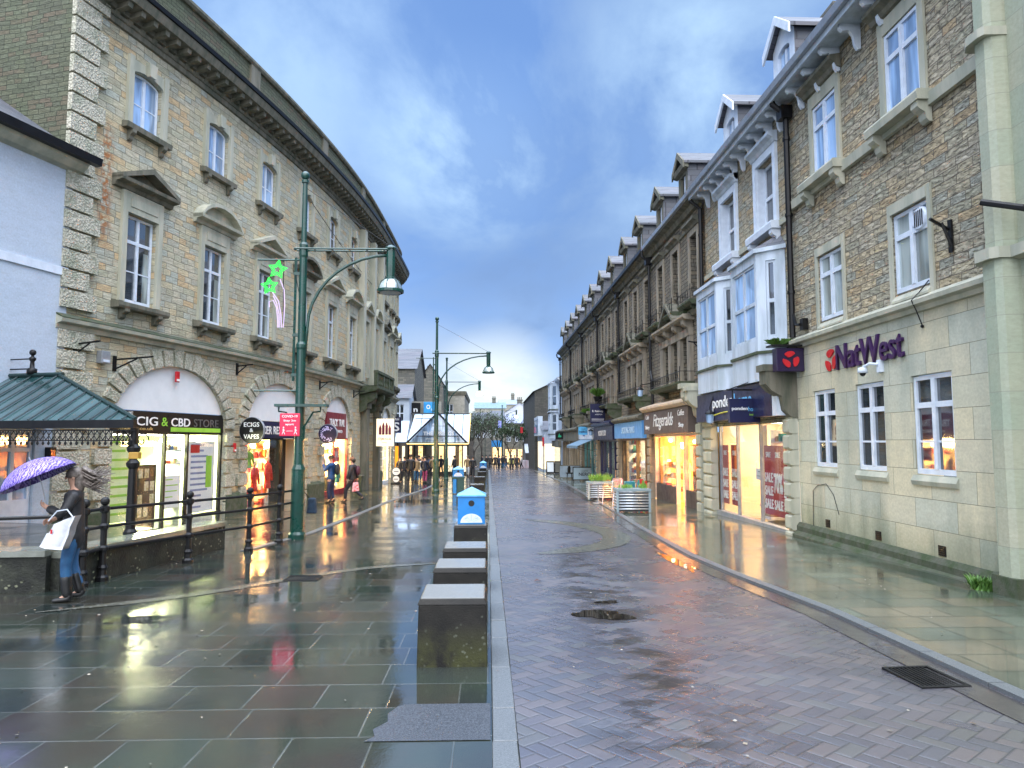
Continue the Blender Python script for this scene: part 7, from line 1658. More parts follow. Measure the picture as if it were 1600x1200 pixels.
# right side beyond the terrace
YR = YL(6.75)
W = empty('white_bay_house', (6.75, 69, gz(69)), 'tall white house with stacked bay windows after the dark terrace', 'building')
mb = MB(); fwall(mb, YR, 65.25, 72.5, -2, 7.6, [op(66.2,67.2,5.3,7.0,0,.15)]); mb.quad([(6.75,72.5,-2), (12,72.5,-2), (12,72.5,7.6), (6.75,72.5,7.6)]); mb.build('wall', MATS['paint_stone'], W)
mb = MB(); fprof(mb, YR, 65.25, 72.6, [(0,7.45), (.35,7.6), (.4,7.8), (0,7.85)]); mb.build('cornice', white, W)
roofmb(YR, 65.25, 72.6, 7.8, .3, 4, 2.0).build('roof', MATS['slate'], W)
window(YR, W, 66.22, 67.18, 5.32, 6.98, -.12, ('v.5',), (.5,))
RBs = RB.x0; RB.x0 = 6.75
for z0_, z1_ in ((5.0, 7.5), (2.6, 4.7)): oriel(W, 68.3, 71.9, z0_, z1_, .75, .7, depth_apron=.45)
RB.x0 = RBs
mb = MB(); fbox(mb, YR, 65.5, 72.4, 1.35, 1.95, 0, .3); mb.build('shop_fascia', trimd, W); mb = MB(); fbox(mb, YR, 66, 72, gz(66)+.5, 1.3, 0, .05); mb.build('shop_window', pane, W)
L_ = simple_house('low_white_shop', 'low white shop with glowing cream window and white oriel before the dark gable', 5.85, 9, 74.5, 84, fz(672,80), MATS['paint_stone'], MATS['slate'], 1.0, 'x', left=False)
mb = MB(); mb.box((5.80,75.2,gz(78)+.3), (5.84,83.2,fz(690,80))); mb.build('lit_window', lit_cream, L_); mb = MB(); mb.box((5.9,74.44,gz(75)+.3), (7.0,74.49,1.6)); mb.build('lit_window', lit_cream, L_)
mb = MB(); mb.box((5.35,76.5,fz(681,80)), (5.85,83,fz(652,80))); L2 = mb.build('oriel', offwh, L_); mb = MB()
for k in range(5): mb.box((5.33,76.8+k*1.25,fz(678,80)), (5.348,77.7+k*1.25,fz(656,80)))
mb.build('oriel_window', pane2, L2)
simple_house('dark_gable_building', 'tall dark stone gabled building projecting into the street beyond the white houses', 5.5, 12, 84.2, 112, fz(612,85), MATS['far_dark'], MATS['slate'], 1.6, 'y', left=False)
e = empty('lit_doorway', (7.0, 74.3, gz(74)), 'tall red and cream sign post shape at the low white shop', 'sign'); mb = MB(); mb.box((5.62,74.1,1.35), (5.82,74.15,2.3)); mb.build('red_panel', red, e); mb = MB(); mb.tube([(5.72,74.1,gz(74)), (5.72,74.1,1.35)], .03, 6); mb.build('post', iron, e)
# market stall at the far end
e = empty('market_stall', (5.0, 98, gz(98)), 'white covered market stall with pale boxes at the far right end of the street', 'stall'); g0 = gz(98); X0, X1 = fx(813,98), fx(832,98)
mb = MB(); mb.box((X0,97,g0), (X1,99,g0+1.0)); mb.build('counter', mat('stallbox', (.62,.60,.66), (.7,.5,.55), .6, 3, 0), e); mb = MB(); mb.hexa([Vector(p) for p in ((X0+.6,96.7,g0+2.0), (X1,96.7,g0+2.0), (X1,99,g0+3.2), (X0+.6,99,g0+3.2), (X0+.6,96.7,g0+2.06), (X1,96.7,g0+2.06), (X1,99,g0+3.26), (X0+.6,99,g0+3.26))]); mb.build('canopy', white, e); mb = MB()
for q in (X0+.6, X1-.05): mb.tube([(q,96.8,g0), (q,96.8,g0+2.0)], .03, 5); mb.tube([(q,98.9,g0), (q,98.9,g0+3.2)], .03, 5)
mb.build('poles', grey, e)
for (px, py, Y, w_, h, m_, lab) in ((781,663,100,.45,1.0,mat('banner_blue', (.10,.08,.6), (.5,.6,.9), .5, 6, 0),'small purple blue street banner among the trees'), (815,672,95,.35,.8,red,'small red and white street ornament among the trees'), (806,650,118,.8,1.2,pal,'pale vertical banner left among the far trees')):
    if px == 806: px, py, Y = 763, 678, 105
    c = (fx(px,Y), Y, fz(py,Y)); e = empty('street_banner', c, lab, 'banner'); mb = MB(); mb.box((c[0]-w_/2,Y-.03,c[2]-h/2), (c[0]+w_/2,Y+.03,c[2]+h/2)); mb.build('cloth', m_, e); mb = MB(); mb.tube([(c[0]-w_/2-.05,Y,gz(Y)), (c[0]-w_/2-.05,Y,c[2]+h/2+.1)], .04, 6); mb.build('pole', green, e)
# ------------------------------------------------------------------ trees
treem = mat('tree_leaf', (.030,.060,.028), (.055,.085,.035), .6, 3, 0); bark = mat('bark', (.05,.042,.035), (.035,.03,.025), .8, 8, .3)
def tree(x, y, h, r, nleaf, label, dens=1.0, seed=1, twig=True):
    rnd = random.Random(seed); g0 = gz(y); e = empty('street_tree', (x,y,g0), label, 'tree', 'trees at the far end of the street'); mb = MB(); tips = []
    def grow(p, d, l, rad, dep):
        q = p+d*l; mb.tube([p, p+d*l*.5+Vector((rnd.uniform(-.04,.04),rnd.uniform(-.04,.04),0))*l, q], [rad, rad*.85, rad*.65], 5, False)
        if dep == 0: tips.append(q); return
        for k in range(3 if dep > 2 else 3):
            a = rnd.uniform(0,2*PI); s_ = rnd.uniform(.35,.75); nd = (d+Vector((math.cos(a)*s_, math.sin(a)*s_, rnd.uniform(0,.35)))).normalized(); tips.append(q) if dep < 3 else None
            grow(q, nd, l*rnd.uniform(.66,.84), rad*.6, dep-1)
    grow(Vector((x,y,g0)), Vector((0,0,1)), h*.28, h*.018, 5)
    mb.build('trunk', bark, e); mb = MB()
    for _ in range(nleaf):
        c = rnd.choice(tips)+Vector((rnd.gauss(0,.22),rnd.gauss(0,.22),rnd.gauss(0,.22)))*r*.7
        a = Vector((rnd.gauss(0,1),rnd.gauss(0,1),rnd.gauss(0,1))).normalized(); b_ = a.orthogonal().normalized(); c_ = a.cross(b_); s_ = rnd.uniform(.07,.17)*r*.5
        mb.face([mb.vert(c+b_*s_), mb.vert(c+c_*s_*.6), mb.vert(c-b_*s_), mb.vert(c-c_*s_*.6)])
    mb.build('crown', treem, e); return e
tree(fx(741,88), 88, 7.4, 1.6, 900, 'thin leafed tree at the left of the far street, in front of the stone block', seed=3)
tree(fx(753,96), 96, 8.0, 1.7, 800, 'sparse tall tree second from the left at the far end', seed=4)
tree(fx(779,104), 104, 7.6, 1.9, 1300, 'leafy dark tree in the middle of the far street', seed=5)
tree(fx(797,100), 100, 6.6, 1.9, 1500, 'broad dark tree right of the middle of the far street', seed=6)
tree(fx(820,108), 108, 6.6, 2.2, 2600, 'dense ivy green tree beside the dark gable at the far end', seed=7)
tree(fx(733,92), 94, 6.6, 1.5, 500, 'small bare looking tree behind the end of the arcade canopy', seed=9)
# ------------------------------------------------------------------ people
def skinmesh(name, verts, edges, radii, m, parent, T, sub=1, root=0):
    me = bpy.data.meshes.new('tmp'); bm = bmesh.new(); L = bm.verts.layers.skin.verify(); vs = []
    for i, (p, r) in enumerate(zip(verts, radii)):
        v = bm.verts.new(p); r = r if isinstance(r, tuple) else (r, r); v[L].radius = r; v[L].use_root = (i == root); vs.append(v)
    for a, b in edges: bm.edges.new((vs[a], vs[b]))
    bm.to_mesh(me); bm.free(); o = bpy.data.objects.new('tmp', me)
    SKC.objects.link(o); s = o.modifiers.new('s', 'SKIN'); s.use_smooth_shade = True
    q = o.modifiers.new('q', 'SUBSURF'); q.levels = sub; q.render_levels = sub
    PEND.append((o, name, m, parent, T))
SKC = bpy.data.collections.new('tmpc'); COL.children.link(SKC); PEND = []
def flush():
    dg = bpy.context.evaluated_depsgraph_get(); dg.update()
    for o, name, m, parent, T in PEND:
        me = bpy.data.meshes.new_from_object(o.evaluated_get(dg)); me.transform(T); me.name = name; me.materials.clear(); me.materials.append(m)
        for p in me.polygons: p.use_smooth = True
        n = bpy.data.objects.new(name, me); COL.objects.link(n); n.parent = parent
    for o, *_ in PEND: bpy.data.objects.remove(o)
    PEND.clear(); COL.children.unlink(SKC); bpy.data.collections.remove(SKC)
def person(x, y, rz, h, label, coat, legs, shoes, hair, headm=None, pose='stand', coatlen=.5, hat=None, detail=False, bag=None, arms=None, group=None, z=None, stride=.0, hairlen=0, boots=False):
    g0 = gz(y) if z is None else z
    e = empty('person', (x,y,g0), label, 'person', group, rz)
    k = h/1.75; T = Matrix.Scale(k, 4)
    V = Vector
    st_ = stride
    hip = V((0,0,.93)); knL = V((-.10, st_*.32+.02, .50)); anL = V((-.10, st_*.42-.02, .09)); knR = V((.10, -st_*.10+.03, .50)); anR = V((.10, -st_*.62-.02, .09+st_*.14))
    ar = dict(L=(V((-.26,.02,1.14)), V((-.25,.12,.90))), R=(V((.26,.02,1.14)), V((.25,.12,.90))))
    if arms: ar.update(arms)
    sh = 1.43
    v = [hip, V((0,0,1.12)), V((0,.0,1.30)), V((0,0,sh)), V((0,.01,1.52)), V((0,.02,1.60)), V((0,.035,1.69)),
         V((-.10,0,.88)), knL, anL, V((-.10, anL.y+.09, anL.z-.045)), V((.10,0,.88)), knR, anR, V((.10, anR.y+.09, anR.z-.045)),
         V((-.19,0,1.40)), ar['L'][0], ar['L'][1], V((.19,0,1.40)), ar['R'][0], ar['R'][1]]
    ed = [(0,1),(1,2),(2,3),(3,4),(4,5),(5,6),(0,7),(7,8),(8,9),(9,10),(0,11),(11,12),(12,13),(13,14),(3,15),(15,16),(16,17),(3,18),(18,19),(19,20)]
    ra = [(.13,.10), (.12,.09), (.14,.10), (.10,.08), .052, (.075,.085), (.07,.08), .08, .055, .036, (.022,.016), .08, .055, .036, (.022,.016), .055, .042, .032, .055, .042, .032]
    for s_, w_, el in ((-1, 17, 16), (1, 20, 19)):
        hd_ = (v[w_]-v[el]).normalized(); c = v[w_]+hd_*.07; v.append(c); pi = len(v)-1; ed.append((w_, pi)); ra.append((.038,.018))
        if detail:
            sd = hd_.cross(V((0,1,0)) if abs(hd_.y) < .8 else V((0,0,1))).normalized(); cu_ = hd_.cross(sd).normalized()
            for f_ in range(4):
                l = (.07,.08,.075,.06)[f_]; b_ = c+sd*(-.03+.02*f_)+hd_*.015; v += [b_, b_+hd_*l*.5+cu_*.012, b_+hd_*l*.8+cu_*.04]; n_ = len(v); ed += [(pi,n_-3),(n_-3,n_-2),(n_-2,n_-1)]; ra += [.009,.008,.007]
            b_ = v[w_]+hd_*.03+sd*.035; v += [b_, b_+hd_*.04+sd*.02]; n_ = len(v); ed += [(w_,n_-2),(n_-2,n_-1)]; ra += [.011,.009]
    skinmesh('body', v, ed, ra, skin, e, T, 2 if detail else 1)
    # trousers
    tv = [V((0,0,.98)), V((0,0,.90)), V((-.10,0,.84)), knL, anL+V((0,0,.03)), V((.10,0,.84)), knR, anR+V((0,0,.03))]
    skinmesh('trousers', tv, [(0,1),(1,2),(2,3),(3,4),(1,5),(5,6),(6,7)], [(.155,.12), (.16,.125), .105, .078, .068, .105, .078, .068], legs, e, T)
    for a_, nm in ((anL, 'shoe'), (anR, 'shoe')):
        skinmesh(nm, [a_+V((0,-.03,.05)), a_+V((0,-.035,-.045)), a_+V((0,.08,-.05)), a_+V((0,.17,-.055))], [(0,1),(1,2),(2,3)], [.058, (.05,.048), (.048,.035), (.04,.026)], shoes, e, T)
    if boots:
        for a_, k2 in ((anL, knL), (anR, knR)): skinmesh('boot', [a_+V((0,-.015,-.03)), a_.lerp(k2, .3), a_.lerp(k2, .72)], [(0,1),(1,2)], [.068, .074, .082], shoes, e, T)
    # coat
    lo = .98-coatlen*.55
    cv = [V((0,0,lo)), V((0,0,.95)), V((0,0,1.14)), V((0,0,1.32)), V((0,0,1.44)), V((0,.005,1.50)), V((-.20,0,1.40)), ar['L'][0], ar['L'][1]*.95+ar['L'][0]*.05, V((.20,0,1.40)), ar['R'][0], ar['R'][1]*.95+ar['R'][0]*.05]
    skinmesh('coat', cv, [(0,1),(1,2),(2,3),(3,4),(4,5),(4,6),(6,7),(7,8),(4,9),(9,10),(10,11)], [(.20,.16), (.185,.15), (.175,.14), (.19,.145), (.13,.11), .085, .085, .068, .056, .085, .068, .056], coat, e, T, 1, 2)
    # face: eyes, nose, mouth, ears only where close enough to read
    if detail:
        mb = MB(); o_ = V(e.location)
        for q in (-1, 1): mb.sphere(V((q*.032,.112,1.655))*k+o_, .011*k, 8, 5)
        mb.build('eyes', black, e); mb = MB()
        mb.lathe([(.012,0), (.016,.02), (.006,.045)], V((0,.118,1.615))*k+o_, 8)
        for q in (-1, 1): mb.sphere(V((q*.085,.02,1.64))*k+o_, (.012*k,.022*k,.032*k), 8, 5)
        mb.build('ears_and_nose', skin, e); mb = MB(); mb.sphere(V((0,.112,1.585))*k+o_, (.026*k,.008*k,.008*k), 8, 4); mb.build('mouth', maroon, e)
    mb = MB(); o_ = V(e.location)
    hm = hat or hair; mb.lathe([(.088,-.005), (.103,.02), (.100,.07), (.075,.118), (.03,.138)], V((0,.012,1.64))*k+o_, 12, Matrix.Diagonal((k,k*1.08,k)))
    if hat is not None: mb.sphere(V((0,.0,1.80))*k+o_, .035*k)
    mb.build('hat' if hat is not None else 'hair', hm, e, smooth=True)
    if hairlen or hat is not None:
        mb = MB(); mb.sphere(V((0,-.045,1.64-hairlen*.4))*k+o_, (.095*k,.075*k,(.10+hairlen*.6)*k), 10, 7); mb.build('hair' , hair, e, smooth=True)
    return e
cb_ = mat('coat_black', (.010,.010,.012), (.022,.022,.025), .55, 14, .9, bscale=16); cn_ = mat('coat_navy', (.012,.018,.04), (.008,.012,.028), .6, 9, .1); cblue = mat('coat_blue', (.01,.07,.20), (.008,.05,.15), .45, 6, .1); ctan = mat('coat_tan', (.30,.20,.10), (.24,.16,.08), .6, 6, .1); cwht = mat('coat_white', (.6,.6,.6), None, .6, 6, .1)
jean = mat('jeans', (.02,.10,.22), (.012,.06,.15), .65, 7, .1); dk = mat('trouser_dark', (.014,.015,.022), None, .7, 6, .1); pinkt = mat('trouser_pink', (.35,.05,.14), None, .7, 6, .1); shb = mat('shoe_black', (.01,.01,.01), None, .4, 6, 0); hb = mat('hair_dark', (.02,.014,.010), None, .6, 20, .2); hbl = mat('hair_blonde', (.20,.165,.14), (.07,.055,.045), .6, 25, .3); hatb = mat('hat_brown', (.25,.12,.06), None, .8, 20, .4)
V = Vector
# woman with the umbrella: faces left into the rain, leaning, shopping bag on her arm
wz = gz(9.35)
W_ = person(-5.30, 9.40, math.radians(112), 1.66, 'person in dark coat, jeans and boots with wind blown hair, under the purple umbrella', cb_, jean, shb, hbl, detail=True, stride=.12, coatlen=.62, hairlen=.14, boots=True,
    arms=dict(L=(V((-.27,.10,1.16)), V((-.12,.30,1.26))), R=(V((.25,.06,1.14)), V((.10,.26,1.08)))))
mb = MB(); o_ = V(W_.location); rnd = random.Random(5)
for k_ in range(60):
    a = rnd.uniform(-1.2,1.2); z0 = rnd.uniform(1.46,1.70); L0 = rnd.uniform(.18,.36)
    p0_ = V((.05*math.sin(a),-.07,z0)); mb.tube([o_+p0_, o_+p0_+V((.05*a,-.5*L0,-.02-.2*L0)), o_+p0_+V((.12*a,-L0,-.05+rnd.uniform(-.12,.1)))], [.016,.010,.002], 4, False)
mb.build('blown_hair', hbl, W_, smooth=True)
um = empty('umbrella', (-5.6, 9.2, wz+1.25), 'purple patterned umbrella tilted to the left over the walking woman', 'umbrella')
def umb_mat():
    m = bpy.data.materials.new('umbrella_cloth'); t = NT(m); v = t.co()
    w_ = t.new('ShaderNodeTexWave'); w_.inputs['Scale'].default_value = 9; w_.inputs['Distortion'].default_value = 9; w_.inputs['Detail'].default_value = 3; w_.inputs['Detail Scale'].default_value = 2.2; t.l.new(v, w_.inputs['Vector'])
    t.bsdf(t.ramp(w_.outputs[1], [(.2,(.05,.02,.22)), (.5,(.17,.10,.50)), (.8,(.34,.27,.68))]), .4, 0, .5); MATS['umb'] = m
umb_mat()
tipd = V((-.42,-.10,.90)).normalized(); hub = V((-5.66, 9.14, wz+1.66))+tipd*.12; ax = tipd; bx = ax.cross(V((0,1,0))).normalized(); by = ax.cross(bx)
mb = MB(); rings = []; R0 = .44; nR = 8
for i in range(7):
    th = i/6*1.15; rg = []
    for j in range(nR*4):
        a = 2*PI*j/(nR*4); s_ = 1-.045*(i/6)*(1-abs(math.cos(nR/2*a)))**1 ; rr = R0*math.sin(th)/math.sin(1.15)*s_; rg.append(mb.vert(hub+ax*(-.24*(1-math.cos(th))/(1-math.cos(1.15)))+bx*rr*math.cos(a)+by*rr*math.sin(a)))
    rings.append(rg)
for i in range(6):
    for j in range(nR*4): mb.face((rings[i][j], rings[i][(j+1)%(nR*4)], rings[i+1][(j+1)%(nR*4)], rings[i+1][j]))
o = mb.build('cloth', MATS['umb'], um, smooth=True); sd_ = o.modifiers.new('s', 'SOLIDIFY'); sd_.thickness = .004
mb = MB(); hp = V((-5.53, 9.19, wz+1.22)); mb.tube([hub+ax*.06, hub-ax*.3, hp], .007, 6); mb.build('shaft', grey, um); mb = MB(); mb.tube([hp, hp-ax*.12], .013, 6); mb.build('handle', black, um); mb = MB()
for j in range(nR): a = 2*PI*j/nR; mb.tube([hub-ax*.02, hub-ax*.10+bx*R0*.6*math.cos(a)+by*R0*.6*math.sin(a), hub-ax*.235+bx*R0*math.cos(a)+by*R0*math.sin(a)], .004, 4)
mb.build('ribs', grey, um)
bg = empty('shopping_bag', (-5.28, 9.12, wz+.5), 'large white shopping bag with a small red mark hanging from the woman’s arm', 'bag'); bg['label'] = 'large white shopping bag with a small red mark hanging from the arm of the woman'
mb = MB(); n = 8; X0, X1 = -5.35, -5.09; yb = 9.03
def bp(u, v_, s): 
    bul = .07+.05*math.sin(PI*u)*(1-v_*.6); xx = X0+(X1-X0)*u+.06*(v_-.5)*(1 if u < .5 else .6)+(.10*v_-.05); return V((xx-.02, yb+s*bul+.01*noise.noise(V((u*4,v_*4,s))), wz+.74+.32*v_-.04*(1-v_)*u+.10*(u-.5)*(v_>.5)))
for s in (-1, 1):
    g_ = [[mb.vert(bp(i/n, j/n, s)) for j in range(n+1)] for i in range(n+1)]
    for i in range(n):
        for j in range(n): mb.face((g_[i][j], g_[i+1][j], g_[i+1][j+1], g_[i][j+1]))
    if s < 0: ga = g_
for i in range(n): mb.face((ga[i][0], ga[i+1][0], g_[i+1][0], g_[i][0])); mb.face((ga[0][i], ga[0][i+1], g_[0][i+1], g_[0][i])); mb.face((ga[n][i], ga[n][i+1], g_[n][i+1], g_[n][i]))
mb.build('bag_body', mat('bag_white', (.62,.63,.66), (.46,.47,.50), .5, 5, .8, bscale=9), bg, smooth=True); mb = MB(); mb.tube([(-5.40,yb,wz+1.04), (-5.30,yb,wz+1.16), (-5.18,yb,wz+1.18), (-5.10,yb,wz+1.08)], .008, 5); mb.build('handle', white, bg)
mb = MB(); mb.box((-5.30,yb-.118,wz+.90), (-5.28,yb-.108,wz+.95)); mb.build('red_mark', red, bg)
# man in blue and the walker
M1 = person(-6.0, 27.6, math.radians(75), 1.80, 'person in a blue jacket standing with a hand raised outside the maroon shop', cblue, mat('trouser_navy', (.012,.02,.06), None, .7, 6, .1), shb, hb, detail=True, stride=.06, coatlen=.3, arms=dict(L=(V((-.27,.12,1.18)), V((-.12,.26,1.45))), R=(V((.27,.02,1.14)), V((.24,.12,.92)))))
def backpack(p, y, z, rz, label, m, s=1):
    e = empty('backpack', (p,y,z), label, 'backpack', rz=rz); mb = MB(); mb.sphere((p,y,z), (.15*s,.10*s,.23*s), 12, 8); mb.build('sack', m, e, smooth=True); mb = MB(); mb.tube([(p-.1,y+.08,z+.16), (p-.1,y+.16,z+.12), (p-.1,y+.14,z-.1)], .018, 5); mb.tube([(p+.1,y+.08,z+.16), (p+.1,y+.16,z+.12), (p+.1,y+.14,z-.1)], .018, 5); mb.build('straps', m, e)
backpack(-5.76, 27.54, gz(27.6)+1.28, math.radians(75), 'black backpack worn by the person in the blue jacket', cb_)
M2 = person(-5.25, 27.9, math.radians(80), 1.72, 'person in a brown bobble hat and black jacket walking left with a red bag', cb_, dk, shb, hb, hat=hatb, stride=.62, coatlen=.35, arms=dict(R=(V((.25,-.08,1.15)), V((.25,-.12,.90)))))
backpack(-5.03, 27.86, gz(27.9)+1.22, math.radians(80), 'small dark red backpack worn by the person in the bobble hat', mat('pack_red', (.08,.015,.03), None, .6, 6, .1), .85)
e = empty('carrier_bag', (-5.0, 27.6, gz(27.9)+.6), 'small red and white carrier bag held by the walking person in the bobble hat', 'bag'); mb = MB(); mb.hexa([V(p) for p in ((-5.2,27.55,gz(28)+.42), (-4.93,27.55,gz(28)+.46), (-4.93,27.68,gz(28)+.46), (-5.2,27.68,gz(28)+.42), (-5.17,27.58,gz(28)+.78), (-4.97,27.58,gz(28)+.80), (-4.97,27.64,gz(28)+.80), (-5.17,27.64,gz(28)+.78))]); mb.build('bag_body', mat('bag_red', (.65,.05,.05), (.75,.6,.6), .5, 16, 0), e, bevel=.02); mb = MB(); mb.tube([(-5.14,27.61,gz(28)+.78), (-5.08,27.62,gz(28)+.92), (-5.0,27.61,gz(28)+.8)], .008, 4); mb.build('handle', red, e)
FAR = [ # px, Y, facing, height, coat, legs, hair, label
 (627, 46, 150, 1.70, cb_, dk, hb, 'person in black leaning by the corner of the curved building'),
 (643, 45, 10, 1.82, cb_, dk, hb, 'person in long black coat seen from behind in the left hand group'),
 (652, 47.5, 40, 1.68, ctan, jean, hb, 'person in a tan coat in the middle of the group on the left'),
 (661, 48.5, 200, 1.66, cwht, jean, hbl, 'person in a pale top partly hidden in the group on the left'),
 (665, 46, -20, 1.72, cn_, pinkt, hb, 'person in a navy coat and pink trousers at the right of the left group'),
 (681, 66, 180, 1.70, cb_, dk, hb, 'person in black beyond the second lamp post, under the arcade canopy'),
 (707, 68, 90, 1.70, cb_, dk, hb, 'person in dark clothes behind the parked bicycle'),
 (715, 69, 200, 1.68, cwht, dk, hb, 'person in a pale top right of the parked bicycle'),
 (731, 58, 170, 1.72, ctan, cwht, hbl, 'person in a tan jacket walking left of the distant stone blocks'),
 (739, 57, 190, 1.68, cb_, dk, hb, 'person in a black coat walking beside the one in the tan jacket'),
 (766, 84, 0, 1.75, cb_, dk, hb, 'person in black at the left of the distant crowd in the road'),
 (774, 80, 20, 1.80, cb_, dk, hb, 'tall person in black in the distant group of two in the road'),
 (780, 81, -20, 1.68, cn_, dk, hb, 'person in navy on the right of the distant group of two in the road'),
 (791, 86, 90, 1.66, cn_, jean, hbl, 'person in blue jeans crossing the far road'),
 (799, 76, 180, 1.74, cb_, dk, hb, 'person in black carrying a yellow bag in the middle of the far road'),
 (808, 84, 180, 1.72, cb_, dk, hb, 'person in black right of the one with the yellow strap'),
 (754, 95, 90, 1.70, cn_, dk, hb, 'small distant person left among the trees'),
 (634, 52, 60, 1.66, cn_, dk, hb, 'person in navy just behind the left group by the corner'),
 (656, 58, 200, 1.74, cb_, dk, hb, 'person in black behind the left group under the canopy edge'),
 (677, 57, 20, 1.70, ctan, dk, hbl, 'person in tan with fair hair left of the second lamp post'),
 (711, 58, 60, 1.72, cb_, jean, hb, 'person in black and jeans walking right of the bicycle'),
 (690, 63, 30, 1.72, cn_, dk, hb, 'person in navy between the second and third lamp posts'),
 (697, 71, 160, 1.66, cb_, jean, hb, 'person in black and jeans deep under the arcade canopy'),
 (703, 70, 200, 1.74, cb_, dk, hb, 'person in a black coat beside the bicycle wheel'),
 (722, 66, 90, 1.70, cb_, dk, hb, 'person in black at the right end of the arcade canopy'),
 (672, 62, 90, 1.68, cblue, dk, hb, 'person in blue just left of the second lamp post'),
 (760, 88, 60, 1.70, cb_, dk, hb, 'person in black just beyond the farthest blue bin box'),
 (786, 93, 0, 1.72, cb_, jean, hb, 'small distant person in front of the lit shops in the middle'),
 (804, 95, 30, 1.70, ctan, dk, hb, 'small distant person in tan in front of the lit shops'),
 (815, 92, 90, 1.66, cwht, dk, hb, 'small distant person in pale clothes by the market stall'),
]
for i, (px, Y, f, h, c_, l_, hr, lab) in enumerate(FAR): person(fx(px, Y), Y, math.radians(f), h, lab, c_, l_, shb, hr, stride=.35 if Y > 50 else .08, coatlen=.45)
e = empty('shoulder_bag', (fx(799,75.8), 75.8, gz(76)+1.0), 'yellow and black bag carried by the person in the middle of the far road', 'bag'); mb = MB(); q = V((fx(799,75.8), 75.75, gz(76))); mb.box((q.x-.28,q.y-.05,q.z+.85), (q.x-.12,q.y+.05,q.z+1.25)); mb.box((q.x+.14,q.y-.05,q.z+.85), (q.x+.28,q.y+.05,q.z+1.2)); mb.build('bag_body', mat('dull_yellow', (.45,.40,.12), None, .5, 6, 0), e)
# a bicycle and small signs
def bicycle(x, y, rz, label):
    g0 = gz(y); e = empty('bicycle', (x,y,g0), label, 'bicycle', rz=rz); T = Matrix.Translation((x,y,g0)); P3 = lambda a, b: T @ Vector((a, 0, b))
    for q in (-.52, .52):
        mb = MB(); mb.tube([P3(q+.33*math.cos(2*PI*k/20), .34+.33*math.sin(2*PI*k/20)) for k in range(21)], .02, 6); w_ = mb.build('wheel', black, e); mb = MB()
        for k in range(8): a = PI*k/8; mb.tube([P3(q-.32*math.cos(a), .34-.32*math.sin(a)), P3(q+.32*math.cos(a), .34+.32*math.sin(a))], .003, 3)
        mb.build('spokes', grey, w_)
    mb = MB()
    for a, b in (((-.52,.34),(-.12,.36)), ((-.12,.36),(-.22,.80)), ((-.52,.34),(-.2,.72)), ((-.12,.36),(.36,.74)), ((-.2,.74),(.34,.80)), ((.52,.34),(.34,.90))): mb.tube([P3(*a), P3(*b)], .018, 5)
    mb.build('frame', grey, e); mb = MB(); mb.tube([T @ Vector((.32,-.24,.95)), T @ Vector((.34,0,.92)), T @ Vector((.32,.24,.95))], .014, 5); mb.build('handlebar', black, e); mb = MB(); mb.sphere(P3(-.23,.84), (.13,.07,.035)); mb.build('saddle', black, e)
bicycle(fx(707,62), 62, .15, 'bicycle parked by the third lamp post in front of the arcade')
def disc_board(x, y, label):
    g0 = gz(y); e = empty('pavement_sign', (x,y,g0), label, 'sign'); Mx = Matrix(((1,0,0,x),(0,0,1,y),(0,1,0,g0),(0,0,0,1)))
    for z_, r in ((.78,.24), (.30,.20)): mb = MB(); mb.prism([(r*math.cos(2*PI*k/20), z_+r*math.sin(2*PI*k/20)) for k in range(20)], -.03, 0, Mx); mb.build('disc', pal, e); mb = MB(); mb.prism([((r+.04)*math.cos(2*PI*k/20), z_+(r+.04)*math.sin(2*PI*k/20)) for k in range(20)], .002, .03, Mx); mb.build('rim', black, e); mb = MB(); mb.box((x-r*.6,y-.036,g0+z_-.02), (x+r*.6,y-.031,g0+z_+.02)); mb.build('print', navy, e)
    mb = MB(); mb.box((x-.3,y-.2,g0), (x+.3,y+.2,g0+.06)); mb.build('base', black, e)
disc_board(-5.75, 45.0, 'pavement sign of two white discs at the corner of the curved building')
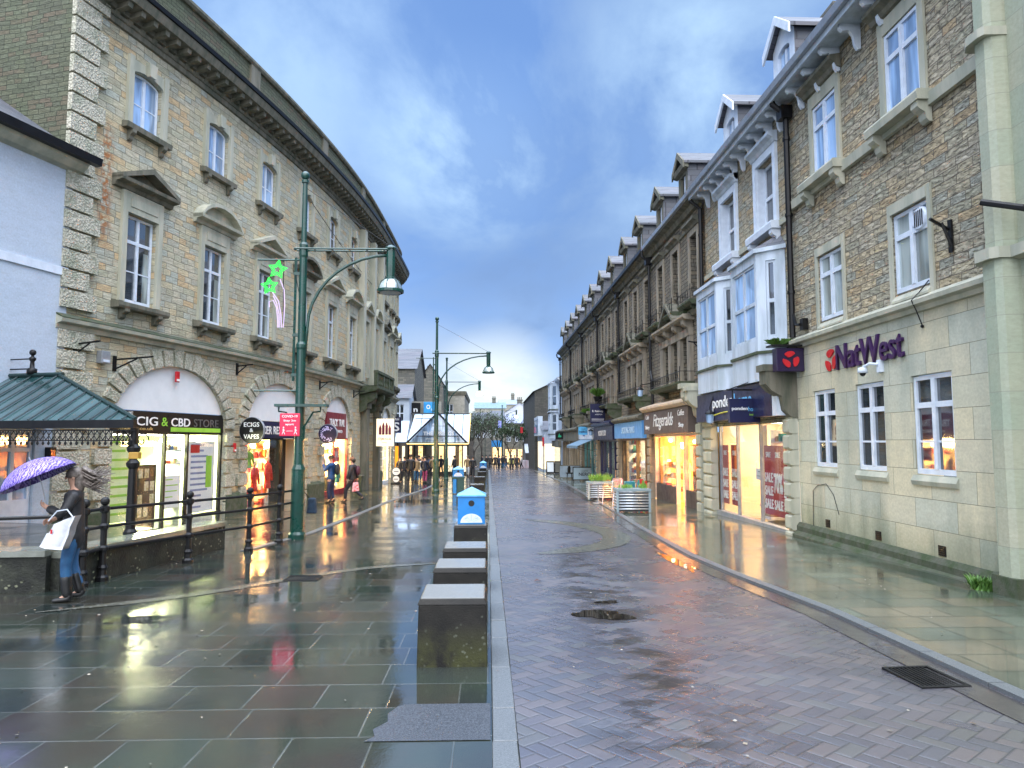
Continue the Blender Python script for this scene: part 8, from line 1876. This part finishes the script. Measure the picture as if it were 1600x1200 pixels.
e = empty('rucksack', (-4.02, 16.6, gz(17)+.4), 'dark blue rucksack hung on the last railing post by the near lamp post', 'bag'); g0 = gz(16.6); mb = MB(); mb.hexa([V((-4.03+a*q, 16.6+b*q*.6, g0+z_)) for z_, q in ((.50,.12), (.86,.085)) for a, b in ((-1,-1),(1,-1),(1,1),(-1,1))]); mb.build('sack', mat('ruck_blue', (.01,.035,.07), (.005,.014,.03), .7, 9, .5), e, bevel=.035); mb = MB(); mb.tube([(-4.1,16.58,g0+.86), (-4.2,16.5,g0+1.02), (-4.3,16.42,g0+1.0)], .012, 5); mb.build('strap', black, e)
for k_, (x_, y_, lab) in enumerate(((-7.45, 33.6, 'grey green stone bollard left of the recessed steps'), (-6.6, 36.2, 'grey green square planter box right of the recessed steps'))):
    g0 = gz(y_); e = empty('stone_planter', (x_,y_,g0), lab, 'planter'); mb = MB(); mb.hexa([V((x_+a*q,y_+b*q,g0+z_)) for z_, q in ((0,.24), (.75,.30)) for a, b in ((-1,-1),(1,-1),(1,1),(-1,1))]); mb.build('box', mossy, e, bevel=.02); mb = MB(); mb.box((x_-.33,y_-.33,g0+.75), (x_+.33,y_+.33,g0+.80)); mb.build('rim', trimd, e)
# leaves and litter flecks on the wet ground
mb = MB(); rnd = random.Random(11)
for _ in range(260):
    x_ = rnd.uniform(-5.5,6.3); y_ = rnd.uniform(4.3,17)**1.0
    if kx(y_)-.4 < x_ < kx(y_)+.25 or -.8 < x_ < .25: continue
    zz = gz(y_)+(.053 if x_ > kx(y_) else .012); s_ = rnd.uniform(.006,.018); a = rnd.uniform(0,6.3)
    mb.face([mb.vert((x_+s_*math.cos(a+q), y_+s_*math.sin(a+q), zz+(.004 if q > 3 else 0))) for q in (0,1.9,3.1,4.8)])
o = mb.build('fallen_leaf_litter', mat('litter_leaf', (.35,.33,.28), (.16,.11,.05), .6, 9, 0)); tag(o, 'small pale flecks of leaf and litter scattered over the wet paving', 'litter', None, 'stuff')
e = empty('brown_leaf', (.72, 10.55, gz(10.5)), 'single brown curled leaf lying on the block paving near the centre', 'leaf'); mb = MB(); mb.face([mb.vert((.66+a,10.5+b,gz(10.5)+.012+c)) for a, b, c in ((0,0,.0), (.05,-.02,.02), (.11,.0,.012), (.12,.03,.0), (.05,.05,.025))]); mb.build('blade', mat('leaf_brown', (.12,.04,.015), None, .6, 9, 0), e)
flush()
